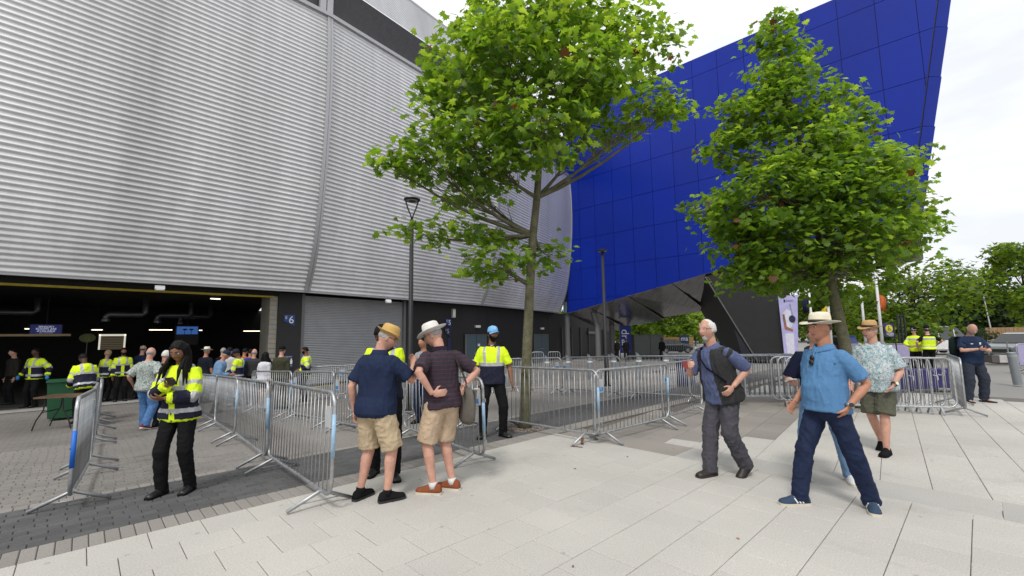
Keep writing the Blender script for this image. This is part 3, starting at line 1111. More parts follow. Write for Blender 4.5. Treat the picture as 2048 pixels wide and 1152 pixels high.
# poster banner on the block
pc = bp(7.8, 2.0, -0.35)
t = thing('player_banner', 'tall pale lilac banner with a printed sportsman beside the black block', 'banner', bp(7.8, 0, -0.35))
bl = mat('lilac banner print', (0.42, 0.40, 0.66), 0.6, var=0.12, scale=3)
VDn = VD
MB().poly([bp(8.22, 3.85, -0.4), bp(7.22, 3.85, -0.4), bp(7.45, -0.05, -0.4), bp(8.12, -0.05, -0.4)][::-1], nU * 0.04).obj('sheet', bl, t)
pw, pskin, pnavy, pgrey = mat('print white', (0.62, 0.62, 0.72), 0.6), mat('print skin', (0.30, 0.13, 0.09), 0.6), mat('print navy', (0.015, 0.02, 0.06), 0.6), mat('print grey', (0.25, 0.25, 0.3), 0.6)


def flat(name, m, pts):
    MB().poly([bp(7.8 - x, z, -0.412) for x, z in pts][::-1], nU * 0.008).obj(name, m, t)


def oval(cx, cz, rx, rz, n=14):
    return [(cx + rx * math.cos(2 * math.pi * k / n), cz + rz * math.sin(2 * math.pi * k / n)) for k in range(n)]


flat('printed_shirt', pw, [(-0.3, 2.7), (-0.05, 3.05), (0.2, 2.9), (0.25, 2.2), (0.1, 1.9), (-0.2, 2.1)])
flat('printed_arm', pskin, [(-0.28, 2.75), (-0.15, 2.75), (-0.08, 2.0), (0.22, 1.85), (0.2, 1.7), (-0.2, 1.85)])
flat('printed_trousers', pw, [(-0.2, 1.6), (0.25, 1.6), (0.2, 0.1), (-0.15, 0.1)])
MB().poly([bp(7.8 - x, z, -0.425) for x, z in oval(0.22, 2.45, 0.17, 0.22)][::-1], nU * 0.008).obj('printed_cap', pnavy, t)
flat('printed_bat', pgrey, [(0.12, 3.35), (0.19, 3.35), (0.33, 2.2), (0.26, 2.2)])
flat('printed_crest', pnavy, [(-0.15, 3.62), (-0.07, 3.62), (-0.07, 3.45), (-0.15, 3.45)])
text_obj('lettering', 'TICKETS', 0.13, pnavy, frame(bp(7.68, 3.52, -0.42), -VD, (0, 0, 1)), t)

# dark glazed ground floor and columns beneath
und = thing('undercroft_wall', 'dark recessed ground-floor wall behind round columns under the blue building', 'building', uvp(34, 27, -0.42))
MB().rings([[uvp(29.6, 25.5, z), uvp(41.0, 27.6, z), uvp(41, 28.2, z), uvp(29.6, 26.2, z)] for z in (-0.42, 3.6)]).obj('wall', black_m, und)
for k in range(6):
    q = 0.1 + k * 0.15
    MB().box(uvp(29.6 + 11.4 * q, 25.45 + 2.1 * q, 1.0), (0.06, 0.1, 2.8), Matrix.Rotation(UANG + 0.18, 3, 'Z')).obj('mullion', steel_p, und)
MB().box(uvp(36.5, 26.6, 1.9), (1.8, 0.06, 0.25), Matrix.Rotation(UANG + 0.18, 3, 'Z')).obj('lintel_sign', mat('dim cream', (0.2, 0.19, 0.16), 0.6), und)
for px_, Y_, lab in ((1136, 38.5, 'round grey column under the left corner of the blue building'), (1197, 37.5, 'round grey column with bent top beside the black lamp post'),
                     (1226, 40.0, 'round grey column nearest the blue banner under the building')):
    b_ = atY(px_, 715, Y_)
    t = thing('round_column', lab, 'column', (b_.x, b_.y, -0.42), group='columns under the blue building')
    pts = [(b_.x, b_.y, -0.42), (b_.x, b_.y, 2.35), (b_.x - 0.6, b_.y + 0.3, 4.6)] if px_ != 1136 else [(b_.x, b_.y, -0.42), (b_.x, b_.y, 4.2)]
    MB().tube(pts, 0.23, 16).obj('shaft', steel_p, t, smooth=False)
    MB().tube([(b_.x, b_.y, -0.42), (b_.x, b_.y, -0.36)], 0.3, 16).obj('base_plate', steel_p, t)
# ================================================================== trees
def leaf_mat(name, col, tcol):
    m = bpy.data.materials.new(name)
    m.use_nodes = True
    n, l = m.node_tree.nodes, m.node_tree.links
    b = n['Principled BSDF']
    b.inputs['Roughness'].default_value = 0.5
    b.inputs['Specular IOR Level'].default_value = 0.35
    tr = n.new('ShaderNodeBsdfTranslucent')
    mxs = n.new('ShaderNodeMixShader')
    mxs.inputs[0].default_value = 0.5
    g = n.new('ShaderNodeNewGeometry')
    nz_ = n.new('ShaderNodeTexNoise')
    nz_.inputs['Scale'].default_value = 2.2
    nz_.inputs['Detail'].default_value = 3
    l.new(g.outputs['Position'], nz_.inputs['Vector'])
    mr = n.new('ShaderNodeMapRange')
    mr.inputs['From Min'].default_value = 0.3
    mr.inputs['From Max'].default_value = 0.7
    mr.inputs['To Min'].default_value = 0.75
    mr.inputs['To Max'].default_value = 1.25
    l.new(nz_.outputs['Fac'], mr.inputs['Value'])
    for c, tgt in ((col, b.inputs['Base Color']), (tcol, tr.inputs['Color'])):
        vm = n.new('ShaderNodeVectorMath')
        vm.operation = 'SCALE'
        vm.inputs[0].default_value = c
        l.new(mr.outputs[0], vm.inputs['Scale'])
        l.new(vm.outputs[0], tgt)
    o = n['Material Output']
    l.new(b.outputs[0], mxs.inputs[1])
    l.new(tr.outputs[0], mxs.inputs[2])
    l.new(mxs.outputs[0], o.inputs[0])
    return m


LEAF = [leaf_mat('leaf mid', (0.098, 0.180, 0.020), (0.31, 0.52, 0.03)), leaf_mat('leaf young', (0.185, 0.275, 0.028), (0.51, 0.70, 0.05)),
        leaf_mat('leaf deep', (0.070, 0.14, 0.016), (0.22, 0.38, 0.02)), leaf_mat('leaf rust', (0.16, 0.07, 0.02), (0.2, 0.08, 0.02))]
FARLEAF = [leaf_mat('far leaf mid', (0.10, 0.165, 0.018), (0.3, 0.46, 0.02)), leaf_mat('far leaf young', (0.16, 0.23, 0.022), (0.42, 0.56, 0.03)),
           leaf_mat('far leaf deep', (0.06, 0.12, 0.014), (0.16, 0.3, 0.02))]
DARKLEAF = [leaf_mat('dark leaf', (0.022, 0.045, 0.014), (0.04, 0.08, 0.015)), leaf_mat('dark leaf light', (0.035, 0.065, 0.018), (0.06, 0.11, 0.02))]


def bark_mat(name, c1, c2):
    m = mat(name, c1, 0.9, var=0.25, scale=30, bump=0.8, bscale=45, coord='World', big=0.3, bigscale=9)
    return m


bark = bark_mat('mossy bark', (0.115, 0.108, 0.062), None)
barkd = bark_mat('dark bark', (0.05, 0.042, 0.032), None)

# plane-tree leaf outline, five lobes, unit width; y points to the tip
LOBE = [(0, -0.12), (0.16, -0.18), (0.42, -0.24), (0.36, -0.06), (0.54, 0.12), (0.30, 0.22), (0.30, 0.48), (0.13, 0.40), (0, 0.70),
        (-0.13, 0.40), (-0.30, 0.48), (-0.30, 0.22), (-0.54, 0.12), (-0.36, -0.06), (-0.42, -0.24), (-0.16, -0.18)]


def leaf_cloud(P, N, T, size, nm, weights, rng, lobed=True):
    """P positions, N normals, T tip directions -> verts, faces, material ids."""
    n = len(P)
    B = np.cross(T, N)
    B /= np.linalg.norm(B, axis=1)[:, None] + 1e-9
    if lobed:
        shp = np.array(LOBE)
    else:
        shp = np.array([(0, -0.3), (0.42, 0.05), (0.12, 0.2), (0, 0.62), (-0.14, 0.22), (-0.42, 0.0)])
    k = len(shp)
    sz = size * rng.uniform(0.65, 1.2, n)
    fold = rng.uniform(0.05, 0.35, n)
    V = np.zeros((n, k + 1, 3))
    c = np.array([0, 0.08])
    for j in range(k):
        x, y = shp[j]
        zz_ = -fold * abs(x) - 0.25 * max(y - 0.2, 0) * fold
        V[:, j] = P + sz[:, None] * (B * x + T * y + N * zz_[:, None])
    V[:, k] = P + sz[:, None] * (T * c[1])
    V = V.reshape(-1, 3)
    base = (np.arange(n) * (k + 1))[:, None]
    if lobed:
        tri = np.array([(k, j, (j + 1) % k) for j in range(k)])
    else:
        tri = np.array([(k, j, (j + 1) % k) for j in range(k)])
    F = (base[:, :, None] + tri[None]).reshape(-1, 3)
    mi = np.repeat(rng.choice(nm, n, p=weights), len(tri))
    return V, F, mi


def fast_mesh(name, V, F, mats, mi, parent, smooth=False):
    me = bpy.data.meshes.new(name)
    nV, nF = len(V), len(F)
    me.vertices.add(nV)
    me.vertices.foreach_set('co', np.asarray(V, np.float32).ravel())
    k = F.shape[1]
    me.loops.add(nF * k)
    me.loops.foreach_set('vertex_index', F.astype(np.int32).ravel())
    me.polygons.add(nF)
    me.polygons.foreach_set('loop_start', np.arange(0, nF * k, k, dtype=np.int32))
    for m in mats:
        me.materials.append(m)
    if mi is not None:
        me.polygons.foreach_set('material_index', mi.astype(np.int32))
    if smooth:
        me.polygons.foreach_set('use_smooth', np.ones(nF, bool))
    me.update(calc_edges=True)
    me.validate()
    o = bpy.data.objects.new(name, me)
    COL.objects.link(o)
    if parent:
        attach(o, parent)
    return o


def bez(a, b, c, n):
    a, b, c = Vector(a), Vector(b), Vector(c)
    return [a * (1 - t) ** 2 + b * 2 * t * (1 - t) + c * t * t for t in [i / (n - 1) for i in range(n)]]


def plant_tree(name, label, base, trunk, tr, blobs, nclus, nleaf, lsize, seed, mats, wts, barkm, lobed=True, group=None, spread=0.15, cat='tree'):
    """trunk: points; tr: radii; blobs: (centre, (rx, ry, rz), weight, trunk index)"""
    rng = np.random.default_rng(seed)
    rnd = random.Random(seed)
    t = thing(name, label, cat, base, group=group)
    mb = MB()
    mb.tube(trunk, tr, 12 if lobed else 8)
    mb.obj('trunk', barkm, t, smooth=True)
    wsum = np.array([b[2] for b in blobs], float)
    wsum /= wsum.sum()
    br = MB()
    PP, NN = [], []
    for b, wt in zip(blobs, wsum):
        c, r_ = Vector(b[0]), b[1]
        ti = b[3]
        start = Vector(trunk[ti])
        midp = (start + c) / 2 + Vector((0, 0, -0.12 * (c - start).length))
        limb = bez(start, midp, c, 7)
        r0 = tr[ti] * 0.62 if not isinstance(tr, float) else tr * .5
        br.tube(limb, [r0 * (1 - 0.8 * k / 6) for k in range(7)], 6, caps=False)
        n = max(3, int(nclus * wt))
        d = rng.normal(size=(n, 3))
        d /= np.linalg.norm(d, axis=1)[:, None]
        rad = rng.uniform(0.2, 1.0, n) ** 0.5
        pts = np.array(c)[None] + d * rad[:, None] * np.array(r_)[None]
        for q in range(n):
            s = limb[rnd.randint(2, 6)]
            e = Vector(pts[q])
            if lobed or q % 2 == 0:
                L = (e - s).length
                tw = bez(s, (s + e) / 2 + Vector((rnd.uniform(-.1, .1) * L, rnd.uniform(-.1, .1) * L, -0.08 * L)), e, 4)
                br.tube(tw, [r0 * 0.22, r0 * 0.16, r0 * 0.1, r0 * 0.05], 4, caps=False)
            m = max(2, int(nleaf * rng.uniform(0.5, 1.5)))
            off = rng.normal(size=(m, 3)) * np.array([spread, spread, spread * 0.55])
            PP.append(pts[q][None] + off)
            out = np.array(d[q]) * 0.35 + np.array([0, 0, 0.75])
            NN.append(out[None] + rng.normal(size=(m, 3)) * 0.42)
    br.obj('branches', barkm, t, smooth=True)
    P, N = np.concatenate(PP), np.concatenate(NN)
    N /= np.linalg.norm(N, axis=1)[:, None]
    T = rng.normal(size=P.shape) * 0.8 + np.array([0, 0, -0.45])
    cen = np.mean(P, axis=0)
    outw = P - cen
    outw[:, 2] *= 0.3
    T += outw / (np.linalg.norm(outw, axis=1)[:, None] + 1e-6) * 0.7
    T -= N * np.sum(T * N, axis=1)[:, None]
    T /= np.linalg.norm(T, axis=1)[:, None] + 1e-9
    V, F, mi = leaf_cloud(P, N, T, lsize, len(mats), wts, rng, lobed)
    fast_mesh('crown', V, F, mats, mi, t)
    return t, len(P)


def pblobs(lst, Y, seed, ryk=0.9):
    """(px, py, rx, ry, trunk index, dY) -> blobs at distance Y."""
    rnd = random.Random(seed)
    res = []
    for cx, cy, rx, ry, ti, dY in lst:
        Yc = Y + dY
        c = atY(cx, cy, Yc)
        k = Yc / FPX
        res.append((c, (rx * k, (rx + ry) / 2 * k * ryk, ry * k), (rx * ry) ** 1.15, ti))
    return res


Y1 = 8.15
b1 = gnd(1050, 856)
trk1 = [b1 + Vector((0, 0, -0.02)), b1 + Vector((0.0, 0, 0.12)), atY(1054, 700, Y1), atY(1060, 570, Y1), atY(1066, 470, Y1), atY(1074, 395, Y1), atY(1080, 300, Y1 + .1),
        atY(1090, 190, Y1 + .1), atY(1085, 60, Y1 + .1)]
tr1 = [0.135, 0.105, 0.092, 0.082, 0.075, 0.07, 0.05, 0.035, 0.012]
L1 = [(1100, 130, 190, 150, 7, 0.2), (1060, 20, 170, 90, 7, 0.0), (1250, 90, 105, 85, 7, 0.5), (1290, 215, 85, 55, 5, -0.2), (1180, 250, 110, 55, 5, 0.3),
      (930, 150, 100, 110, 6, 0.0), (870, 210, 60, 70, 6, -0.4), (850, 318, 95, 60, 4, -0.5), (960, 300, 120, 90, 5, -0.6), (1060, 260, 120, 90, 6, -0.9),
      (950, 380, 110, 40, 4, 0.4), (850, 470, 80, 32, 4, 0.2), (950, 460, 70, 35, 4, -0.3), (1000, 525, 95, 38, 3, -0.2), (1085, 505, 62, 42, 4, 0.3), (1010, 95, 120, 90, 6, -1.0),
      (1180, 150, 100, 90, 7, -0.9), (1340, 215, 30, 20, 5, -0.2), (775, 325, 30, 40, 4, -0.4), (1330, 100, 30, 60, 7, .3)]
plant_tree('plane_tree', 'tall young plane tree standing inside the barrier pen before the silver stand', b1, trk1, tr1, pblobs(L1, Y1, 1), 860, 11, 0.165, 11, LEAF,
           [0.50, 0.29, 0.20, 0.01], bark)
Y2 = 10.0
b2 = atY(1712, 815, Y2)
b2.z = gz(b2)
trk2 = [b2 + Vector((0, 0, -0.02)), b2 + Vector((0, 0, 0.15)), atY(1692, 700, Y2), atY(1672, 610, Y2), atY(1655, 530, Y2), atY(1635, 430, Y2), atY(1610, 320, Y2), atY(1580, 200, Y2),
        atY(1555, 90, Y2), atY(1548, 20, Y2)]
tr2 = [0.17, 0.135, 0.118, 0.108, 0.09, 0.085, 0.06, 0.045, 0.02, 0.008]
L2 = [(1550, 55, 38, 50, 8, 0), (1560, 130, 70, 70, 8, 0), (1565, 215, 100, 80, 7, 0.1), (1600, 300, 140, 80, 6, -0.3), (1480, 250, 60, 60, 7, 0), (1450, 300, 55, 40, 6, -.2),
      (1690, 190, 26, 50, 6, 0), (1728, 235, 28, 45, 6, 0.2), (1670, 280, 60, 60, 6, 0), (1775, 335, 60, 50, 5, 0), (1700, 380, 140, 90, 5, -0.7), (1560, 400, 150, 90, 5, -0.7), (1440, 420, 60, 50, 5, 0),
      (1840, 420, 50, 35, 5, 0.2), (1800, 470, 70, 45, 4, 0), (1640, 480, 200, 75, 4, -0.3), (1480, 490, 80, 60, 4, 0), (1640, 555, 160, 45, 4, 0.2), (1510, 550, 80, 40, 4, -0.2), (1850, 310, 22, 20, 5, 0),
      (1390, 415, 28, 18, 4, 0)]
plant_tree('plane_tree', 'dense cone-shaped plane tree standing behind the stacked barriers', b2, trk2, tr2, pblobs(L2, Y2, 2), 1250, 11, 0.17, 12, LEAF,
           [0.47, 0.20, 0.32, 0.01], bark)


def far_tree(label, px_, Y, top, bot, half, seed, mats, wts, n=300, ls=0.28, lean=0, name='broadleaf_tree', base_y=None):
    b_ = atY(px_, 700, Y)
    b_.z = gz(b_)
    zt, zb = atY(px_, top, Y).z, max(atY(px_, bot, Y).z, 0.6)
    hw = half / FPX * Y
    H = zt - zb
    c = Vector((b_.x, b_.y, (zt + zb) / 2))
    trunk = [b_, b_ + Vector((0, 0, zb + 0.3)), c, Vector((c.x, c.y, zt - 0.2 * H))]
    r0 = max(0.1, hw * 0.05)
    rnd = random.Random(seed)
    bl = [(c, (hw * 0.75, hw * 0.75, H * 0.42), 3, 1)]
    for k in range(9):
        a = rnd.uniform(0, 6.28)
        zz = rnd.uniform(-0.35, 0.38) * H
        s_ = math.sqrt(max(0.15, 1 - (zz / (0.52 * H)) ** 2))
        rr_ = rnd.uniform(0.28, 0.42) * hw
        bl.append((c + Vector((math.cos(a) * hw * 0.68 * s_, math.sin(a) * hw * 0.68 * s_, zz)), (rr_, rr_, rr_ * 0.8), 0.7, 2 if zz > 0 else 1))
    return plant_tree(name, label, b_, trunk, [r0, r0 * 0.8, r0 * 0.5, r0 * 0.15], bl, n, 9, ls, seed, mats, wts, barkd, lobed=False, group='trees beyond the plaza', spread=hw * 0.09)


W3 = [0.5, 0.28, 0.22]
far_tree('broad bright green tree behind the two police officers', 1835, 26, 500, 690, 135, 21, FARLEAF, W3, 620, 0.34)
far_tree('bright green tree cut off by the picture edge above the tan fence', 2065, 22, 470, 680, 75, 22, FARLEAF, W3, 420, 0.30)
far_tree('dark green tree standing tall between the two bright trees', 1962, 60, 530, 680, 62, 23, DARKLEAF, [0.65, 0.35], 420, 0.7)
far_tree('mid green tree left of the flagpoles', 1640, 38, 560, 690, 80, 24, FARLEAF, W3, 420, 0.45)
far_tree('low green tree behind the flagpoles and oval sign', 1735, 44, 565, 690, 75, 25, FARLEAF, W3, 380, 0.5)
far_tree('green tree seen under the blue building beside the navy advert board', 1345, 62, 612, 694, 48, 26, FARLEAF, W3, 340, 0.62)
far_tree('green tree seen under the blue building above the grey cabin', 1280, 66, 625, 694, 40, 27, FARLEAF, W3, 300, 0.62)
far_tree('small green tree seen just left of the tall blue banner', 1236, 75, 648, 694, 22, 28, FARLEAF, W3, 180, 0.6)
far_tree('grey green bushy tree behind the leaning lamp post', 2005, 42, 560, 685, 45, 29, DARKLEAF, [0.4, 0.6], 380, 0.5)
far_tree('distant green tree in the gap under the black slanted edge', 1392, 80, 620, 694, 34, 30, FARLEAF, W3, 220, 0.75)
# far wood: one mass behind everything
rng = np.random.default_rng(5)
n = 26000
d = rng.uniform(-0.1, 1.25, n)
Yw = rng.uniform(95, 125, n)
Pw = np.stack([d * Yw, Yw, rng.uniform(0, 1, n) ** 0.8 * (6.0 + 4.5 * vnoise(np.stack([d * 14, d * 0, d * 0], 1)))], 1)
Nw = rng.normal(size=(n, 3)) * 0.6 + np.array([0, -0.4, 0.6])
Nw /= np.linalg.norm(Nw, axis=1)[:, None]
Tw = rng.normal(size=(n, 3))
Tw -= Nw * np.sum(Tw * Nw, axis=1)[:, None]
Tw /= np.linalg.norm(Tw, axis=1)[:, None]
V, F, mi = leaf_cloud(Pw, Nw, Tw, 1.3, 3, [0.4, 0.2, 0.4], rng, False)
tag(fast_mesh('far_wood', V, F, FARLEAF[:2] + DARKLEAF[1:], mi, None), 'distant line of woodland behind the plaza', 'woodland', kind='stuff')
# bark chips round the first tree
mb = MB()
rnd = random.Random(4)
for k in range(260):
    a, r_ = rnd.uniform(0, 6.28), 0.1 + 0.3 * rnd.random() ** 0.7
    p = b1 + Vector((math.cos(a) * r_, math.sin(a) * r_, 0.012))
    mb.box(p, (rnd.uniform(.015, .035), rnd.uniform(.012, .025), 0.015), Matrix.Rotation(rnd.uniform(0, 3), 3, 'Z') @ Matrix.Rotation(rnd.uniform(-.4, .4), 3, 'X'))
o = mb.obj('gravel', mat('pale pit gravel', (0.30, 0.24, 0.20), 0.9, var=0.4, scale=40, coord='World'))
tag(o, 'pinkish gravel chips round the foot of the plane tree', 'gravel', kind='stuff')
# ================================================================== crowd barriers
galv = mat('galvanised tube', (0.38, 0.39, 0.40), 0.45, metal=0.7, var=0.24, scale=14, big=0.2, bigscale=3, tint=0.12)
plate_m = mat('label plate', (0.42, 0.43, 0.44), 0.5, var=0.1)
label_b = mat('blue plate label', (0.02, 0.2, 0.5), 0.5)
BR = random.Random(9)
paint_b = mat('pale blue paint', (0.30, 0.46, 0.62), 0.5, var=0.15, scale=30)
paint_d = mat('strong blue tape', (0.01, 0.13, 0.55), 0.5, var=0.1)
rust_m = mat('rusty foot', (0.14, 0.06, 0.035), 0.9, var=0.4, scale=30)
BARCACHE = {}


def barrier_meshes(L):
    k = round(L, 1)
    if k in BARCACHE:
        return BARCACHE[k]
    h, z0, r, cr_ = 1.1, 0.15, 0.019, 0.13
    a = k / 2
    pts = []
    for cx, cz, a0 in ((a - cr_, h - cr_, 0), (-a + cr_, h - cr_, 90), (-a + cr_, z0 + cr_, 180), (a - cr_, z0 + cr_, 270)):
        for q in range(5):
            th = R(a0 + q * 22.5)
            pts.append((cx + cr_ * math.cos(th), 0, cz + cr_ * math.sin(th)))
    pts.append(pts[0])
    fr = MB().tube(pts, r, 8, caps=False)
    bar = MB().tube([(0, 0, z0), (0, 0, h)], 0.0062, 6)
    leg = MB().tube([(0, 0, z0 + 0.005), (0, 0.03, z0 - 0.012), (0, 0.31, 0.018)], 0.0185, 7)
    rod = MB().tube([(0, -0.25, 0.06), (0, 0.25, 0.06)], 0.005, 5)
    res = []
    for nm, mb_ in (('frame', fr), ('bar', bar), ('leg', leg), ('rod', rod)):
        o = mb_.obj(nm, galv, smooth=True)
        me = o.data
        bpy.data.objects.remove(o)
        res.append(me)
    BARCACHE[k] = res
    return res


def sub(name, me, parent, loc=(0, 0, 0), rot=(0, 0, 0), scl=(1, 1, 1)):
    o = bpy.data.objects.new(name, me)
    COL.objects.link(o)
    o.parent = parent
    o.location, o.rotation_euler, o.scale = loc, rot, scl
    return o


def barrier(pa, pb, label, group='crowd barriers on the forecourt', ext=0.26, paint=0, squash=1.0, lean=0.0, nb=19, bars_tex=None):
    pa, pb = Vector(pa), Vector(pb)
    d = pb - pa
    L = d.length + 2 * ext
    mid = (pa + pb) / 2
    mid.z = (pa.z + pb.z) / 2
    fr, bar, leg, rod = barrier_meshes(L)
    t = thing('crowd_barrier', label, 'barrier', mid, 0, group)
    if squash > 0.6:
        lean += R(BR.uniform(-1.6, 1.6))
    t.rotation_euler = (Matrix.Rotation(math.atan2(d.y, d.x), 3, 'Z') @ Matrix.Rotation(-math.atan2(d.z, Vector((d.x, d.y)).length), 3, 'Y') @ Matrix.Rotation(lean, 3, 'X')).to_euler()
    k = round(L, 1)
    sub('frame', fr, t)
    for i in range(nb):
        sub('bar', bar, t, (-k / 2 + k * (i + 1) / (nb + 1), 0, 0))
    for s in (-1, 1):
        for q in (0, 1):
            sub('leg', leg, t, (s * (k / 2 - 0.26), 0, 0), (0, 0, math.pi * q), (1, squash, 1))
        if squash > 0.6:
            sub('rod', rod, t, (s * (k / 2 - 0.26), 0, 0))
    if paint:
        for s, z0, z1, m in paint:
            o = MB().tube([(s * k / 2, 0, z0), (s * k / 2, 0, z1)], 0.0205, 8).obj('paint_band', m, t, False, True)
    if nb > 12 and squash > 0.6:
        xs_ = (k / 2 - 0.14) * BR.choice((-1, 1))
        MB().box((xs_, -0.012, 0.86), (0.13, 0.006, 0.2)).obj('label_plate', plate_m, t, False)
        MB().box((xs_, -0.0165, 0.81), (0.10, 0.003, 0.06)).obj('plate_sticker', label_b, t, False)
        MB().box((xs_, 0.0, 0.86), (0.13, 0.012, 0.2)).obj('label_plate', plate_m, t, False)
    for z in (0.35, 0.85):
        mb = MB().tube([(k / 2, 0, z), (k / 2 + 0.05, 0, z), (k / 2 + 0.055, 0, z - 0.04)], 0.006, 5)
        mb.obj('hook', galv, t, False)
    return t


def row(pixels, labels, paints=None, **kw):
    for k, (a, b) in enumerate(pixels):
        barrier(gnd(*a), gnd(*b), labels[k], paint=(paints or {}).get(k, 0), **kw)


PB = (1, 0.5, 0.9, paint_b)
PBm = (-1, 0.5, 0.9, paint_b)
# left row, seen nearly end on
row([((141, 1014), (174, 950)), ((180, 932), (187, 893)), ((190, 884), (194, 862)), ((196, 850), (199, 838))],
    ['near end-on barrier with a strong blue band on its post, beside the woman', 'second barrier from the front in the end-on row', 'third barrier from the front in the end-on row',
     'farthest barrier of the end-on row, beside the green bin'],
    {0: [(-1, 0.42, 0.78, paint_d)]})
# row from the pavement edge back to the entrance
row([((640, 1012), (546, 942)), ((524, 929), (475, 888)), ((463, 882), (432, 860)), ((425, 854), (398, 838)), ((392, 833), (374, 822))],
    ['nearest barrier with pale blue end post, left of the navy polo man', 'second barrier behind the nearest one, left of the queue lane', 'third barrier back in the lane row, right of the woman',
     'barrier half hidden by the woman, before the man in denim jacket', 'farthest lane barrier behind the woman'],
    {0: [PBm], 1: [PBm], 2: [PBm], 3: [PBm]})
# second lane row
row([((508, 826), (570, 837)), ((590, 840), (655, 855)), ((681, 862), (765, 878))],
    ['lane barrier in front of the woman in white hoodie', 'lane barrier in front of the steward by the E 6 pier', 'lane barrier behind the man in navy polo'],
    {0: [PB], 1: [PB]})
barrier(gnd(820, 876), gnd(950, 929), 'barrier between the two hatted men and the steward in blue cap', paint=[(1, 0.45, 0.8, paint_b)])
barrier(gnd(712, 835), gnd(812, 838), 'far barrier showing between the navy polo man and the lamp post')
barrier(gnd(838, 839), gnd(932, 856), 'barrier half hidden behind the man in striped polo')
# far row before the roller shutter
row([((632, 800), (678, 797)), ((690, 796), (745, 792)), ((752, 792), (800, 789)), ((860, 790), (905, 788)), ((915, 788), (985, 785)), ((1000, 785), (1032, 783))],
    ['far barrier directly behind the steward by the shutter', 'far barrier in front of the middle of the roller shutter', 'far barrier beside the black lamp post', 'far barrier seen beyond the shoulder bag',
     'far barrier seen behind the steward in blue cap', 'far barrier just left of the plane tree trunk'])
row([((1058, 785), (1112, 787)), ((1138, 788), (1228, 794)), ((1272, 797), (1384, 804)), ((1402, 806), (1470, 810))],
    ['back row barrier just right of the plane tree trunk', 'back row barrier in front of the middle bollards', 'back row barrier beyond the bearded man', 'back row barrier hidden mostly by the bearded man'])
# front row right of the tree
row([((1018, 858), (1171, 886)), ((1213, 884), (1322, 855)), ((1340, 848), (1396, 828))],
    ['front barrier crossing before the plane tree, with one rusty foot', 'front barrier in the middle of the pen front, right of the rusty foot', 'front barrier just left of the bearded man'],
    {0: [(1, 0.5, 0.85, paint_b)], 1: [(1, 0.5, 0.85, paint_b)]})
o = MB().tube([gnd(1164, 890) + Vector((0, 0, 0.02)), gnd(1164, 890) + Vector((0.02, 0.06, 0.09))], 0.0215, 8).obj('rust_patch', rust_m)
attach(o, [q for q in bpy.data.objects if q.get('label', '').endswith('with one rusty foot')][0])
# hoops far by the doors
for (x0, x1), lab in (((1064, 1088), 'hoop barrier before the farther double door'), ((1097, 1121), 'hoop barrier left of the first round column')):
    barrier(atY(x0, 748, 27).xy.to_3d() + Vector((0, 0, -0.42)), atY(x1, 748, 27).xy.to_3d() + Vector((0, 0, -0.42)), lab, ext=0.0, nb=4)
# stacked barriers
A0, A1 = gnd(1470, 806), gnd(1606, 806)
B0, B1 = gnd(1668, 824), gnd(1880, 830)
bk = Vector((-0.05, 1, 0)).normalized()
ordn = ['front', 'second', 'third', 'fourth', 'fifth', 'rear']
for k in range(6):
    sh = (A1 - A0).normalized() * (0.06 * ((k * 7) % 3 - 1))
    barrier(A0 + bk * 0.13 * k + sh, A1 + bk * 0.13 * k + sh, ordn[k] + ' barrier of the tight stack right of the bearded man', 'stacked barriers', 0.3, squash=0.25, lean=R(1.5 * ((k * 5) % 4 - 1.5)), nb=17)
    sh = (B1 - B0).normalized() * (-0.09 * k)
    barrier(B0 + bk * 0.13 * k + sh, B1 + bk * 0.13 * k + sh, ordn[k] + ' barrier of the tight stack behind the man in leaf-print shirt', 'stacked barriers', 0.3, squash=0.25, lean=R(1.5 * ((k * 3) % 4 - 1.5)), nb=17)
q0 = gnd(1930, 831)
dv = Vector((q0.x, q0.y, 0)).normalized()
dv = Vector((dv.x * 0.98 - 0.10, dv.y, 0)).normalized()
barrier(q0, q0 + dv * 1.7, 'single barrier seen end on beside the man with backpack', 'stacked barriers')
# ================================================================== people
def fab(name, col, rough=0.85, var=0.1, scale=14, bump=0.35, bscale=22):
    return mat('cloth ' + name, col, rough, var=var, scale=scale, bump=bump, bscale=bscale, spec=0.2 if max(col) > 0.03 else 0.06)


def skin(name, col):
    return mat('skin ' + name, col, 0.55, var=0.13, scale=18, spec=0.3, bump=0.12, bscale=60, big=0.1, bigscale=5)


SK_P, SK_T, SK_B, SK_D = skin('fair', (0.52, 0.285, 0.21)), skin('tanned', (0.42, 0.20, 0.125)), skin('brown', (0.205, 0.095, 0.055)), skin('deep', (0.085, 0.042, 0.028))
LIP = mat('lips', (0.30, 0.10, 0.085), 0.5)
BROW = mat('brow hair', (0.035, 0.026, 0.02), 0.8)
GREYBROW = mat('grey brow', (0.3, 0.28, 0.26), 0.8)
EYE_W, EYE_D = mat('eye white', (0.6, 0.58, 0.55), 0.3), mat('eye iris', (0.02, 0.012, 0.008), 0.2)
HAIR = {'black': mat('black hair', (0.006, 0.005, 0.005), 0.55, spec=0.15, var=0.3, scale=40, bump=0.6, bscale=90), 'grey': mat('grey hair', (0.30, 0.29, 0.28), 0.6, var=0.3, scale=60, bump=0.6, bscale=90),
        'white': mat('white hair', (0.62, 0.60, 0.57), 0.6, var=0.2, scale=60, bump=0.6, bscale=90), 'brown': mat('brown hair', (0.045, 0.028, 0.018), 0.6, var=0.3, scale=50, bump=0.6, bscale=90)}
HIVIS = fab('hi-vis yellow', (0.66, 0.86, 0.02), 0.7, var=0.05)
HNAVY = fab('hi-vis navy', (0.014, 0.015, 0.032), 0.7)
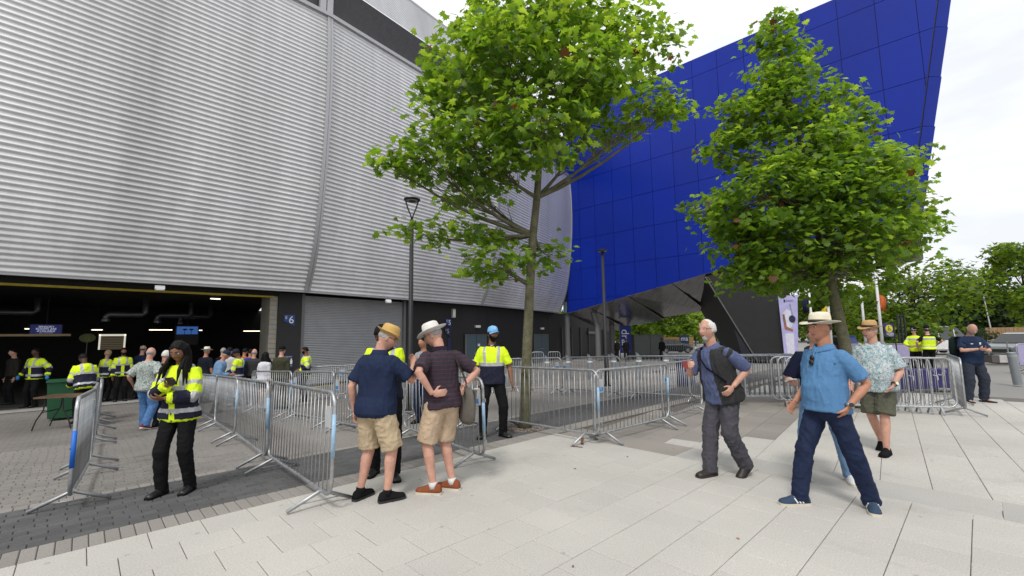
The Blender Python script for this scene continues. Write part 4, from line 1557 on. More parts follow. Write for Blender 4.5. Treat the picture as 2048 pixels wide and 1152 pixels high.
TAPE = mat('reflective tape', (0.42, 0.42, 0.43), 0.4, var=0.05, metal=0.2)
BLACKC = fab('black', (0.011, 0.011, 0.012), 0.8)
TMPS = bpy.data.scenes.new('tmp')
TEMPS = TMPS.collection


def remesh(V, F, vox, smooth_it=3):
    me = bpy.data.meshes.new('tmp')
    me.from_pydata([tuple(v) for v in V], [], F)
    o = bpy.data.objects.new('tmp', me)
    TEMPS.objects.link(o)
    md = o.modifiers.new('r', 'REMESH')
    md.mode = 'VOXEL'
    md.voxel_size = vox
    if smooth_it:
        sm = o.modifiers.new('s', 'SMOOTH')
        sm.factor = 0.5
        sm.iterations = smooth_it
    vl = TMPS.view_layers[0]
    vl.update()
    res = bpy.data.meshes.new_from_object(o.evaluated_get(vl.depsgraph))
    bpy.data.objects.remove(o)
    bpy.data.meshes.remove(me)
    return res


def verts_of(me):
    a = np.empty(len(me.vertices) * 3, np.float32)
    me.vertices.foreach_get('co', a)
    return a.reshape(-1, 3).astype(float)


def norms_of(me):
    a = np.empty(len(me.vertices) * 3, np.float32)
    me.vertex_normals.foreach_get('vector', a)
    return a.reshape(-1, 3).astype(float)


def cents_of(me):
    a = np.empty(len(me.polygons) * 3, np.float32)
    me.polygons.foreach_get('center', a)
    return a.reshape(-1, 3).astype(float)


def ik(a, b, l1, l2, pole):
    """Middle joint between a and b for two bone lengths, bending to pole."""
    d = b - a
    L = min(d.length, (l1 + l2) * 0.999)
    dn = d.normalized()
    x = (l1 * l1 - l2 * l2 + L * L) / (2 * L)
    h = math.sqrt(max(l1 * l1 - x * x, 0.0))
    pp = (pole - dn * pole.dot(dn))
    pp = pp.normalized() if pp.length > 1e-5 else dn.orthogonal().normalized()
    return a + dn * x + pp * h, a + dn * L


def seg_t(P, a, b):
    a, b = np.array(a), np.array(b)
    d = b - a
    t = np.clip(((P - a) @ d) / (d @ d), 0, 1)
    q = a + t[:, None] * d
    return np.linalg.norm(P - q, axis=1), t


class Body:
    """Joint positions of one person, in the person's own frame (x right, y ahead, z up)."""

    def __init__(s, h=1.75, w=1.0, belly=0.0, lean=0, side=0, twist=0, feet=None, hands=None, poles=None, head=(0, 0, 0), hipdrop=0.0, female=False):
        k = h / 1.75
        s.k, s.w, s.belly, s.female = k, w, belly, female
        feet = feet or ((-0.11, 0.0, 0, 8), (0.11, 0.0, 0, -8))           # x, y, z(heel lift), toe-out degrees
        s.feet = feet
        cx = sum(f[0] for f in feet) / 2 * k
        cy = sum(f[1] for f in feet) / 2 * k
        s.pelvis = Vector((cx, cy, (0.925 - hipdrop) * k))
        for i, q in enumerate((-1, 1)):
            dh = math.hypot(feet[i][0] * k - cx - 0.088 * k * q, feet[i][1] * k - cy)
            s.pelvis.z = min(s.pelvis.z, 0.085 * k + feet[i][2] + 0.01 + math.sqrt(max((0.846 * k) ** 2 - dh * dh, 0.2)))
        M = Matrix.Rotation(R(twist), 3, 'Z') @ Matrix.Rotation(R(side), 3, 'Y') @ Matrix.Rotation(R(-lean), 3, 'X')
        s.M = M
        s.X, s.Yv, s.Zv = M.col[0].copy(), M.col[1].copy(), M.col[2].copy()
        sp = 0.535 * k
        s.sp = sp
        s.neck = s.pelvis + s.Zv * sp
        sw = (0.150 if female else 0.167) * k * (0.85 + 0.15 * w)
        s.sh = [s.pelvis + s.Zv * sp * 0.845 + s.X * sw * q for q in (-1, 1)]
        s.hip, s.knee, s.ank = [], [], []
        for i, q in enumerate((-1, 1)):
            hp = s.pelvis + Vector((0.088 * k * q, 0, -0.01))
            f = feet[i]
            th = R(f[3])
            toe = Vector((-math.sin(th), math.cos(th), 0))
            an = Vector((f[0] * k, f[1] * k, 0.085 * k + f[2]))
            kn, an2 = ik(hp, an, 0.43 * k, 0.42 * k, toe + Vector((0, 0.15, 0)))
            s.hip.append(hp)
            s.knee.append(kn)
            s.ank.append(an2)
        hands = hands or [None, None]
        poles = poles or [None, None]
        s.elb, s.wri = [], []
        for i, q in enumerate((-1, 1)):
            if hands[i] is None:
                wr = s.sh[i] + Vector((0.07 * q, 0.05, -0.55)) * k
            else:
                wr = Vector(hands[i]) * k
            po = Vector(poles[i]) if poles[i] else Vector((0.35 * q, -1, 0))
            e, w2 = ik(s.sh[i], wr, 0.295 * k, 0.265 * k, po)
            s.elb.append(e)
            s.wri.append(w2)
        yaw, pit, rol = head
        s.H = Matrix.Rotation(R(yaw), 3, 'Z') @ Matrix.Rotation(R(rol), 3, 'Y') @ Matrix.Rotation(R(-pit), 3, 'X')
        s.hc = s.neck + s.Zv * 0.075 * k + s.H @ Vector((0, 0.035, 0.10)) * k

    # torso sections: fraction up the spine, half width, front depth, back depth
    SEC = [(-0.24, .095, .075, .085), (-0.14, .165, .10, .125), (0.0, .172, .105, .128), (0.16, .160, .104, .100), (0.32, .156, .106, .096), (0.5, .163, .112, .106),
           (0.68, .175, .118, .118), (0.80, .172, .106, .116), (0.88, .138, .088, .104), (0.94, .098, .070, .088), (0.985, .070, .056, .074), (1.04, .058, .052, .062)]

    def section(s, f, wd, fr, bk, n=20, infl=0.0):
        b = s.belly * math.exp(-((f - 0.25) / 0.30) ** 2)
        if infl > 0.0125 and f < 0.25:
            b = max(b, s.belly * 0.62)
        k, w = s.k, s.w
        if s.female:
            wd = wd * (1.03 if f < 0.1 else 0.9)
            fr = fr + (0.02 if 0.55 < f < 0.75 else 0)
        ring = []
        wd, fr, bk = wd * w * k + infl + b * 0.35, fr * w * k + infl + b, bk * w * k + infl
        c = s.pelvis + s.Zv * (s.sp * f)
        for j in range(n):
            th = 2 * math.pi * j / n
            cx, sy = math.cos(th), math.sin(th)
            e = 0.88
            x = math.copysign(abs(cx) ** e, cx) * wd
            y = math.copysign(abs(sy) ** e, sy) * (fr if sy > 0 else bk)
            ring.append(c + s.X * x + s.Yv * y)
        return ring

    def torso(s, mb, f0, f1, infl=0.0, flare=0.0, n=20):
        fs = sorted({f0, f1, *[q[0] for q in s.SEC if f0 < q[0] < f1]})
        A = np.array(s.SEC)
        rings = []
        for f in fs:
            wd, fr, bk = (float(np.interp(f, A[:, 0], A[:, i])) for i in (1, 2, 3))
            fl = flare * max(0.0, 1 - (f - f0) / 0.3)
            rings.append(s.section(f, wd, fr, bk, n, infl + fl))
        mb.rings(rings)


def hand_geo(mb, wrist, fdir, palm, k, side, grip=0.35):
    """Palm, four fingers and thumb; grip 0 flat .. 1 closed. palm = direction the palm faces."""
    f = fdir.normalized()
    p = (palm - f * palm.dot(f)).normalized()
    x = f.cross(p) * side                       # towards the thumb side
    M = Matrix((x, f, p)).transposed()
    c = wrist + f * 0.05 * k
    mb.ball(c, (0.041 * k, 0.052 * k, 0.017 * k), M, 10, 7)
    ln = (0.062, 0.075, 0.08, 0.07)
    for i in range(4):
        o = c + x * (0.03 - 0.02 * (3 - i) + 0.0) * k * 1.0 + f * (0.038 - 0.004 * abs(i - 1.5)) * k
        o = c + x * ((i - 1.5) * 0.019) * k + f * 0.036 * k
        L = (0.07, 0.078, 0.074, 0.06)[3 - i] * k
        a1 = grip * 0.9
        d1 = f * math.cos(a1) + p * math.sin(a1)
        a2 = a1 + grip * 1.3
        d2 = f * math.cos(a2) + p * math.sin(a2)
        q1 = o + d1 * L * 0.5
        q2 = q1 + d2 * L * 0.5
        mb.tube([o - f * 0.012 * k, o, q1, q2], [0.0095 * k, 0.0095 * k, 0.009 * k, 0.0065 * k], 7)
    o = c + x * 0.036 * k - f * 0.012 * k
    d1 = (x * 0.75 + f * 0.65 + p * grip * 0.6).normalized()
    d2 = (x * 0.25 + f * 0.85 + p * (0.2 + grip * 0.8)).normalized()
    mb.tube([c - f * 0.02 * k + x * 0.02 * k, o, o + d1 * 0.035 * k, o + d1 * 0.035 * k + d2 * 0.03 * k], [0.014 * k, 0.0125 * k, 0.011 * k, 0.008 * k], 7)


def head_surface(nu=40, nv=28, female=False):
    """Head as directions and local points (x right, y ahead, z up), metres for a 1.75 m person."""
    rings, dirs = [], []
    for a in range(1, nv):
        ph = math.pi * a / nv - math.pi / 2
        ring = []
        for j in range(nu):
            th = 2 * math.pi * j / nu
            x0, y0, z0 = math.cos(ph) * math.cos(th), math.cos(ph) * math.sin(th), math.sin(ph)
            x, y, z = x0 * 0.077, y0 * 0.099, z0 * 0.122
            if z < 0:
                q = -z / 0.122
                x *= 1 - 0.30 * q ** 1.5
                if y < 0:
                    y *= 1 - 0.38 * q
                else:
                    y *= 1 - 0.06 * q
            else:
                x *= 1 + 0.04 * (z / 0.122)
            if y > 0.02:
                g = lambda cx, cz, sx, sz: math.exp(-((abs(x) - cx) / sx) ** 2 - ((z - cz) / sz) ** 2)
                y += 0.027 * g(0, -0.024, 0.013, 0.017) + 0.013 * g(0, 0.002, 0.010, 0.02)
                y += 0.006 * g(0.02, 0.034, 0.03, 0.010) - 0.011 * g(0.031, 0.014, 0.014, 0.011)
                y += 0.005 * g(0.042, -0.018, 0.018, 0.018) + 0.007 * g(0, -0.060, 0.020, 0.010) + 0.010 * g(0, -0.099, 0.022, 0.018)
                y -= 0.004 * g(0, -0.079, 0.02, 0.007)
            ring.append((x, y, z))
        rings.append(ring)
    return rings


HEADR = head_surface()


def shell_on_head(mask, thick, nu=48, nv=32, seed=0, rough=0.004):
    """Closed cap that rises out of the head where mask(x,y,z unit dir) is 1 and sinks below the skin elsewhere."""
    rings = head_surface(nu, nv)
    P = np.array(rings).reshape(-1, 3)
    D = P / np.linalg.norm(P, axis=1)[:, None]
    m = np.array([mask(*d) for d in D])
    off = m * thick - (1 - m) * 0.012 + m * rough * (vnoise(D * 9, seed) * 2 - 1)
    P = P + D * off[:, None]
    return [[tuple(P[a * nu + j]) for j in range(nu)] for a in range(nv - 1)]


def sst(a, b, x):
    t = min(max((x - a) / (b - a), 0.0), 1.0)
    return t * t * (3 - 2 * t)


HAIRMASK = {
    'short': lambda x, y, z: sst(-0.28, -0.1, z - 0.75 * max(y, 0) - (0.12 if y > 0.3 else 0)) if y < 0.75 or z > 0.62 else sst(0.62, 0.72, z),
    'back': lambda x, y, z: sst(-0.35, -0.15, z) * sst(0.15, -0.05, y - 0.25 * (z > 0.5)) * sst(0.6, 0.25, z),     # fringe under a hat or round a bald crown
    'parted': lambda x, y, z: sst(-0.6, -0.3, z - 1.0 * max(y - 0.1, 0) ** 0.8) if y < 0.35 else sst(0.60, 0.74, z + 0.30 * abs(x)),
    'receding': lambda x, y, z: sst(-0.45, -0.2, z) * sst(0.42, 0.1, y - 0.35 * max(z, 0)) if z < 0.72 else 0.55 * sst(0.5, 0.2, y),
    'full': lambda x, y, z: sst(-0.6, -0.3, z - 1.0 * max(y - 0.1, 0) ** 0.8) if y < 0.55 else sst(0.5, 0.6, z),
}
BEARD = lambda x, y, z: sst(0.0, 0.12, -z - 0.36 + 0.42 * (abs(x) > 0.5) * (abs(x) - 0.5) / 0.4) * sst(0.0, 0.2, y) * (1 - 0.9 * math.exp(-(x / 0.16) ** 2 - ((z + 0.47) / 0.07) ** 2))
GOATEE = lambda x, y, z: min(1.0, sst(-0.58, -0.70, z) * sst(0.15, 0.3, y) * sst(0.36, 0.2, abs(x)) + 0.8 * math.exp(-(x / 0.2) ** 2 - ((z + 0.40) / 0.045) ** 2) * sst(0.4, 0.6, y))


def lathe(mb, prof, sx=1.0, sy=1.0, n=28, f=None):
    rings = []
    for r_, z in prof:
        ring = []
        for j in range(n):
            th = 2 * math.pi * j / n
            x, y = r_ * sx * math.cos(th), r_ * sy * math.sin(th)
            zz = z + (f(x, y, r_) if f else 0)
            ring.append((x, y, zz))
        rings.append(ring)
    mb.rings(rings)


def hat_parts(kind, cols):
    """Local head coordinates. Returns [(name, MB, material)]."""
    res = []
    if kind in ('fedora', 'trilby'):
        br = 0.165 if kind == 'fedora' else 0.140
        curl = lambda x, y, r_: (0.022 * (abs(x) / br) ** 2 - 0.018 * (y / br) * abs(y / br) if r_ > 0.1 else 0)
        if kind == 'trilby':
            curl = lambda x, y, r_: (0.02 * (abs(x) / br) ** 2 - 0.03 * (y / br) * abs(y / br) if r_ > 0.1 else 0)
        b = MB()
        lathe(b, [(0.082, 0.045), (0.12, 0.044), (br, 0.046), (br + 0.001, 0.050), (0.12, 0.049), (0.082, 0.052)], 0.92, 1.06, f=curl)
        res.append(('hat_brim', b, cols[0]))
        c = MB()
        pinch = lambda x, y, r_: (-0.022 * math.exp(-(x / 0.018) ** 2) * (1 if r_ < 0.075 else 0) * (0.5 + y * 5) if True else 0)
        lathe(c, [(0.089, 0.040), (0.088, 0.075), (0.084, 0.115), (0.076, 0.140), (0.062, 0.152), (0.035, 0.150), (0.008, 0.146)], 0.93, 1.12, f=pinch)
        res.append(('hat_crown', c, cols[0]))
        d = MB()
        lathe(d, [(0.0895, 0.050), (0.0915, 0.051), (0.0905, 0.077), (0.088, 0.078)], 0.935, 1.122)
        res.append(('hat_band', d, cols[1]))
    elif kind == 'cap':
        c = MB()
        lathe(c, [(0.090, 0.030), (0.091, 0.055), (0.088, 0.085), (0.076, 0.115), (0.055, 0.133), (0.02, 0.142), (0.006, 0.146)], 0.92, 1.12)
        res.append(('cap_crown', c, cols[0]))
        v = MB()
        top, bot = [], []
        for a in np.linspace(-78, 78, 15):
            x = 0.078 * math.sin(R(a))
            y0 = 0.088 * math.cos(R(a))
            top.append((x, y0))
        rr_ = []
        for x, y0 in top:
            rr_.append([(x, y0 - 0.01, 0.038), (x * 1.03, y0 + 0.038 * math.cos(x / 0.078 * 1.3), 0.036 - 0.2 * x * x / 0.08), (x * 1.0, y0 + 0.088 * math.cos(x / 0.078 * 1.4), 0.030 - 0.35 * x * x / 0.08),
                        (x * 1.0, y0 + 0.088 * math.cos(x / 0.078 * 1.4), 0.026 - 0.35 * x * x / 0.08), (x * 1.03, y0 + 0.038 * math.cos(x / 0.078 * 1.3), 0.031 - 0.2 * x * x / 0.08), (x, y0 - 0.01, 0.032)])
        v.rings(rr_)
        res.append(('cap_visor', v, cols[0]))
        if len(cols) > 1:
            e = MB().box((0, 0.089, 0.083), (0.035, 0.012, 0.03))
            res.append(('cap_emblem', e, cols[1]))
    elif kind == 'police':
        c = MB()
        lathe(c, [(0.118, 0.020), (0.112, 0.034), (0.101, 0.040), (0.100, 0.085), (0.094, 0.135), (0.078, 0.180), (0.050, 0.210), (0.015, 0.222), (0.005, 0.235)], 0.92, 1.10)
        res.append(('helmet', c, cols[0]))
        d = MB()
        lathe(d, [(0.1015, 0.050), (0.103, 0.051), (0.1025, 0.066), (0.1, 0.067)], 0.92, 1.10)
        res.append(('helmet_band', d, cols[1]))
        e = MB().ball((0, 0.106, 0.10), (0.02, 0.008, 0.028))
        res.append(('helmet_badge', e, cols[1]))
    return res


def shoe_geo(k, heel=0.0, kind='sneaker'):
    """Shoe pointing +y, ankle above the origin, sole at z = 0. Returns upper MB and sole MB."""
    S_ = [(-0.085, .026, .070), (-0.072, .036, .098), (-0.03, .041, .112), (0.02, .043, .108), (0.06, .046, .090), (0.11, .050, .070), (0.148, .049, .062), (0.172, .041, .055), (0.186, .026, .042)]
    if kind == 'boot':
        S_ = [(-0.085, .028, .10), (-0.070, .040, .14), (-0.03, .045, .15), (0.02, .045, .12), (0.06, .045, .08), (0.10, .049, .070), (0.140, .048, .062), (0.166, .040, .055), (0.180, .025, .042)]
    if kind == 'sandal':
        S_ = [(-0.085, .026, .03), (-0.070, .035, .032), (-0.03, .038, .034), (0.02, .040, .045), (0.06, .044, .05), (0.11, .049, .04), (0.155, .046, .03), (0.185, .034, .028), (0.200, .014, .025)]
    up, so = [], []
    for y, w_, h_ in S_:
        r1, r2 = [], []
        for j in range(12):
            th = math.pi * j / 11
            r1.append((math.cos(th) * w_ * k * (1 - 0.15 * math.sin(th)), y * k, 0.018 + math.sin(th) ** 0.8 * (h_ - 0.018) * k))
        up.append(r1)
        so.append([(w_ * 1.06 * k, y * 1.03 * k, 0.024), (-w_ * 1.06 * k, y * 1.03 * k, 0.024), (-w_ * 1.0 * k, y * 1.02 * k, 0.0), (w_ * 1.0 * k, y * 1.02 * k, 0.0)])
    return MB().rings(up), MB().rings(so)


def place(mbv, M, o):
    return [M @ Vector(v) + o for v in mbv]


PCOUNT = [0]


def person(label, loc, rz, B, skinm, top=None, bottom=None, shoes=None, hair=None, hat=None, beard=None, glasses=None, vox=0.0075, grips=((0.35, 0.35)), palms=(None, None),
           hand_show=(True, True), fdirs=(None, None), group=None, brow=None, eyes=True, extras=None, socks=None, face_detail=True):
    """top = dict(mat, sleeve (0..2 along the arm), hem, infl, collar, paint(fn), flare); bottom = dict(mat, leg (0..2), infl)."""
    PCOUNT[0] += 1
    seed = PCOUNT[0]
    k = B.k
    base = Vector((loc[0], loc[1], gz(loc) if len(loc) < 3 else loc[2]))
    root = thing('person', label, 'person', base, rz, group)
    # ---------------- body, one continuous surface
    mb = MB()
    B.torso(mb, -0.24, 1.04)
    w = 0.5 + 0.5 * B.w
    for i in (0, 1):
        hp, kn, an = B.hip[i], B.knee[i], B.ank[i]
        lw = w * (0.94 if B.female else 1)
        mb.tube([hp + Vector((0, 0, 0.03)), hp.lerp(kn, 0.3), hp.lerp(kn, 0.75), kn, kn.lerp(an, 0.28) + Vector((0, -0.012, 0)), kn.lerp(an, 0.6), an.lerp(kn, 0.06), an + Vector((0, 0, -0.05))],
                [0.088 * k * lw, 0.084 * k * lw, 0.064 * k * lw, 0.055 * k * lw, 0.057 * k * lw, 0.045 * k * lw, 0.036 * k, 0.035 * k], 12)
        f = B.feet[i]
        th = R(f[3])
        toe = Vector((-math.sin(th), math.cos(th), 0))
        if len(f) <= 4:
          mb.tube([an + Vector((0, 0, -0.05 * k)) - toe * 0.03, an + toe * 0.05 * k + Vector((0, 0, -0.045 * k)), an + toe * 0.13 * k + Vector((0, 0, -0.06 * k))], [0.03 * k, 0.032 * k, 0.022 * k], 8)
        s_, e, wr = B.sh[i], B.elb[i], B.wri[i]
        mb.tube([s_.lerp(B.neck, 0.4) - B.Zv * 0.03 * k, s_, s_.lerp(e, 0.3), s_.lerp(e, 0.8), e, e.lerp(wr, 0.25), e.lerp(wr, 0.7), wr], [0.040 * k, 0.050 * k * w, 0.048 * k * w, 0.041 * k * w, 0.039 * k * w, 0.041 * k * w, 0.031 * k, 0.026 * k], 12)
        fd = (wr - e).normalized()
        if fdirs[i]:
            fd = Vector(fdirs[i]).normalized()
        pl = Vector(palms[i]) if palms[i] else Vector((-0.9 if i else 0.9, 0.2, 0)) + fd * 0
        side = -1 if i == 1 else 1
        # thumb points ahead when the arm hangs
        x = fd.cross((pl - fd * pl.dot(fd)).normalized())
        sd = 1 if x.dot(B.Yv + Vector((0, 0, 0.8))) > 0 else -1
        hand_geo(mb, wr, fd, pl, k, sd, grips[i])
    hR = [[B.hc + B.H @ (Vector(p) * k) for p in ring] for ring in HEADR]
    mb.rings(hR)
    mb.tube([B.neck - B.Zv * 0.04 * k, B.hc + B.H @ Vector((0, -0.028, -0.06)) * k], [0.060 * k * w, 0.055 * k], 12)
    for q in (-1, 1):
        mb.ball(B.hc + B.H @ Vector((q * 0.078, -0.008, -0.004)) * k, (0.010 * k, 0.019 * k, 0.031 * k), B.H, 8, 6)
    me = remesh(mb.v, mb.f, vox, 2)
    mats_ = [skinm]
    C = cents_of(me)
    mi = np.zeros(len(C), int)
    Hn = np.array(B.H)
    L = (C - np.array(B.hc)) @ Hn / k
    if face_detail:
        mats_ += [LIP, brow or BROW]
        mi[(np.abs(L[:, 0]) < 0.023) & (np.abs(L[:, 2] + 0.060) < 0.008) & (L[:, 1] > 0.06)] = 1
        bx = np.abs(L[:, 0])
        mi[(bx > 0.012) & (bx < 0.047) & (np.abs(L[:, 2] - 0.034 + 0.25 * np.abs(bx - 0.028)) < 0.0055) & (L[:, 1] > 0.05)] = 2
    me.polygons.foreach_set('material_index', mi)
    me.polygons.foreach_set('use_smooth', np.ones(len(C), bool))
    for m in mats_:
        me.materials.append(m)
    me.name = 'body'
    o = bpy.data.objects.new('body', me)
    COL.objects.link(o)
    o.parent = root

    def part(name, mb_, m, smooth=True, parent=root):
        return mesh_obj(name, mb_.v, mb_.f, m, parent, False, smooth)

    def on_head(mb_):
        mb_.v = [B.hc + B.H @ (Vector(v) * k) for v in mb_.v]
        return mb_
    if eyes:
        for q in (-1, 1):
            e = MB().ball((0, 0, 0), (0.0125, 0.0125, 0.0075), None, 12, 8)
            idx = []
            for f in e.f:
                c = sum((Vector(e.v[i]) for i in f), Vector()) / len(f)
                idx.append(1 if c.y > 0.0075 and abs(c.x) < 0.006 else 0)
            e.v = [Vector(v) + Vector((q * 0.031, 0.0775, 0.0125)) for v in e.v]
            on_head(e)
            mesh_obj('eye', e.v, e.f, [EYE_W, EYE_D], root, False, True, idx)
    # ---------------- clothing

    def cloth(name, mb_, mats, vx, paint=None, amp=0.006, frq=(11, 11, 6), sm=3):
        me_ = remesh(mb_.v, mb_.f, vx, sm)
        P, N = verts_of(me_), norms_of(me_)
        a = vnoise(P * np.array(frq), seed) * 2 - 1
        Q_ = P * np.array(frq) * np.array([1.3, 1.3, 1.0]) + 0.6 * vnoise(P * 6.0, seed + 9)[:, None]
        b = np.abs(vnoise(Q_ * 1.5 + 7, seed + 3) * 2 - 1)
        c_ = np.abs(vnoise(Q_ * 3.1 + 3, seed + 5) * 2 - 1)
        dsp = amp * 0.9 * a + amp * 1.9 * (0.3 - np.sqrt(b)) * 0.8 + amp * 0.5 * (0.3 - c_) + amp * 0.55
        P += N * np.maximum(dsp, -0.0035)[:, None]
        me_.vertices.foreach_set('co', P.astype(np.float32).ravel())
        if not isinstance(mats, (list, tuple)):
            mats = [mats]
        for m_ in mats:
            me_.materials.append(m_)
        if paint:
            me_.polygons.foreach_set('material_index', paint(cents_of(me_)).astype(np.int32))
        me_.polygons.foreach_set('use_smooth', np.ones(len(me_.polygons), bool))
        me_.update()
        me_.name = name
        oo = bpy.data.objects.new(name, me_)
        COL.objects.link(oo)
        oo.parent = root
        return oo

    cv = max(0.009, vox * 1.15)

    def arm_pts(i, t0, t1, r0, r1, r2):
        """Sleeve tube from shoulder parameter t0 to t1 (1 = elbow, 2 = wrist)."""
        s_, e, wr = B.sh[i], B.elb[i], B.wri[i]

        def at(t):
            return s_.lerp(e, t) if t <= 1 else e.lerp(wr, t - 1)
        ts = [t for t in np.linspace(t0, t1, 7)]
        if t0 < 1 < t1:
            ts = sorted(ts + [1.0])
        return [at(t) for t in ts], [float(np.interp(t, [0, 1, 2], [r0, r1, r2])) for t in ts]

    TOPINF = [0.02]

    def torso_coords(P):
        d = P - np.array(B.pelvis)
        return d @ np.array(B.X), d @ np.array(B.Yv), d @ np.array(B.Zv) / B.sp

    def arm_coords(P):
        """per face: signed arm parameter 0..2 of the nearer arm, or -1 on the torso."""
        best = np.full(len(P), 9.0)
        t_ = np.full(len(P), -1.0)
        for i in (0, 1):
            d1, t1 = seg_t(P, B.sh[i], B.elb[i])
            d2, t2 = seg_t(P, B.elb[i], B.wri[i])
            d = np.minimum(d1, d2)
            t = np.where(d1 <= d2, t1, 1 + t2)
            x, _, f = torso_coords(P)
            lat = x * (1 if i else -1)
            x2, y2, f2 = torso_coords(P)
            A_ = np.array(B.SEC)
            wd_, fr_, bk_ = (np.interp(f2, A_[:, 0], A_[:, q_]) for q_ in (1, 2, 3))
            bl_ = B.belly * np.exp(-((f2 - 0.25) / 0.3) ** 2)
            inf_ = TOPINF[0]
            e_ = np.hypot(x2 / (wd_ * B.w * k + inf_ + bl_ * 0.35), y2 / np.where(y2 > 0, fr_ * B.w * k + inf_ + bl_, bk_ * B.w * k + inf_))
            ok = (d < 0.115 * k * w) & (((e_ > 1.10) & (lat > 0.13 * k)) | (e_ > 1.22) | ((f2 > 0.80) & (lat > 0.165 * k)))
            up_ = ok & (d < best)
            best[up_] = d[up_]
            t_[up_] = t[up_]
        return t_

    for top in ([] if not top else (top if isinstance(top, (list, tuple)) else [top])):
        infl = top.get('infl', 0.014)
        TOPINF[0] = infl
        mb = MB()
        B.torso(mb, top.get('hem', -0.08), top.get('up', 0.955 if top.get('collar') else 0.985), infl, top.get('flare', 0.006))
        sl = top.get('sleeve', 0.72)
        if sl > 0:
            r0, r1, r2 = top.get('srad', (0.066, 0.064, 0.05))
            for i in (0, 1):
                pts, rad = arm_pts(i, 0.0, sl, r0 * k * w, r1 * k * w, r2 * k * w)
                mb.tube([B.sh[i].lerp(B.neck, 0.5) - B.Zv * 0.035 * k] + pts, [0.048 * k] + [rad[0] * 0.95] + rad[1:], 12)
        cloth(top.get('name', 'shirt'), mb, top['mat'], cv, (lambda C_, tp=top: tp['paint'](C_, torso_coords(C_), arm_coords(C_))) if top.get('paint') else None, top.get('amp', 0.006))
        if top.get('collar'):
            mc = MB()
            rings = []
            for z_, rr, dr in ((0.92, 0.090, 0.0), (0.985, 0.076, 0.0), (1.045, 0.071, 0.0), (1.055, 0.078, 0.004), (0.99, 0.094, 0.008), (0.945, 0.112, 0.01)):
                ring = []
                c = B.pelvis + B.Zv * B.sp * z_
                for j in range(20):
                    th = 2 * math.pi * j / 20
                    dip = -0.035 * max(0, math.sin(th)) ** 3
                    ring.append(c + B.X * rr * k * math.cos(th) + B.Yv * (rr * 0.95 * k * math.sin(th) + 0.008) + B.Zv * dip)
                rings.append(ring)
            mc.rings(rings)
            part('collar', mc, top['collar'])
        if top.get('placket'):
            mp_ = MB()
            for f_ in top['placket'][1]:
                c = B.section(f_, *[float(np.interp(f_, np.array(B.SEC)[:, 0], np.array(B.SEC)[:, i])) for i in (1, 2, 3)], 20, infl)[5]
                part('button', MB().ball(c, (0.006, 0.005, 0.006), B.M), top['placket'][0])
    if bottom:
        mb = MB()
        B.torso(mb, -0.245, bottom.get('waist', 0.06), bottom.get('infl', 0.010))
        lg = bottom.get('leg', 2.09)
        r = bottom.get('rad', (0.100, 0.078, 0.064))
        for i in (0, 1):
            hp, kn, an = B.hip[i], B.knee[i], B.ank[i]

            def at(t):
                return hp.lerp(kn, t) if t <= 1 else (kn.lerp(an, t - 1) if t <= 2 else an + Vector((0, -0.01, -0.42 * (t - 2))) * k)
            ts = sorted(set([0.0, 0.15, 0.4, 0.7] + [t for t in (1.0, 1.3, 1.6, 1.9) if t < lg] + [lg]))
            ts = [t for t in ts if t <= lg]
            mb.tube([at(t) for t in ts], [float(np.interp(t, [0, 1, 2], [r[0] * k * w, r[1] * k * w, r[2] * k])) for t in ts], 14)
        cloth(bottom.get('name', 'trousers'), mb, bottom['mat'], cv, bottom.get('paint'), bottom.get('amp', 0.006), (9, 9, 13))
    if shoes:
        for i in (0, 1):
            f = B.feet[i]
            th = R(f[3])
            a = Matrix.Rotation(th, 3, 'Z')
            tilt = R(f[4]) if len(f) > 4 else 0.0
            up, so = shoe_geo(k, 0, shoes.get('kind', 'sneaker'))
            M = a @ Matrix.Rotation(-tilt, 3, 'X')
            an = B.ank[i]
            piv = Vector((0, 0.12 * k, 0))                     # ball of the foot
            org = Vector((an.x, an.y, f[2])) if not tilt else None
            if tilt:
                off = M @ Vector((0, 0, 0.085 * k))
                org = an - off
            s_o = mesh_obj('shoe', place(up.v, M, org), up.f, shoes['mat'], root, False, True)
            mesh_obj('sole', place(so.v, M, org), so.f, shoes.get('sole', BLACKC), s_o, False, False)
            if shoes.get('stripes'):
                for q in (-1, 1):
                    for n_ in range(3):
                        y = 0.005 + n_ * 0.026
                        st = MB().box((q * 0.0415 * k, y * k, 0.05 * k), (0.008, 0.011, 0.05), Matrix.Rotation(R(-28), 3, 'X') @ Matrix.Rotation(R(q * -18), 3, 'Y'))
                        mesh_obj('stripe', place(st.v, M, org), st.f, shoes['stripes'], s_o, False)
            if shoes.get('lace'):
                for n_ in range(4):
                    st = MB().box((0, (0.045 + n_ * 0.018) * k, (0.083 - n_ * 0.0075) * k), (0.05, 0.008, 0.006))
                    mesh_obj('lace', place(st.v, M, org), st.f, shoes['lace'], s_o, False)
            if socks:
                part('sock', MB().tube([B.ank[i] + Vector((0, 0, -0.03)), B.ank[i].lerp(B.knee[i], socks[1])], [0.043 * k, 0.043 * k], 12), socks[0])
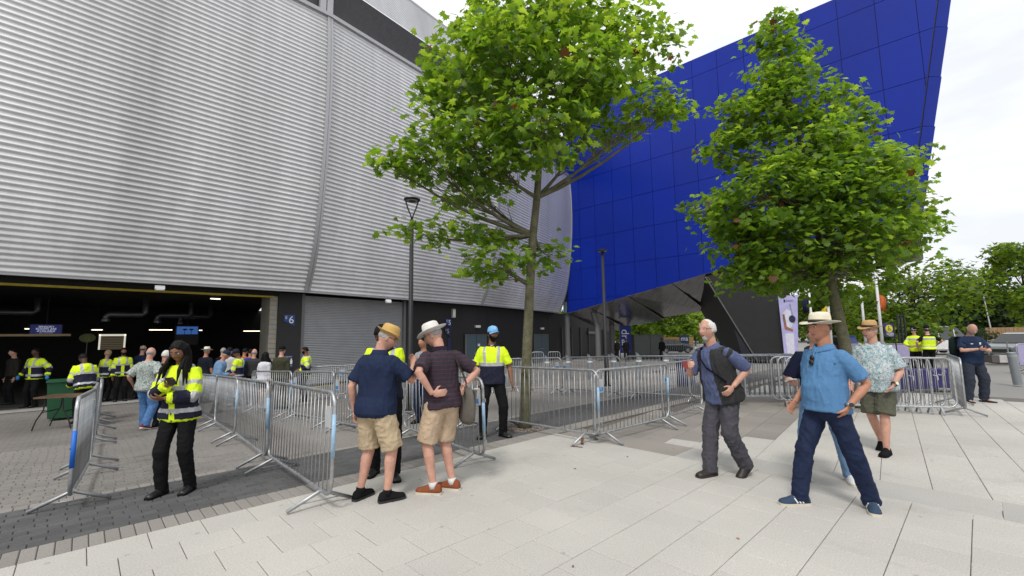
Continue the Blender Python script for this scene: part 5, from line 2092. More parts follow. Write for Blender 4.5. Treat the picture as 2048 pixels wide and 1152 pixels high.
    # ---------------- hair, hat, beard, glasses
    if hair:
        kind, col = hair
        if kind == 'long':
            m = MB()
            m.rings([[B.hc + B.H @ (Vector(p) * k) for p in ring] for ring in shell_on_head(HAIRMASK['parted'], 0.009, 40, 28, seed, 0.0)])
            rs = random.Random(seed)
            for j in range(22):
                an_ = R(-118 + 236 * j / 21 + rs.uniform(-4, 4))          # 0 = straight back
                sx, cy_ = math.sin(an_), -math.cos(an_)
                fr_ = max(cy_, 0.0)
                z1 = -0.40 + 0.07 * rs.random()
                p0 = B.hc + B.H @ Vector((sx * 0.030, cy_ * 0.03 - 0.01, 0.118)) * k
                p1 = B.hc + B.H @ Vector((sx * 0.080, cy_ * 0.085 - 0.01, 0.045)) * k
                p2 = B.hc + B.H @ Vector((sx * 0.092, cy_ * 0.088 - 0.012, -0.05)) * k
                p3 = B.hc + B.Zv * (-0.2 * k) + B.X * sx * 0.125 * k + B.Yv * (cy_ * 0.12 + 0.02 + fr_ * 0.10) * k
                p4 = B.hc + B.Zv * (z1 * k) + B.X * sx * 0.145 * k + B.Yv * (cy_ * 0.15 + 0.03 + fr_ * 0.16) * k
                m.tube([p0, p1, p2, p3, p4], [0.012 * k, 0.019 * k, 0.020 * k, 0.021 * k, 0.007 * k], 8)
            me2 = remesh(m.v, m.f, max(vox * 0.9, 0.0065), 3)
            P, N = verts_of(me2), norms_of(me2)
            P += N * ((vnoise(P * np.array([75, 75, 5]), 3) - 0.5) * 0.008)[:, None]
            me2.vertices.foreach_set('co', P.astype(np.float32).ravel())
            me2.polygons.foreach_set('use_smooth', np.ones(len(me2.polygons), bool))
            me2.materials.append(col)
            oo = bpy.data.objects.new('hair', me2)
            COL.objects.link(oo)
            oo.parent = root
        else:
            m = MB()
            m.rings(shell_on_head(HAIRMASK[kind], {'short': 0.008, 'back': 0.006, 'receding': 0.014}.get(kind, 0.02), seed=seed, rough=0.003))
            part('hair', on_head(m), col)
    if beard:
        m = MB()
        m.rings(shell_on_head(BEARD if beard[0] == 'full' else GOATEE, beard[2] if len(beard) > 2 else 0.012, seed=seed, rough=0.005))
        part('beard', on_head(m), beard[1])
    if hat:
        for nm, mb_, m in hat_parts(hat[0], hat[1]):
            if len(hat) > 2:
                Mx = Matrix.Rotation(R(hat[2]), 3, 'X')
                mb_.v = [Mx @ Vector(v) for v in mb_.v]
            part(nm, on_head(mb_), m)
    if glasses:
        fm, lm = glasses
        for q in (-1, 1):
            m = MB()
            pts = [(q * 0.032 + 0.024 * math.cos(a), 0.092 - 6 * (0.024 * math.cos(a) + q * 0.032) ** 2, 0.012 + 0.018 * math.sin(a)) for a in np.linspace(0, 2 * math.pi, 17)]
            m.tube(pts, 0.0022, 5, caps=False)
            m.tube([(q * 0.056, 0.075, 0.018), (q * 0.079, 0.03, 0.018), (q * 0.080, -0.02, 0.012)], 0.0022, 5)
            if q == 1:
                m.tube([(-0.01, 0.097, 0.014), (0.01, 0.097, 0.014)], 0.0022, 5)
            g_ = part('glasses_frame', on_head(m), fm)
            if lm:
                m = MB()
                m.rings([[(p[0], p[1] + dy, p[2]) for p in pts[:-1]] for dy in (-0.001, 0.001)])
                on_head(m)
                mesh_obj('lens', m.v, m.f, lm, g_, False)
    if extras:
        extras(root, B, part, on_head)
    return root, B


def to_world(root, B, p):
    return Matrix.Translation(root.location) @ Matrix.Rotation(root.rotation_euler.z, 4, 'Z') @ Vector(p)


# ---------------------------------------------------------------- paint rules for high-visibility clothing
def jacket_paint(C, tc_, at):
    x, y, f = tc_
    m = np.zeros(len(C), int)                     # 0 yellow, 1 navy, 2 tape
    tor = at < 0
    m[tor & (f < 0.50)] = 1
    m[tor & (np.abs(f - 0.52) < 0.045)] = 2
    m[tor & (np.abs(f - 0.04) < 0.050)] = 2
    m[tor & (f < -0.14)] = 0
    m[tor & (f > 0.5) & (np.abs(np.abs(x) - 0.105) < 0.026)] = 2
    m[tor & (f < 0.52) & (np.abs(x) < 0.035) & (y > 0) & (m != 2)] = 0
    a = ~tor
    m[a & (np.abs(at - 0.50) < 0.085)] = 2
    m[a & (np.abs(at - 1.00) < 0.10)] = 2
    m[a & (at > 1.10) & (at < 1.72)] = 1
    return m


def tee_paint(C, tc_, at):
    x, y, f = tc_
    m = np.zeros(len(C), int)
    tor = (at < 0) | (at > 0.95)
    m[tor & (f < 0.43)] = 1
    m[tor & (np.abs(f - 0.44) < 0.05)] = 2
    m[tor & (f > 0.44) & (np.abs(np.abs(x) - 0.11 - 0.03 * (f - 0.5)) < 0.024)] = 2
    return m


def vest_paint(C, tc_, at):
    x, y, f = tc_
    m = np.zeros(len(C), int)
    m[np.abs(f - 0.72) < 0.07] = 2
    m[np.abs(f - 0.2) < 0.05] = 2
    return m


def pattern_mat(name, base, cols, scale, rough=0.8):
    """Printed shirt: several colours from warped cells."""
    m = bpy.data.materials.new('print ' + name)
    m.use_nodes = True
    n, l = m.node_tree.nodes, m.node_tree.links
    b = n['Principled BSDF']
    b.inputs['Roughness'].default_value = rough
    b.inputs['Specular IOR Level'].default_value = 0.2
    tcn = n.new('ShaderNodeTexCoord')
    nz_ = n.new('ShaderNodeTexNoise')
    nz_.inputs['Scale'].default_value = scale * 0.6
    mixv = n.new('ShaderNodeMix')
    mixv.data_type = 'VECTOR'
    mixv.inputs[0].default_value = 0.08
    l.new(tcn.outputs['Object'], nz_.inputs['Vector'])
    l.new(tcn.outputs['Object'], mixv.inputs[4])
    l.new(nz_.outputs['Color'], mixv.inputs[5])
    prev = None
    for i, (c, s_, th) in enumerate(cols):
        v = n.new('ShaderNodeTexNoise')
        v.inputs['Scale'].default_value = scale * s_
        v.inputs['Detail'].default_value = 2.0
        v.inputs['Distortion'].default_value = 2.5
        l.new(mixv.outputs[1], v.inputs['Vector'])
        r_ = n.new('ShaderNodeMapRange')
        r_.inputs['From Min'].default_value = th
        r_.inputs['From Max'].default_value = th + 0.03
        l.new(v.outputs['Fac'], r_.inputs['Value'])
        mx_ = n.new('ShaderNodeMix')
        mx_.data_type = 'RGBA'
        l.new(r_.outputs[0], mx_.inputs[0])
        if prev is None:
            mx_.inputs[6].default_value = (*base, 1)
        else:
            l.new(prev, mx_.inputs[6])
        mx_.inputs[7].default_value = (*c, 1)
        prev = mx_.outputs[2]
    l.new(prev, b.inputs['Base Color'])
    return m


PR_TEAL = pattern_mat('teal leaves', (0.50, 0.54, 0.55), [((0.16, 0.33, 0.37), 1.0, 0.50), ((0.45, 0.33, 0.35), 1.3, 0.60), ((0.07, 0.17, 0.21), 2.0, 0.60), ((0.56, 0.58, 0.57), 2.4, 0.58)], 20)
PR_GREEN = pattern_mat('grey-green leaves', (0.40, 0.43, 0.40), [((0.10, 0.15, 0.13), 1.0, 0.50), ((0.45, 0.48, 0.46), 1.8, 0.55)], 22)


def stripe_mat():
    m = bpy.data.materials.new('plum stripes')
    m.use_nodes = True
    n, l = m.node_tree.nodes, m.node_tree.links
    b = n['Principled BSDF']
    b.inputs['Roughness'].default_value = 0.85
    tcn = n.new('ShaderNodeTexCoord')
    wv = n.new('ShaderNodeTexWave')
    wv.bands_direction = 'Z'
    wv.inputs['Scale'].default_value = 7.2
    wv.inputs['Distortion'].default_value = 0.4
    l.new(tcn.outputs['Object'], wv.inputs['Vector'])
    r_ = n.new('ShaderNodeMapRange')
    r_.inputs['From Min'].default_value = 0.93
    r_.inputs['From Max'].default_value = 0.98
    l.new(wv.outputs['Fac'], r_.inputs['Value'])
    mx_ = n.new('ShaderNodeMix')
    mx_.data_type = 'RGBA'
    mx_.inputs[6].default_value = (0.022, 0.016, 0.026, 1)
    mx_.inputs[7].default_value = (0.085, 0.016, 0.034, 1)
    l.new(r_.outputs[0], mx_.inputs[0])
    l.new(mx_.outputs[2], b.inputs['Base Color'])
    return m


PLUM = stripe_mat()
KHAKI = fab('khaki', (0.46, 0.36, 0.235), 0.85)
KHAKI2 = fab('sand', (0.48, 0.36, 0.25), 0.85)
NAVY = fab('navy polo', (0.013, 0.022, 0.055), 0.85)
BPOLO = fab('faded blue polo', (0.085, 0.20, 0.375), 0.85, var=0.16, scale=130)
JEANS = fab('dark denim', (0.012, 0.020, 0.052), 0.8, var=0.25, scale=10)
LJEANS = fab('light denim', (0.14, 0.24, 0.38), 0.8, var=0.25, scale=10)
MJEANS = fab('mid denim', (0.075, 0.17, 0.36), 0.8, var=0.25, scale=10)
GREYT = fab('grey trousers', (0.062, 0.060, 0.072), 0.85)
OLIVE = fab('olive shorts', (0.085, 0.085, 0.062), 0.85)
STRAW, STRAWT, PANAMA = fab('tan straw', (0.52, 0.34, 0.12), 0.8, bscale=160), fab('honey straw', (0.48, 0.30, 0.13), 0.8, bscale=160), fab('panama straw', (0.70, 0.64, 0.50), 0.8, bscale=160)
BLACKBAND = mat('black hat band', (0.012, 0.012, 0.012), 0.6)
GLASSF, LENSD, LENSC = mat('dark glasses frame', (0.015, 0.013, 0.013), 0.3), mat('dark lens', (0.012, 0.011, 0.012), 0.1), None
PHONE = mat('phone glass', (0.012, 0.012, 0.014), 0.15)
WHITEPH = mat('white phone case', (0.7, 0.7, 0.7), 0.4)
RUSTSH, CREAM, WHITESH = fab('rust suede', (0.22, 0.065, 0.028), 0.8), mat('cream sole', (0.6, 0.55, 0.45), 0.7), mat('white leather', (0.68, 0.68, 0.68), 0.5)
BROWNSH = mat('dark brown leather', (0.022, 0.015, 0.012), 0.5)
BLUESH = fab('slate suede', (0.035, 0.06, 0.10), 0.8)
WATCH = mat('steel watch', (0.5, 0.5, 0.5), 0.3, metal=0.9)


def phone(root, B, p, M, label, m=PHONE, size=(0.072, 0.145, 0.009)):
    w_ = to_world(root, B, p)
    t = thing('phone', label, 'phone', w_)
    rot = Matrix.Rotation(root.rotation_euler.z, 3, 'Z') @ M
    o = MB().box((0, 0, 0), size).obj('case', m, t, False)
    o.rotation_euler = rot.to_euler()
    o = MB().box((0, 0, size[2] / 2 + 0.0005), (size[0] * 0.9, size[1] * 0.9, 0.0015)).obj('screen', PHONE, t, False)
    o.rotation_euler = rot.to_euler()
    return t


def watch_extra(i, strap, face):
    def f(root, B, part, on_head):
        d = (B.wri[i] - B.elb[i]).normalized()
        c = B.wri[i] - d * 0.015
        w_ = part('watch', MB().tube([c - d * 0.012, c + d * 0.012], 0.036 * B.k, 14, caps=True), strap)
        q = Vector((1 if i else -1, 0.45, 0.25)).normalized()
        q = (q - d * q.dot(d)).normalized()
        m_ = MB().tube([c + q * 0.034, c + q * 0.045], 0.02, 12)
        mesh_obj('watch_face', m_.v, m_.f, face, w_, False)
    return f
# ---------------------------------------------------------------- the people in the photograph
JK = dict(mat=[HIVIS, HNAVY, TAPE], paint=jacket_paint, sleeve=1.93, infl=0.034, hem=-0.20, srad=(0.078, 0.076, 0.060), name='jacket', amp=0.011, flare=0.012)
TEE = dict(mat=[HIVIS, HNAVY, TAPE], paint=tee_paint, sleeve=0.8, infl=0.020, hem=-0.16, srad=(0.070, 0.078, 0.08), name='shirt', amp=0.008, flare=0.012, collar=HNAVY)
BT = dict(mat=BLACKC)
BLKSH = dict(mat=mat('black leather', (0.012, 0.012, 0.012), 0.4), sole=BLACKC)

# woman steward reading her phone
B = Body(1.67, 0.98, 0.0, lean=2, head=(6, 24, 0), hands=[(-0.01, 0.25, 1.10), (-0.05, 0.27, 1.25)], poles=[(-0.75, -0.2, -0.6), (0.75, -0.2, -0.7)], female=True,
         feet=((-0.13, -0.07, 0, 10), (0.11, 0.05, 0, -4)))
snap = mat('black snap', (0.01, 0.01, 0.01), 0.4)


def jacket_trim(root, B_, part, on_head):
    A = np.array(B_.SEC)
    for f_ in (-0.17, -0.02, 0.2, 0.34, 0.72):
        c = B_.section(f_, *[float(np.interp(f_, A[:, 0], A[:, i])) for i in (1, 2, 3)], 20, 0.047)[5]
        part('snap', MB().ball(c, (0.009, 0.006, 0.009), B_.M), snap)


pw, B = person('young woman with long black hair in yellow hi-vis jacket looking at her phone', gnd(347, 987)[:2], R(180), B, SK_B, dict(JK), dict(mat=BLACKC, rad=(0.098, 0.075, 0.062)),
               dict(mat=mat('black leather', (0.012, 0.012, 0.012), 0.35), kind='boot', sole=BLACKC), ('long', HAIR['black']), grips=(0.5, 0.75), palms=[(0, -0.6, 0.8), (-0.5, -0.2, 0.8)],
               fdirs=[(0.9, 0.3, 0), (-0.75, 0.55, 0.1)], vox=0.007, extras=jacket_trim)
phone(pw, B, B.wri[1] + Vector((-0.10, 0.085, 0.045)), Matrix.Rotation(R(55), 3, 'Z') @ Matrix.Rotation(R(-25), 3, 'X'), 'dark phone in the hand of the young woman in hi-vis jacket')

# man in navy polo, seen from behind
B = Body(1.77, 1.05, 0.06, lean=5, head=(-46, 26, 0), hands=[(-0.27, -0.02, 0.86), (0.18, 0.36, 1.32)], poles=[(-0.4, -1, 0), (0.75, -0.3, -0.9)], feet=((-0.16, -0.03, 0, 2), (0.14, 0.03, 0, -28)))
pn, B = person('older man in navy polo and khaki shorts with tan straw hat, seen from behind', gnd(748, 1001)[:2], R(-26), B, SK_P, dict(mat=NAVY, sleeve=0.82, infl=0.022, hem=-0.20, srad=(0.070, 0.077, 0.08), flare=0.012, collar=NAVY, amp=0.008),
               dict(mat=KHAKI, leg=0.99, rad=(0.112, 0.107, 0.09), name='shorts', amp=0.009), dict(mat=fab('black mesh', (0.012, 0.012, 0.013)), sole=mat('black rubber', (0.02, 0.02, 0.022), 0.6)),
               ('back', HAIR['grey']), ('trilby', (STRAW, STRAW), 4), glasses=(GLASSF, None), grips=(0.5, 0.7), palms=[(0.9, 0.2, 0), (-0.5, 0.2, 0.7)], vox=0.007, eyes=True, brow=GREYBROW, socks=(BLACKC, 0.07))
phone(pn, B, B.wri[1] + Vector((0.0, 0.11, 0.035)), Matrix.Rotation(R(-20), 3, 'Z') @ Matrix.Rotation(R(30), 3, 'X'), 'dark phone in the raised hand of the man in navy polo')

# man in striped polo, hands on hips
B = Body(1.80, 1.0, 0.04, lean=9, head=(44, 24, 0), hands=[(-0.19, -0.13, 1.02), (0.20, -0.04, 1.04)], poles=[(-0.7, -0.5, 0), (1, -0.3, 0)], feet=((-0.10, 0.02, 0, 42), (0.12, 0.02, 0, 34)))
pp_, B = person('man in plum striped polo, sand shorts and white hat with hands on hips', gnd(886, 985)[:2], R(36), B, SK_P, dict(mat=PLUM, sleeve=0.84, infl=0.020, hem=-0.16, srad=(0.070, 0.076, 0.08), flare=0.012, collar=fab('plum collar', (0.022, 0.016, 0.026)), amp=0.008),
                dict(mat=KHAKI2, leg=0.96, rad=(0.110, 0.103, 0.085), name='shorts', amp=0.008), dict(mat=RUSTSH, sole=CREAM, lace=fab('tan lace', (0.4, 0.25, 0.12))),
                ('back', HAIR['grey']), ('fedora', (fab('white straw', (0.66, 0.64, 0.60), bscale=160), fab('taupe band', (0.10, 0.085, 0.075))), 3), glasses=(GLASSF, LENSD), grips=(0.25, 0.3),
                palms=[(0.3, 0.95, 0.1), (-0.8, 0.4, 0)], fdirs=[(0.85, -0.25, 0.05), (-0.3, -0.8, -0.2)], vox=0.007, eyes=False, brow=GREYBROW, socks=(mat('white sock', (0.6, 0.6, 0.58), 0.9), 0.08))
# shoulder bag
bagc = fab('taupe canvas', (0.115, 0.105, 0.09))
hipw = to_world(pp_, B, B.pelvis + Vector((0.235, -0.10, -0.06)))
t = thing('shoulder_bag', 'taupe canvas shoulder bag hanging at the hip of the striped polo man', 'bag', hipw, R(36))
mb = MB()
for f_, wy, wx in ((0.19, 0.10, 0.02), (0.10, 0.135, 0.045), (-0.05, 0.16, 0.06), (-0.15, 0.145, 0.06), (-0.20, 0.09, 0.04)):
    mb_ring = [(wx * math.cos(q), wy * math.sin(q), f_) for q in np.linspace(0, 2 * math.pi, 17)[:-1]]
    mb.v += [Vector(p) for p in mb_ring]
for a_ in range(4):
    for j in range(16):
        mb.f.append((a_ * 16 + j, a_ * 16 + (j + 1) % 16, (a_ + 1) * 16 + (j + 1) % 16, (a_ + 1) * 16 + j))
mb.f += [tuple(reversed(range(16))), tuple(range(64, 80))]
mb.obj('pouch', bagc, t, False, True)
MB().box((0.05, 0, 0.06), (0.02, 0.2, 0.2), Matrix.Rotation(R(6), 3, 'Y')).obj('flap', bagc, t, False)
lw = lambda p: Matrix.Rotation(-R(36), 3, 'Z') @ (to_world(pp_, B, p) - hipw)
shp = B.sh[1]
pts = [Vector((0.0, -0.02, 0.19)), lw(B.pelvis + B.Zv * 0.25 + B.X * 0.19 - B.Yv * 0.14), lw(shp + B.Zv * 0.0 - B.X * 0.06 - B.Yv * 0.11), lw(shp + B.Zv * 0.085 - B.X * 0.09), lw(shp + B.Yv * 0.11 - B.X * 0.06), lw(B.pelvis + B.Zv * 0.2 + B.X * 0.20 + B.Yv * 0.12), Vector((0, 0.06, 0.19))]
MB().tube(pts, [(0.022, 0.005)] * len(pts), 8, caps=True).obj('strap', fab('brown strap', (0.04, 0.032, 0.026)), t, False)
MB().box((0.0, -0.02, 0.21), (0.05, 0.02, 0.04)).obj('buckle', WATCH, t, False)

# steward hidden behind the man in navy polo
B = Body(1.84, 1.02, 0, lean=8, head=(0, 38, 0), hands=[(-0.05, 0.30, 1.15), (0.06, 0.30, 1.15)], feet=((-0.14, 0.03, 0, 25), (0.14, -0.12, 0, -5)))
person('steward in yellow and navy hi-vis top mostly hidden behind the navy polo man', gnd(766, 955)[:2], R(178), B, SK_D, dict(TEE), BT, dict(BLKSH), ('short', HAIR['black']), vox=0.009, brow=BROW)

# bearded steward in a light blue cap
B = Body(1.79, 1.06, 0.03, head=(34, -4, 0), hands=[(-0.33, 0.07, 0.86), (0.23, 0.12, 0.90)], poles=[(-0.4, -1, 0), (0.5, -1, 0)], feet=((-0.17, -0.02, 0, 48), (0.16, 0.02, 0, -8)))
person('bearded steward in hi-vis polo and light blue cap standing behind the barrier', gnd(985, 874)[:2], R(176), B, SK_B, [dict(mat=WHITESH, sleeve=0, infl=0.012, hem=0.6, up=1.0, name='undershirt'), dict(TEE, up=0.955)], BT, dict(BLKSH), ('short', HAIR['black']),
       ('cap', (fab('light blue cap', (0.20, 0.44, 0.72)), WHITESH)), beard=('full', HAIR['black'], 0.015), grips=(0.45, 0.6), vox=0.0075)

# grey-bearded man striding left
B = Body(1.82, 0.98, 0.05, lean=15, head=(2, 2, 0), hands=[(-0.22, 0.02, 1.00), (0.06, 0.36, 1.20)], poles=[(-0.3, -1, 0), (0.6, -0.2, -0.9)], feet=((-0.10, -0.24, 0.05, 4, 28), (0.08, 0.10, 0, -5)))


def vest_front(C, tc_, at):
    x, y, f = tc_
    m = np.zeros(len(C), int)
    m[(y > 0.02) & (np.abs(x - 0.012) < 0.085 + 0.05 * (0.5 - f))] = 1
    return m


BSH = fab('dusty blue shirt', (0.085, 0.105, 0.20))


def strap_x(root, B_, part, on_head):
    A = np.array(B_.SEC)

    def sec(f_, j, inf=0.045):
        return B_.section(f_, *[float(np.interp(f_, A[:, 0], A[:, i])) for i in (1, 2, 3)], 20, inf)[j]
    part('neck_strap', MB().tube([sec(0.95, 13, 0.03), sec(0.95, 17, 0.035), sec(0.93, 2, 0.03), sec(0.80, 4), sec(0.6, 5), sec(0.42, 7), sec(0.30, 8)], [(0.034, 0.007)] * 7, 8), fab('navy strap', (0.012, 0.014, 0.024)))
    part('belt', MB().rings([[p for p in B_.section(f_, *[float(np.interp(f_, A[:, 0], A[:, i])) for i in (1, 2, 3)], 20, 0.02)] for f_ in (0.0, 0.06)]), BLACKC)


pb_, B = person('grey-bearded man in dark fleece vest and blue shirt striding along the pavement', gnd(1446, 953)[:2], R(116), B, SK_P,
                [dict(mat=BSH, sleeve=0.95, infl=0.018, hem=-0.02, srad=(0.07, 0.07, 0.07), collar=BSH, amp=0.009, placket=(GLASSF, (0.2, 0.36, 0.52, 0.68))),
                 dict(mat=[fab('charcoal fleece', (0.030, 0.030, 0.031), var=0.3, scale=60), BSH], paint=vest_front, sleeve=0.10, infl=0.034, hem=-0.17, up=0.94, name='vest', flare=0.03, amp=0.012)],
                dict(mat=GREYT, rad=(0.104, 0.088, 0.075), amp=0.011), dict(mat=BROWNSH, sole=mat('brown sole', (0.03, 0.022, 0.016), 0.7)), ('receding', HAIR['white']), beard=('goatee', mat('grey beard', (0.42, 0.40, 0.38), 0.8), 0.008),
                glasses=(mat('thin bronze frame', (0.12, 0.06, 0.04), 0.3), None), grips=(0.5, 0.85), palms=[(0.7, 0, 0), (-0.6, -0.7, 0)], vox=0.007, brow=GREYBROW, extras=strap_x)
phone(pb_, B, B.wri[1] + Vector((-0.03, 0.09, 0.035)), Matrix.Rotation(R(70), 3, 'X') @ Matrix.Rotation(R(20), 3, 'Y'), 'red and black phone gripped by the grey-bearded man', mat('red case', (0.3, 0.05, 0.04), 0.5), (0.05, 0.09, 0.012))

# man in blue polo and panama hat
B = Body(1.82, 0.92, 0.075, lean=-3, head=(-4, -1, 0), hands=[(-0.245, -0.01, 0.92), (0.22, 0.10, 0.90)], poles=[(-0.35, -1, 0), (0.4, -1, 0)], feet=((-0.14, -0.28, 0, 48), (0.10, 0.24, 0, -12)))


def polo_bits(root, B_, part, on_head):
    A = np.array(B_.SEC)

    def sec(f_, j, inf=0.026):
        return B_.section(f_, *[float(np.interp(f_, A[:, 0], A[:, i])) for i in (1, 2, 3)], 20, inf)[j]
    part('placket', MB().tube([sec(0.97, 5), sec(0.86, 5), sec(0.76, 5)], [(0.017, 0.004)] * 3, 8), BPOLO)
    for f_, j in ((0.80, 5), (0.72, 5)):
        part('sunglasses', MB().ball(sec(f_, j, 0.045), (0.026, 0.012, 0.03), B_.M), LENSD)
    part('chest_mark', MB().box(sec(0.72, 8, 0.024), (0.05, 0.006, 0.008), B_.M @ Matrix.Rotation(R(40), 3, 'Z')), NAVY)
    watch_extra(0, WATCH, PHONE)(root, B_, part, on_head)


person('man in faded blue polo, dark jeans and white panama hat with hand in pocket', gnd(1664, 1013)[:2], R(101), B, SK_T, dict(mat=BPOLO, sleeve=0.80, infl=0.026, hem=-0.09, srad=(0.070, 0.074, 0.08), collar=BPOLO, flare=0.008, amp=0.007),
       dict(mat=JEANS, rad=(0.104, 0.080, 0.068), amp=0.008, infl=0.012, waist=0.0), dict(mat=BLUESH, sole=CREAM, stripes=WHITESH, lace=WHITESH), ('back', HAIR['brown']), ('fedora', (PANAMA, BLACKBAND), 2), grips=(0.4, 0.4), palms=[(0.8, 0.2, 0), None],
       fdirs=[(0.5, 0.12, -0.85), None], vox=0.007, extras=polo_bits, socks=(NAVY, 0.08))

# companion behind him
B = Body(1.74, 1.0, 0.02, head=(10, 5, 0), hands=[(-0.26, 0.05, 0.90), (0.24, 0.30, 1.09)], poles=[(-0.4, -1, 0), (0.4, -0.8, -0.6)], feet=((-0.24, -0.12, 0, 10), (0.20, 0.14, 0, -30, 10)))
pc_, B = person('person in navy top and light jeans with white shoes behind the blue polo man', gnd(1650, 963)[:2], R(150), B, SK_P, dict(mat=fab('deep navy', (0.010, 0.013, 0.03)), sleeve=0.9, infl=0.02, hem=-0.12, srad=(0.07, 0.077, 0.08)), dict(mat=LJEANS),
                dict(mat=WHITESH, sole=CREAM), ('short', HAIR['brown']), vox=0.009, grips=(0.4, 0.6), palms=[None, (-0.3, -0.3, 0.9)])
phone(pc_, B, B.wri[1] + Vector((0.02, 0.10, 0.04)), Matrix.Rotation(R(20), 3, 'Z') @ Matrix.Rotation(R(15), 3, 'X'), 'white phone held behind the man in blue polo', WHITEPH)

# man in leaf print shirt
B = Body(1.76, 1.03, 0.08, lean=3, head=(-18, 0, 0), hands=[(-0.235, 0.06, 0.93), (0.23, 0.06, 0.9)], poles=[(-0.35, -1, 0), (0.4, -1, 0)], feet=((-0.08, 0.04, 0, 2), (0.08, -0.27, 0.05, 0, 38)))
person('man in pale teal leaf-print shirt, olive shorts and straw trilby', gnd(1762, 907)[:2], R(122), B, SK_P, dict(mat=PR_TEAL, sleeve=0.88, infl=0.026, hem=-0.19, srad=(0.072, 0.082, 0.085), collar=PR_TEAL, flare=0.02, amp=0.010, placket=(GLASSF, (0.1, 0.26, 0.42, 0.58))),
       dict(mat=OLIVE, leg=0.95, rad=(0.116, 0.112, 0.09), name='shorts', amp=0.01), dict(mat=BLACKC, sole=BLACKC), ('back', HAIR['grey']), ('trilby', (STRAWT, BLACKBAND), 4), glasses=(GLASSF, None), grips=(0.4, 0.4), fdirs=[(0.5, 0.12, -0.85), None], vox=0.0075,
       brow=GREYBROW, extras=watch_extra(0, BROWNSH, mat('watch face', (0.7, 0.65, 0.5), 0.3)))

# man with backpack reading his phone
B = Body(1.82, 1.03, 0.06, lean=4, head=(-8, 32, 0), hands=[(-0.05, 0.31, 1.15), (0.06, 0.30, 1.17)], poles=[(-1, -0.5, -0.4), (1, -0.5, -0.4)], feet=((-0.20, -0.04, 0, 30), (0.17, 0.03, 0, -12)))
pk, B = person('balding man in navy top with a dark backpack reading his phone', gnd(1952, 804)[:2], R(172), B, SK_P, dict(mat=fab('team navy', (0.014, 0.026, 0.062)), sleeve=0.8, infl=0.02, hem=-0.14, srad=(0.07, 0.077, 0.08), collar=None),
               dict(mat=fab('slate trousers', (0.028, 0.034, 0.05)), rad=(0.108, 0.092, 0.085), amp=0.009), dict(mat=BROWNSH, sole=BROWNSH, kind='sandal'), ('back', HAIR['grey']), beard=('full', HAIR['grey'], 0.008), grips=(0.6, 0.6), palms=[(0.5, -0.3, 0.8), (-0.5, -0.3, 0.8)], vox=0.010,
               brow=GREYBROW, extras=lambda r_, B_, part, oh: [part('chest_badge', MB().box(B_.pelvis + B_.Zv * 0.38 + B_.X * x_ + B_.Yv * 0.152, s_, B_.M), WHITESH) for x_, s_ in ((-0.08, (0.035, 0.006, 0.06)), (0.09, (0.055, 0.006, 0.02)))])
phone(pk, B, Vector((0, 0.36, 1.24)), Matrix.Rotation(R(30), 3, 'X'), 'phone held in both hands by the man with the backpack')
bw = to_world(pk, B, B.pelvis + Vector((0.08, -0.22, 0.27)))
t = thing('backpack', 'dark green-black backpack on the back of the man reading his phone', 'backpack', bw, R(172))
mb = MB()
lathe(mb, [(0.10, -0.26), (0.17, -0.22), (0.19, 0.0), (0.17, 0.2), (0.09, 0.27)], 1.0, 0.62, 18)
mb.obj('sack', fab('dark green nylon', (0.012, 0.022, 0.022)), t, False, True)
for q in (-1, 1):
    MB().tube([(q * 0.1, 0.08, 0.22), (q * 0.13, 0.24, 0.25), (q * 0.14, 0.38, 0.12), (q * 0.16, 0.3, -0.1), (q * 0.14, 0.1, -0.2)], [(0.03, 0.006)] * 5, 8).obj('strap', BLACKC, t, False)
MB().tube([(0.2, 0.02, -0.15), (0.26, 0, -0.3), (0.24, 0.0, -0.45)], 0.008).obj('loose_strap', BLACKC, t, False)

# ------------------------------------------------ people farther off
FB = lambda h=1.74, w=1.0, **kw: Body(h, w, **kw)
VX = 0.014


def far(label, px_, py_, rz, B_, sk, top, bottom=None, hair=('short', HAIR['black']), hat=None, beard=None, group=None, shoes=None, vox=VX, z=None, **kw):
    p = gnd(px_, py_)
    loc = (p.x, p.y) if z is None else (p.x, p.y, z)
    return person(label, loc, R(rz), B_, sk, top, bottom or BT, shoes or dict(BLKSH), hair, hat, beard, vox=vox, group=group, eyes=False, face_detail=False, **kw)


ST = 'stewards in yellow jackets'
far('bearded steward in yellow jacket standing by the E 6 pier, facing left', 609, 803, 105, FB(1.76, head=(0, 0, 0), hands=[(-0.25, 0.12, 0.98), (0.22, 0.2, 1.02)]), SK_B, dict(JK), beard=('full', HAIR['black'], 0.012), group=ST)
far('steward in yellow jacket and dark cap standing in the queue', 472, 812, 110, FB(1.76, 1.05, head=(20, 18, 0), hands=[(-0.1, 0.32, 1.0), (0.12, 0.34, 1.0)]), SK_B, dict(JK), hat=('cap', (HNAVY, WHITESH)), group=ST)
far('bending steward in yellow jacket beside the folding table', 164, 846, 62, FB(1.78, 1.1, lean=16, head=(10, 25, 0), hands=[(-0.2, 0.32, 0.9), (0.2, 0.34, 0.9)]), SK_D, dict(JK), group=ST)
far('steward with blue gloves in yellow jacket facing out of the hall', 62, 818, 180, FB(1.80, 1.08, hands=[(-0.42, 0.02, 0.93), (0.42, 0.02, 0.93)]), SK_D, dict(JK), group=ST, z=-0.36,
    extras=lambda r_, B_, part, oh: [part('glove', MB().ball(B_.wri[i] + (B_.wri[i] - B_.elb[i]).normalized() * 0.07, (0.05, 0.05, 0.08)), mat('blue glove', (0.02, 0.2, 0.5), 0.5)) for i in (0, 1)])
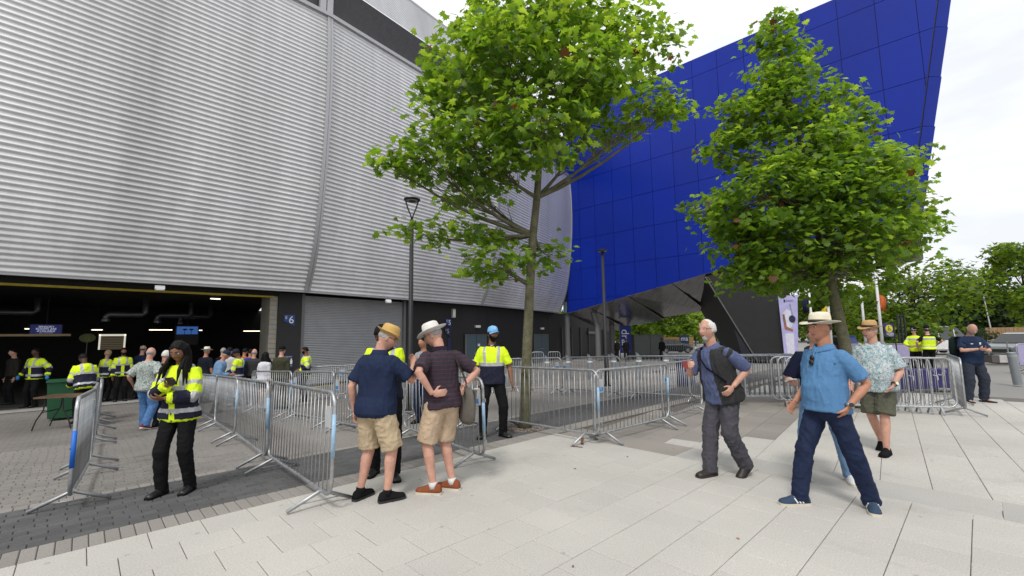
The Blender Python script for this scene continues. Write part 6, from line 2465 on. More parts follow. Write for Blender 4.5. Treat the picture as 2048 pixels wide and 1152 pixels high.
far('fair-haired steward in yellow jacket seen from behind inside the hall', 206, 806, -5, FB(1.68, 1.0, female=True), SK_P, dict(JK), hair=('full', mat('fair hair', (0.35, 0.24, 0.12), 0.6)), group=ST, z=-0.36)
far('bearded steward in yellow jacket facing right inside the hall', 239, 806, -135, FB(1.76), SK_B, dict(JK), beard=('full', HAIR['black'], 0.01), group=ST, z=-0.36)
far('balding man in grey-green leaf-print shirt and jeans walking to the entrance', 286, 859, 6, FB(1.77, 1.1, head=(0, 4, 0), feet=((-0.10, 0.16, 0, 5), (0.10, -0.10, 0.03, -8, 18)), hands=[(-0.34, 0.1, 0.95), (0.33, 0.05, 0.95)]), SK_P,
    dict(mat=PR_GREEN, sleeve=0.92, infl=0.03, hem=-0.2, srad=(0.074, 0.082, 0.085), flare=0.02), dict(mat=MJEANS, rad=(0.108, 0.088, 0.078)), ('back', HAIR['grey']), shoes=dict(mat=fab('red shoe', (0.20, 0.02, 0.025)), sole=CREAM), vox=0.011)
far('person in black with a backpack half hidden behind the woman', 320, 853, 0, FB(1.70, 1.05), SK_P, dict(mat=BLACKC, sleeve=1.9, infl=0.03, hem=-0.12), dict(mat=JEANS), ('short', HAIR['white']))
far('man in tan cap and navy shirt in the shade behind the leaf-print shirt man', 277, 800, 10, FB(1.80, 1.1), SK_P, dict(mat=NAVY, sleeve=0.85, infl=0.02), None, ('back', HAIR['brown']), ('cap', (fab('tan cap', (0.4, 0.33, 0.24)),)), z=-0.36)
far('dark-clothed person at the far left edge of the hall', 18, 812, 160, FB(1.78, 1.05), SK_P, dict(mat=fab('brown jacket', (0.03, 0.026, 0.022)), sleeve=1.9, infl=0.03), z=-0.36)
QG = 'people queueing at the entrance'
far('man in blue denim jacket and navy cap leaning in the queue', 428, 826, -62, FB(1.72, 1.1, lean=14, head=(0, 15, 0), hands=[(-0.1, 0.34, 1.05), (0.15, 0.34, 1.05)]), SK_T, dict(mat=LJEANS, sleeve=1.9, infl=0.026, hem=-0.08), None, ('back', HAIR['grey']),
    ('cap', (fab('dark navy cap', (0.015, 0.022, 0.04)),)), group=QG)
far('man in white shirt seen from behind in the queue', 452, 806, -8, FB(1.80, 1.0), SK_T, dict(mat=fab('off-white shirt', (0.5, 0.48, 0.5)), sleeve=1.9, infl=0.024, hem=-0.14), None, ('short', HAIR['black']), group=QG)
far('man in white panama hat and dark striped shirt in the queue', 406, 806, -4, FB(1.80, 1.05), SK_T, dict(mat=fab('dark shirt', (0.014, 0.016, 0.025)), sleeve=0.9), None, ('back', HAIR['grey']), ('fedora', (PANAMA, BLACKBAND)), group=QG)
far('balding man in dark grey jacket in the queue', 503, 808, 12, FB(1.74, 1.0), SK_P, dict(mat=fab('dark grey jacket', (0.04, 0.04, 0.043)), sleeve=1.9, infl=0.028), None, ('back', HAIR['grey']), group=QG)
far('black-haired woman in white hoodie seen from behind in the queue', 525, 818, -12, FB(1.62, 1.0, female=True), SK_T, dict(mat=fab('white hoodie', (0.62, 0.62, 0.66)), sleeve=1.9, infl=0.03, hem=-0.1, amp=0.01), dict(mat=fab('dark shorts', (0.02, 0.022, 0.03)), leg=0.6, name='shorts'),
    ('long', HAIR['black']), group=QG, shoes=dict(mat=WHITESH, sole=CREAM))
far('man in olive jacket and dark cap seen from behind in the queue', 558, 818, -6, FB(1.76, 1.12), SK_P, dict(mat=fab('olive jacket', (0.045, 0.045, 0.026)), sleeve=1.9, infl=0.034, hem=-0.16, amp=0.01), dict(mat=OLIVE), ('back', HAIR['brown']), ('cap', (BLACKC,)), group=QG)
far('person in bright blue jacket deep in the queue', 496, 799, 20, FB(1.72), SK_T, dict(mat=fab('royal blue', (0.01, 0.05, 0.3)), sleeve=1.9, infl=0.03), group=QG)
far('grey-haired person in black deep in the queue between denim jacket and steward', 440, 797, 0, FB(1.76), SK_P, dict(mat=BLACKC, sleeve=1.9, infl=0.02), None, ('short', HAIR['grey']), group=QG)
far('person in orange top deep in the queue behind the steward in cap', 484, 796, 0, FB(1.74), SK_T, dict(mat=fab('orange', (0.4, 0.10, 0.02)), sleeve=0.8, infl=0.02), group=QG)
far('dark-haired person in black standing in the hall left of the panama hat', 345, 797, -10, FB(1.74), SK_T, dict(mat=BLACKC, sleeve=1.9, infl=0.02), group=QG, z=-0.36)
far('person in grey top and navy trousers hidden behind the striped polo man', 846, 846, 150, FB(1.74, hands=[(-0.3, 0.05, 0.9), (0.3, 0.05, 0.9)]), SK_T, dict(mat=fab('pale grey sleeve', (0.28, 0.29, 0.32)), sleeve=1.8, infl=0.025), dict(mat=JEANS))
# police officers
PG = 'police officers'
POL = (BLACKC, WATCH)
pz = atY(1836, 740, 18.2)
person('police officer in long-sleeved yellow jacket and black helmet facing left', (pz.x, pz.y), R(120), FB(1.76, 1.05, hands=[(-0.1, 0.3, 1.05), (0.1, 0.32, 1.05)], poles=[(-1, -.4, -.3), (1, -.4, -.3)]), SK_P,
       dict(mat=[HIVIS, HNAVY, TAPE], paint=vest_paint, sleeve=1.9, infl=0.034, hem=-0.2, name='jacket'), BT, dict(BLKSH), ('short', HAIR['black']), ('police', POL), vox=VX, group=PG, eyes=False, face_detail=False)
pz = atY(1863, 740, 17.6)
person('police officer in yellow vest over black shirt and black helmet, seen from behind', (pz.x, pz.y), R(-15), FB(1.78, 1.1, hands=[(-0.3, 0.1, 0.98), (0.40, 0.2, 1.1)], poles=[(-1, -.4, -.3), (1, -.4, -.3)]), SK_P,
       [dict(mat=BLACKC, sleeve=0.8, infl=0.018), dict(mat=[HIVIS, HNAVY, TAPE], paint=vest_paint, sleeve=0.0, infl=0.034, hem=-0.02, up=0.9, name='vest')], BT, dict(BLKSH), ('short', HAIR['black']), ('police', POL), vox=VX, group=PG, eyes=False, face_detail=False)
for px_, lab in ((1235, 'dark figure in a pale cap left of the tall blue banner'), (1253, 'dark figure standing in front of the tall blue banner'), (1325, 'dark figure standing right of the grey cabin')):
    pz = atY(px_, 712, 36)
    person(lab, (pz.x, pz.y), R(160 - px_ % 50), FB(1.78, 1.1), SK_D, dict(mat=BLACKC, sleeve=1.9, infl=0.03), BT, dict(BLKSH), ('short', HAIR['black']), vox=0.02, group='figures under the blue building', eyes=False, face_detail=False)
bpy.data.scenes.remove(TMPS)
# ================================================================== street furniture, vehicles, signs
def place_px(px_, Y, z=None):
    p = atY(px_, 700, Y)
    return Vector((p.x, p.y, gz(p) if z is None else z))


# lamp posts
def lamp_post(base, top, fork, r_disc, label):
    t = thing('lamp_post', label, 'lamp post', base, 0, 'black lamp posts')
    h = top - base.z
    MB().tube([(0, 0, 0), (0, 0, 0.9), (0, 0, 0.95), (0, 0, h - fork)], [0.085, 0.085, 0.062, 0.05], 14).obj('post', black_m, t, False, True)
    MB().tube([(0, 0, 0), (0, 0, 0.03)], 0.14, 14).obj('base_plate', black_m, t, False)
    if fork:
        for q in (-1, 1):
            MB().tube([(0, 0, h - fork - 0.03), (q * 0.03, 0, h - fork * 0.8), (q * 0.11, 0, h - fork * 0.45), (q * 0.17, 0, h - 0.04)], 0.018, 8).obj('fork_arm', black_m, t, False, True)
    mb = MB()
    lathe(mb, [(0.06, h - 0.07), (r_disc, h - 0.03), (r_disc, h), (0.05, h + 0.02)], 1, 1, 24)
    mb.obj('lamp_head', black_m, t, False, True)
    mb = MB()
    lathe(mb, [(r_disc * 0.8, h - 0.061), (r_disc * 0.8, h - 0.055)], 1, 1, 20)
    mb.obj('diffuser', mat('lamp diffuser', (0.3, 0.3, 0.3), 0.3), t, False)


p = gnd(819, 822)
lamp_post(p, atY(822, 398, p.y).z, 0.55, 0.21, 'black lamp post with forked head in front of the roller shutter')
p = gnd(1214, 772)
lamp_post(p, atY(1198, 500, p.y).z, 0.0, 0.19, 'black lamp post with flat disc head in front of the blue building')

# bollards with slanted tops
boll = mat('grey steel bollard', (0.26, 0.28, 0.30), 0.45, metal=0.5, var=0.06)
for k, x in enumerate((1095, 1137, 1181, 1229, 1279, 1334)):
    b_ = gnd(x, 757 + k * 0.6)
    t = thing('bollard', 'grey slant-topped bollard, %s of the row before the columns' % ('first', 'second', 'third', 'fourth', 'fifth', 'last')[k], 'bollard', b_, 0, 'bollards before the columns')
    n_ = 14
    r1 = [(0.11 * math.cos(2 * math.pi * j / n_), 0.11 * math.sin(2 * math.pi * j / n_)) for j in range(n_)]
    MB().rings([[(x_, y_, 0) for x_, y_ in r1], [(x_, y_, 1.0 - x_ * 1.0) for x_, y_ in r1]]).obj('shaft', boll, t, False)
    MB().tube([(0, 0, 0), (0, 0, 0.015)], 0.15, 14).obj('base_ring', boll, t, False)
    MB().tube([(0, 0, 0.72), (0, 0, 0.78)], 0.112, 14).obj('band', white_m, t, False)
for (x, y, r_, h, lean_), lab in (((2036, 768, 0.105, 0.95, 5), 'thick leaning grey bollard at the right edge of the plaza'), ((1990, 708, 0.09, 1.0, 2), 'slim grey bollard in front of the grey car')):
    b_ = gnd(x, y)
    t = thing('bollard', lab, 'bollard', b_, 0, 'bollards on the plaza')
    o = MB().tube([(0, 0, -0.02), (0, 0, h), (0, 0, h + 0.012)], [r_, r_, r_ * 0.9], 20).obj('shaft', boll, t, False)
    o.rotation_euler = (0, R(-lean_), 0)
    o2 = MB().tube([(0, 0, h - 0.12), (0, 0, h - 0.06)], r_ + 0.002, 20).obj('band', mat('bollard band', (0.34, 0.36, 0.38), 0.4, metal=0.5), t, False)
    o2.rotation_euler = (0, R(-lean_), 0)

# folding table and wheelie bin by the entrance
a_, b_ = gnd(66, 862), gnd(121, 858)
dirx = (b_ - a_).normalized()
ang = math.atan2(dirx.y, dirx.x)
t = thing('folding_table', 'brown folding trestle table with bent metal legs by the green bin', 'table', (a_ + b_) / 2 + Vector((0, 0.3, 0)), ang)
MB().box((0.12, 0.0, 0.735), (0.95, 0.72, 0.035)).obj('table_top', mat('brown laminate', (0.11, 0.06, 0.035), 0.4, var=0.25, scale=12, stretch=(1, 8, 1)), t, False)
for q in (-1, 1):
    for s in (-1, 1):
        MB().tube([(q * 0.16, s * 0.3, 0.72), (q * 0.18, s * 0.3, 0.45), (q * 0.30, s * 0.3, 0.22), (q * 0.36, s * 0.3, 0.0)], 0.014, 7).obj('leg', black_m, t, False)
    MB().tube([(q * 0.2, -0.3, 0.40), (q * 0.2, 0.3, 0.40)], 0.012, 7).obj('cross_bar', black_m, t, False)
green = mat('green bin plastic', (0.012, 0.085, 0.035), 0.5, var=0.08)
g0 = gnd(122, 838)
t = thing('wheelie_bin', 'dark green wheelie bin standing behind the folding table', 'bin', g0, R(40))
MB().rings([[(-0.24, -0.26, 0.06), (0.24, -0.26, 0.06), (0.24, 0.26, 0.06), (-0.24, 0.26, 0.06)], [(-0.29, -0.36, 0.98), (0.29, -0.36, 0.98), (0.29, 0.33, 0.98), (-0.29, 0.33, 0.98)]]).obj('tub', green, t, False)
MB().box((0, -0.02, 1.02), (0.62, 0.76, 0.05)).obj('lid', green, t, False)
MB().tube([(-0.28, 0.38, 0.99), (0.28, 0.38, 0.99)], 0.022).obj('handle', mat('grey hinge', (0.3, 0.31, 0.31), 0.5), t, False)
for q in (-1, 1):
    MB().tube([(q * 0.2, 0.26, 0.1), (q * 0.26, 0.26, 0.1)], 0.1, 14).obj('wheel', black_m, t, False)

# ---------------------------------------------- things under and beyond the blue building
p = place_px(1252, 39)
t = thing('blue_banner', 'tall blue banner reading drax beside the grey cabin', 'banner', p)
zt, zb = atY(1252, 651, 39).z, atY(1252, 706, 39).z
MB().box((0, 0, (zt + zb) / 2 - p.z), (0.95, 0.06, zt - zb)).obj('sheet', mat('royal banner', (0.006, 0.02, 0.22), 0.6), t, False)
MB().tube([(-0.5, 0, 0), (-0.5, 0, zt - p.z + 0.2)], 0.04).obj('pole', steel_p, t, False)
text_obj('lettering', 'drax', 0.95, white_m, Matrix.Translation((-0.05, -0.04, (zt + zb) / 2 - p.z)) @ Matrix.Rotation(R(90), 4, 'X') @ Matrix.Rotation(R(-90), 4, 'Z'), t, world=False)
p = place_px(1291, 41)
t = thing('grey_cabin', 'grey metal cabin box with hatch behind a low rail', 'cabin', p, R(6))
cab = mat('grey cabin paint', (0.13, 0.145, 0.14), 0.5, var=0.06)
MB().box((0, 0, 1.0), (2.75, 1.8, 2.0)).obj('body', cab, t, False)
MB().box((0, 0, 2.03), (2.85, 1.9, 0.06)).obj('roof', cab, t, False)
MB().box((0.1, -0.92, 1.0), (0.02, 0.02, 1.9)).obj('panel_joint', black_m, t, False)
MB().tube([(0.9, -0.93, 0.8), (0.9, -0.93, 1.0)], 0.02).obj('handle', black_m, t, False)
MB().tube([(-0.1, 0, 2.05), (-0.1, 0, 2.4)], 0.04).obj('vent_pipe', cab, t, False)


def car(label, loc, rz, paint, kind='hatch', group=None):
    L, W, H = (4.1, 1.75, 1.48) if kind == 'hatch' else (4.9, 1.9, 1.95)
    t = thing('parked_car' if kind == 'hatch' else 'parked_van', label, 'car' if kind == 'hatch' else 'van', loc, rz, group)
    if kind == 'hatch':
        st = [(-2.05, .45, .62, .74), (-1.98, .30, .88, .80), (-1.6, .24, .95, .85), (-0.9, .22, .97, .87), (0.0, .22, .96, .87), (0.8, .22, .94, .87), (1.4, .24, .86, .84), (1.9, .30, .72, .78), (2.05, .42, .60, .68)]
        cab_ = [(-1.95, .90, .60), (-1.55, 1.38, .58), (-0.9, 1.47, .60), (-0.1, 1.48, .60), (0.35, 1.40, .58), (1.05, .95, .66)]
    else:
        st = [(-2.4, .40, 1.0, .86), (-2.35, .30, 1.05, .92), (-1.6, .26, 1.08, .94), (0.0, .26, 1.08, .94), (1.3, .26, 1.05, .94), (1.9, .28, .98, .90), (2.35, .34, .80, .84), (2.45, .45, .70, .76)]
        cab_ = [(-2.38, 1.07, .82), (-2.3, 1.88, .76), (-1.0, 1.95, .78), (0.4, 1.94, .78), (0.9, 1.82, .76), (1.75, 1.05, .80)]
    rings = []
    for x, z0, z1, hw in st:
        rings.append([(x, -hw, z0 + 0.1), (x, -hw * 0.9, z0), (x, hw * 0.9, z0), (x, hw, z0 + 0.1), (x, hw, z1 - 0.12), (x, hw * 0.92, z1), (x, -hw * 0.92, z1), (x, -hw, z1 - 0.12)])
    MB().rings(rings).obj('body', paint, t, False, False)
    rings = []
    zb_ = 0.9 if kind == 'hatch' else 1.0
    for x, z1, hw in cab_:
        rings.append([(x, -hw - 0.16 * (z1 > zb_ + .1), zb_), (x, hw + 0.16 * (z1 > zb_ + .1), zb_), (x, hw, z1), (x, -hw, z1)])
    MB().rings(rings).obj('glasshouse', mat('car glass', (0.015, 0.018, 0.02), 0.06, spec=0.7), t, False, False)
    rr_ = [[(x, -hw * 0.97, z1 - 0.02), (x, hw * 0.97, z1 - 0.02), (x, hw * 0.94, z1 + 0.02), (x, -hw * 0.94, z1 + 0.02)] for x, z1, hw in cab_[1:-1]]
    MB().rings(rr_).obj('roof', paint, t, False)
    for s in (-1, 1):
        for x in ((cab_[2][0], cab_[3][0])):
            MB().box((x, s * (0.69 if kind == 'hatch' else 0.86), (zb_ + cab_[2][1]) / 2), (0.07, 0.06, cab_[2][1] - zb_), Matrix.Rotation(R(s * 17 if kind == 'hatch' else s * 6), 3, 'X')).obj('pillar', paint, t, False)
        for x in (-1.28 if kind == 'hatch' else -1.5, 1.28 if kind == 'hatch' else 1.5):
            w_ = MB().tube([(x, s * 0.66, 0.32), (x, s * 0.89, 0.32)], 0.32, 20).obj('wheel', black_m, t, False)
            MB().tube([(x, s * 0.885, 0.32), (x, s * 0.9, 0.32)], 0.21, 16).obj('rim', mat('alloy rim', (0.4, 0.4, 0.41), 0.35, metal=0.7), w_, False)
        MB().ball((1.9 if kind == 'hatch' else 2.3, s * 0.58, 0.68 if kind == 'hatch' else 0.8), (0.13, 0.14, 0.08)).obj('headlight', mat('headlight glass', (0.6, 0.62, 0.65), 0.1), t, False)
        MB().box((-2.02 if kind == 'hatch' else -2.38, s * 0.66, 0.8), (0.06, 0.14, 0.2)).obj('tail_light', mat('tail lamp', (0.3, 0.01, 0.01), 0.2), t, False)
        MB().ball((0.75, s * 0.95, 1.0), (0.08, 0.09, 0.07)).obj('mirror', paint, t, False)
    return t


car('black car parked beyond the grey cabin under the blue building', place_px(1346, 50), R(8), mat('black car paint', (0.012, 0.013, 0.015), 0.25, coat=0.5))
car('silver grey hatchback parked behind the slim bollard', place_px(2040, 26), R(195), mat('silver grey paint', (0.19, 0.21, 0.21), 0.3, metal=0.5, coat=0.5))
car('white van parked behind the police officers', place_px(1876, 33), R(10), mat('white van paint', (0.7, 0.7, 0.7), 0.3, coat=0.5), 'van')
car('dark golf-cart-like small vehicle roof behind the flagpoles', place_px(1660, 30), R(80), mat('dark vehicle paint', (0.03, 0.03, 0.032), 0.3, coat=0.5))

# advert hoarding
p = place_px(1352, 56)
t = thing('advert_hoarding', 'tan and orange hoarding with a navy board reading ma behind the black car', 'hoarding', p, R(4))
MB().box((0, 0, 0.95), (4.6, 0.1, 1.5)).obj('timber_board', mat('tan hoarding', (0.42, 0.25, 0.10), 0.7, var=0.1), t, False)
MB().box((-0.9, -0.07, 1.15), (2.1, 0.04, 0.7)).obj('orange_panel', mat('orange panel', (0.45, 0.14, 0.03), 0.6), t, False)
MB().box((1.1, -0.08, 1.3), (1.2, 0.05, 1.35)).obj('navy_board', mat('navy advert', (0.01, 0.04, 0.09), 0.6), t, False)
text_obj('lettering', 'ma', 0.8, white_m, Matrix.Translation((1.1, -0.12, 1.5)) @ Matrix.Rotation(R(90), 4, 'X'), t, world=False)
for q in (-2.0, 0.2, 2.0):
    MB().box((q, 0.1, 0.6), (0.1, 0.1, 1.25)).obj('post', steel_p, t, False)

# flagpoles and flags
pole_m = mat('white flagpole', (0.62, 0.62, 0.62), 0.4)
for (x, Y, top, fx, fz, fc), lab in (((1628, 22, 560, -0.3, 604, (0.012, 0.014, 0.04)), 'white flagpole with a furled navy flag left of the plane tree trunk'),
                                     ((1664, 21, 545, -0.22, 622, (0.5, 0.36, 0.03)), 'white flagpole with a small yellow flag touching the plane tree trunk'),
                                     ((1733, 23, 520, 0.3, 500, (0.3, 0.3, 0.3)), 'white flagpole just right of the plane tree trunk'),
                                     ((1766, 20, 510, 0.3, 600, (0.42, 0.10, 0.03)), 'white flagpole with a hanging orange flag beside the accessible sign')):
    b_ = place_px(x, Y)
    t = thing('flagpole', lab, 'flagpole', b_, 0, 'flagpoles')
    h = atY(x, top, Y).z - b_.z
    MB().tube([(0, 0, 0), (0, 0, h)], [0.07, 0.045], 12).obj('pole', pole_m, t, False, True)
    MB().ball((0, 0, h), (0.07, 0.07, 0.07)).obj('finial', pole_m, t, False)
    MB().tube([(0, 0, 0), (0, 0, 0.05)], 0.16, 12).obj('base_plate', steel_p, t, False)
    z0 = atY(x, fz, Y).z - b_.z
    rings = []
    for j in range(7):
        q = j / 6
        rings.append([(0.06 * np.sign(fx) + fx * 1.1 * q, 0.05 * math.sin(q * 9), z0 + 0.30 - 0.25 * q), (0.06 * np.sign(fx) + fx * 1.1 * q, 0.05 * math.sin(q * 9) + 0.012, z0 + 0.30 - 0.25 * q),
                      (0.06 * np.sign(fx) + fx * 0.9 * q, 0.07 * math.sin(q * 8 + 1) + 0.012, z0 - 0.45 - 0.1 * q), (0.06 * np.sign(fx) + fx * 0.9 * q, 0.07 * math.sin(q * 8 + 1), z0 - 0.45 - 0.1 * q)])
    MB().rings(rings).obj('flag', fab('flag %d' % x, fc), t, False, True)

# round navy totem
p = place_px(1702, 15.5)
t = thing('round_totem', 'round navy sign disc standing on edge behind the plane tree trunk', 'sign', p, R(62))
nav = mat('navy totem', (0.012, 0.022, 0.085), 0.35)
cz = 0.78
MB().rings([[(0.68 * math.cos(q), y, cz + 0.74 * math.sin(q)) for q in np.linspace(0, 2 * math.pi, 37)[:-1]] for y in (-0.12, 0.12)]).obj('rim', nav, t, False)
MB().rings([[(0.6 * math.cos(q), y, cz + 0.66 * math.sin(q)) for q in np.linspace(0, 2 * math.pi, 37)[:-1]] for y in (-0.125, -0.121)]).obj('face', mat('totem face', (0.02, 0.02, 0.025), 0.4), t, False)
MB().box((0, 0, 0.04), (0.7, 0.4, 0.08)).obj('foot', steel_p, t, False)

# accessible sign on a pole
p = place_px(1792, 16.5)
t = thing('accessible_sign', 'navy flag sign with a yellow wheelchair roundel on a thin black pole', 'sign', p, R(-4))
zc = atY(1782, 660, 16.5).z - p.z
purp = mat('sign purple', (0.03, 0.022, 0.14), 0.6)
MB().tube([(0.05, 0, 0), (0.0, 0, zc + 0.3)], 0.02).obj('pole', black_m, t, False)
MB().tube([(0.05, 0, 0), (0.05, 0, 0.03)], 0.2, 14).obj('base', black_m, t, False)
MB().poly([(-0.36, 0, zc + 0.25), (-0.02, 0, zc + 0.24), (0.03, 0, zc - 0.26), (-0.30, 0, zc - 0.24)][::-1], (0, 0.02, 0)).obj('board', purp, t, False)
mb = MB()
mb.rings([[(-0.17 + 0.125 * math.cos(q), y, zc + 0.05 + 0.14 * math.sin(q)) for q in np.linspace(0, 2 * math.pi, 25)[:-1]] for y in (-0.012, -0.004)])
mb.obj('roundel', mat('roundel yellow', (0.55, 0.5, 0.02), 0.6), t, False)
sy = MB().tube([(-0.17 + 0.045 * math.cos(q), -0.018, zc + 0.01 + 0.045 * math.sin(q)) for q in np.linspace(0.6, 5.0, 12)], 0.007, 5)
sy.tube([(-0.18, -0.018, zc + 0.11), (-0.18, -0.018, zc + 0.03), (-0.13, -0.018, zc + 0.03), (-0.11, -0.018, zc - 0.03)], 0.008, 5).ball((-0.18, -0.018, zc + 0.135), (0.016, 0.008, 0.016))
sy.obj('wheelchair_symbol', purp, t, False)
for k, s_ in enumerate(('ACCESSIBLE', 'ENTRANCE', 'TICKETS')):
    text_obj('lettering', s_, 0.048, white_m, Matrix.Translation((-0.15 + 0.01 * k, -0.006, zc - 0.12 - k * 0.045)) @ Matrix.Rotation(R(90), 4, 'X'), t, world=False)

# purple crates behind the stacked barriers
for k, (x, y, wd, lab) in enumerate(((1790, 781, 0.95, 'purple road crate nearest the man in leaf-print shirt'), (1838, 780, 0.6, 'middle purple road crate behind the stacked barriers'),
                                     (1886, 778, 0.75, 'purple road crate with white handles beside the end-on barrier'))):
    b_ = gnd(x, y)
    t = thing('road_crate', lab, 'crate', b_, R(-4), 'purple crates')
    MB().box((0, 0, 0.30), (wd, 0.5, 0.48)).obj('box', mat('crate purple', (0.022, 0.018, 0.115), 0.5, var=0.08), t, False)
    MB().box((0, 0, 0.56), (wd + 0.02, 0.52, 0.035)).obj('lid', mat('crate lid', (0.03, 0.026, 0.13), 0.5), t, False)
    for q in (-0.25, 0.25):
        MB().tube([(q - 0.05, -0.26, 0.44), (q - 0.04, -0.29, 0.42), (q + 0.05, -0.29, 0.42), (q + 0.05, -0.29, 0.30)], 0.008, 6).obj('handle', white_m, t, False)
        for s in (-1, 1):
            MB().tube([(q * 1.2 - 0.02, s * 0.18, 0.035), (q * 1.2 + 0.02, s * 0.18, 0.035)], 0.035, 10).obj('castor', black_m, t, False)
b_ = gnd(1372, 772)
t = thing('road_crate', 'navy crate with a green label half hidden by the bearded man', 'crate', b_, 0, 'purple crates')
MB().box((0, 0, 0.42), (0.5, 0.4, 0.8)).obj('box', mat('crate navy', (0.014, 0.016, 0.09), 0.5), t, False)
MB().box((0.02, -0.21, 0.55), (0.14, 0.01, 0.14)).obj('label_patch', mat('green label', (0.02, 0.35, 0.12), 0.5), t, False)
MB().box((0, 0, 0.84), (0.54, 0.44, 0.04)).obj('lid', mat('crate navy', (0.014, 0.016, 0.09), 0.5), t, False)

# lilac covered barriers
for (x0, x1, Y), lab in (((1768, 1828, 19.5), 'lilac fabric covered barrier behind the accessible sign'), ((2034, 2075, 17.5), 'lilac fabric covered barrier at the right picture edge')):
    a_, b_ = place_px(x0, Y), place_px(x1, Y)
    t = barrier(a_, b_, lab, 'fabric covered barriers', 0.0, squash=0.8, nb=9)
    L_ = (b_ - a_).length
    MB().box((0, -0.03, 0.68), (L_ * 0.97, 0.012, 0.78)).obj('fabric_cover', fab('lilac scrim', (0.33, 0.30, 0.46)), t, False)
# bench blocks
for (x, y, wd), lab in (((2030, 727, 1.7), 'low pale stone bench with a dark end by the thick bollard'),):
    b_ = gnd(x, y)
    t = thing('stone_bench', lab, 'bench', b_, R(-6))
    MB().box((0, 0, 0.24), (wd, 0.45, 0.36)).obj('seat_block', mat('pale stone', (0.42, 0.41, 0.40), 0.8), t, False)
    MB().box((-wd / 2 - 0.17, 0, 0.24), (0.33, 0.45, 0.36)).obj('dark_end', mat('weathered timber', (0.09, 0.08, 0.075), 0.8), t, False)
    MB().box((0, 0, 0.03), (wd + 0.1, 0.35, 0.06)).obj('plinth', black_m, t, False)
# tan fence, hedge and leaning pole
a_, b_ = place_px(1976, 36), place_px(2110, 33)
d_ = b_ - a_
t = thing('tan_fence', 'long tan ribbed fence beyond the grey car', 'fence', a_, math.atan2(d_.y, d_.x))
zt, zb = atY(2000, 655, 36).z, atY(2000, 679, 36).z
tanm = mat('tan fence board', (0.38, 0.24, 0.13), 0.7, var=0.12, tint=0.1)
nbd = int(d_.length / 0.22)
bd = MB().box((0, 0, 0), (0.2, 0.04, zt - zb)).obj('board', tanm, t, False)
for k in range(nbd):
    q = bd if k == 0 else bd.copy()
    if k:
        COL.objects.link(q)
    q.location = (0.1 + 0.22 * k, (k % 2) * 0.02, (zt + zb) / 2 - a_.z)
MB().box((d_.length / 2, 0.08, zb - a_.z - 0.35), (d_.length, 0.1, 0.7)).obj('base_wall', mat('pale base wall', (0.24, 0.24, 0.22), 0.8), t, False)
for k in range(0, nbd, 10):
    MB().box((0.22 * k, 0.1, 0.6), (0.1, 0.1, 1.2)).obj('post', steel_p, t, False)
b_ = place_px(1958, 34)
t, _ = plant_tree('clipped_hedge', 'dark clipped hedge at the end of the tan fence', b_, [b_, b_ + Vector((0, 0, 0.5)), b_ + Vector((0, 0, 1.2))], [0.08, 0.06, 0.03],
                  [(b_ + Vector((dx, 0, 1.2)), (0.7, 0.5, 0.65), 1, 1) for dx in (-0.8, 0, 0.8)], 200, 9, 0.16, 77, DARKLEAF, [0.6, 0.4], barkd, False, cat='hedge')
b_ = place_px(1982, 40)
t = thing('leaning_mast', 'thin pale leaning mast rising behind the tan fence', 'mast', b_)
pa_ = atY(1967, 592, 40)
MB().tube([b_, atY(1981, 655, 40), pa_], [0.06, 0.05, 0.035], 8).obj('mast', mat('pale galvanised', (0.45, 0.46, 0.46), 0.5), t)
MB().tube([pa_ - Vector((0.05, 0, 0.15)), pa_ + Vector((0.35, 0, -0.1))], 0.02, 6).obj('cross_arm', steel_p, t)
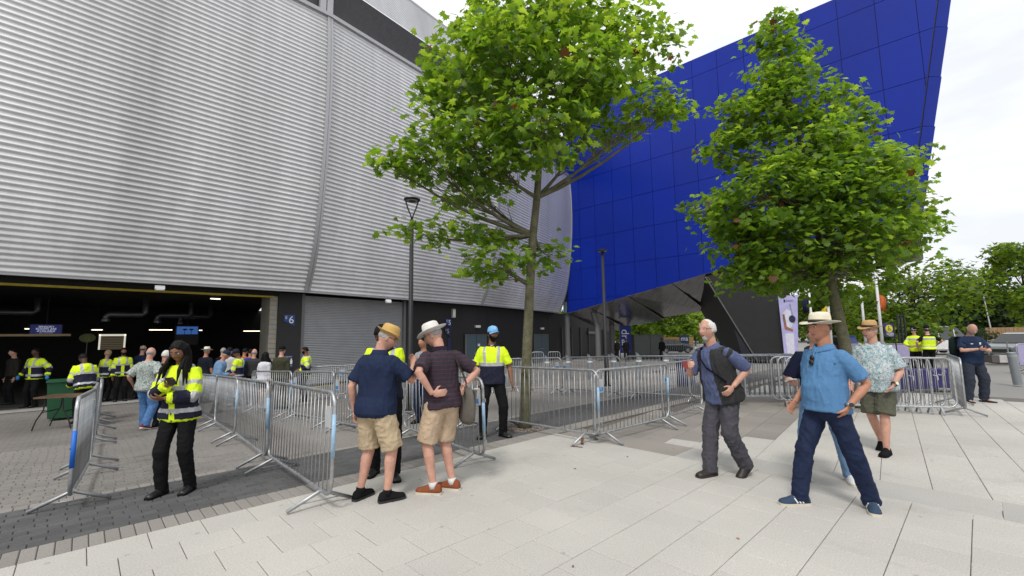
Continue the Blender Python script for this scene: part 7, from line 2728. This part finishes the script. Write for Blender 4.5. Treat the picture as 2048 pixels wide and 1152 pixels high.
# thin black gate uprights behind the officers
t = thing('black_uprights', 'pair of thin black gate posts behind the accessible sign', 'gate', place_px(1808, 22))
for x in (1801, 1808, 1815):
    q = place_px(x, 22)
    MB().tube([q, q + Vector((0, 0, 2.5))], 0.05, 6).obj('upright', black_m, t)
# low railing across the far side
a_, b_ = place_px(1905, 24), place_px(2100, 21)
t = thing('guard_rail', 'low grey guard rail in front of the grey car', 'railing', a_)
for z in (0.5, 1.0):
    MB().tube([a_ + Vector((0, 0, z)), b_ + Vector((0, 0, z))], 0.025, 6).obj('rail', boll, t)
for k in range(6):
    q = a_.lerp(b_, k / 5)
    MB().tube([q, q + Vector((0, 0, 1.05))], 0.03, 6).obj('post', boll, t)
a_, b_ = place_px(1322, 44), place_px(1400, 46)
t = thing('guard_rail', 'grey rail fence beyond the black slanted block in the underpass', 'railing', a_)
for z in (0.1, 1.05):
    MB().tube([a_ + Vector((0, 0, z)), b_ + Vector((0, 0, z))], 0.03, 6).obj('rail', boll, t)
for k in range(22):
    q = a_.lerp(b_, k / 21)
    MB().tube([q, q + Vector((0, 0, 1.05))], 0.015, 5).obj('bar', boll, t)

# litter
t = MB().tube([gnd(1141, 893) + Vector((0, 0, 0.008)), gnd(1165, 896) + Vector((0, 0, 0.012))], 0.006, 5).obj('fallen_twig', mat('red-brown twig', (0.13, 0.045, 0.03), 0.8))
tag(t, 'thin red-brown twig lying by the rusty barrier foot', 'twig')
rnd = random.Random(12)
for k, (x, y) in enumerate(((1146, 1134), (1476, 1078), (1255, 914), (1150, 938))):
    p = gnd(x, y)
    t = MB().box(p + Vector((0, 0, 0.006)), (0.022, 0.012, 0.006), Matrix.Rotation(rnd.uniform(0, 3), 3, 'Z')).obj('paper_scrap', mat('scrap %d' % k, ((0.12, 0.11, 0.1), (0.4, 0.2, 0.12), (0.08, 0.08, 0.08), (0.1, 0.1, 0.1))[k], 0.8))
    tag(t, ('small dark scrap near the bottom edge of the pale slabs', 'small orange scrap on the slabs before the blue polo man', 'small dark scrap near the barrier twig', 'tiny dark scrap in the middle of the slabs')[k], 'litter', 'litter on the slabs')
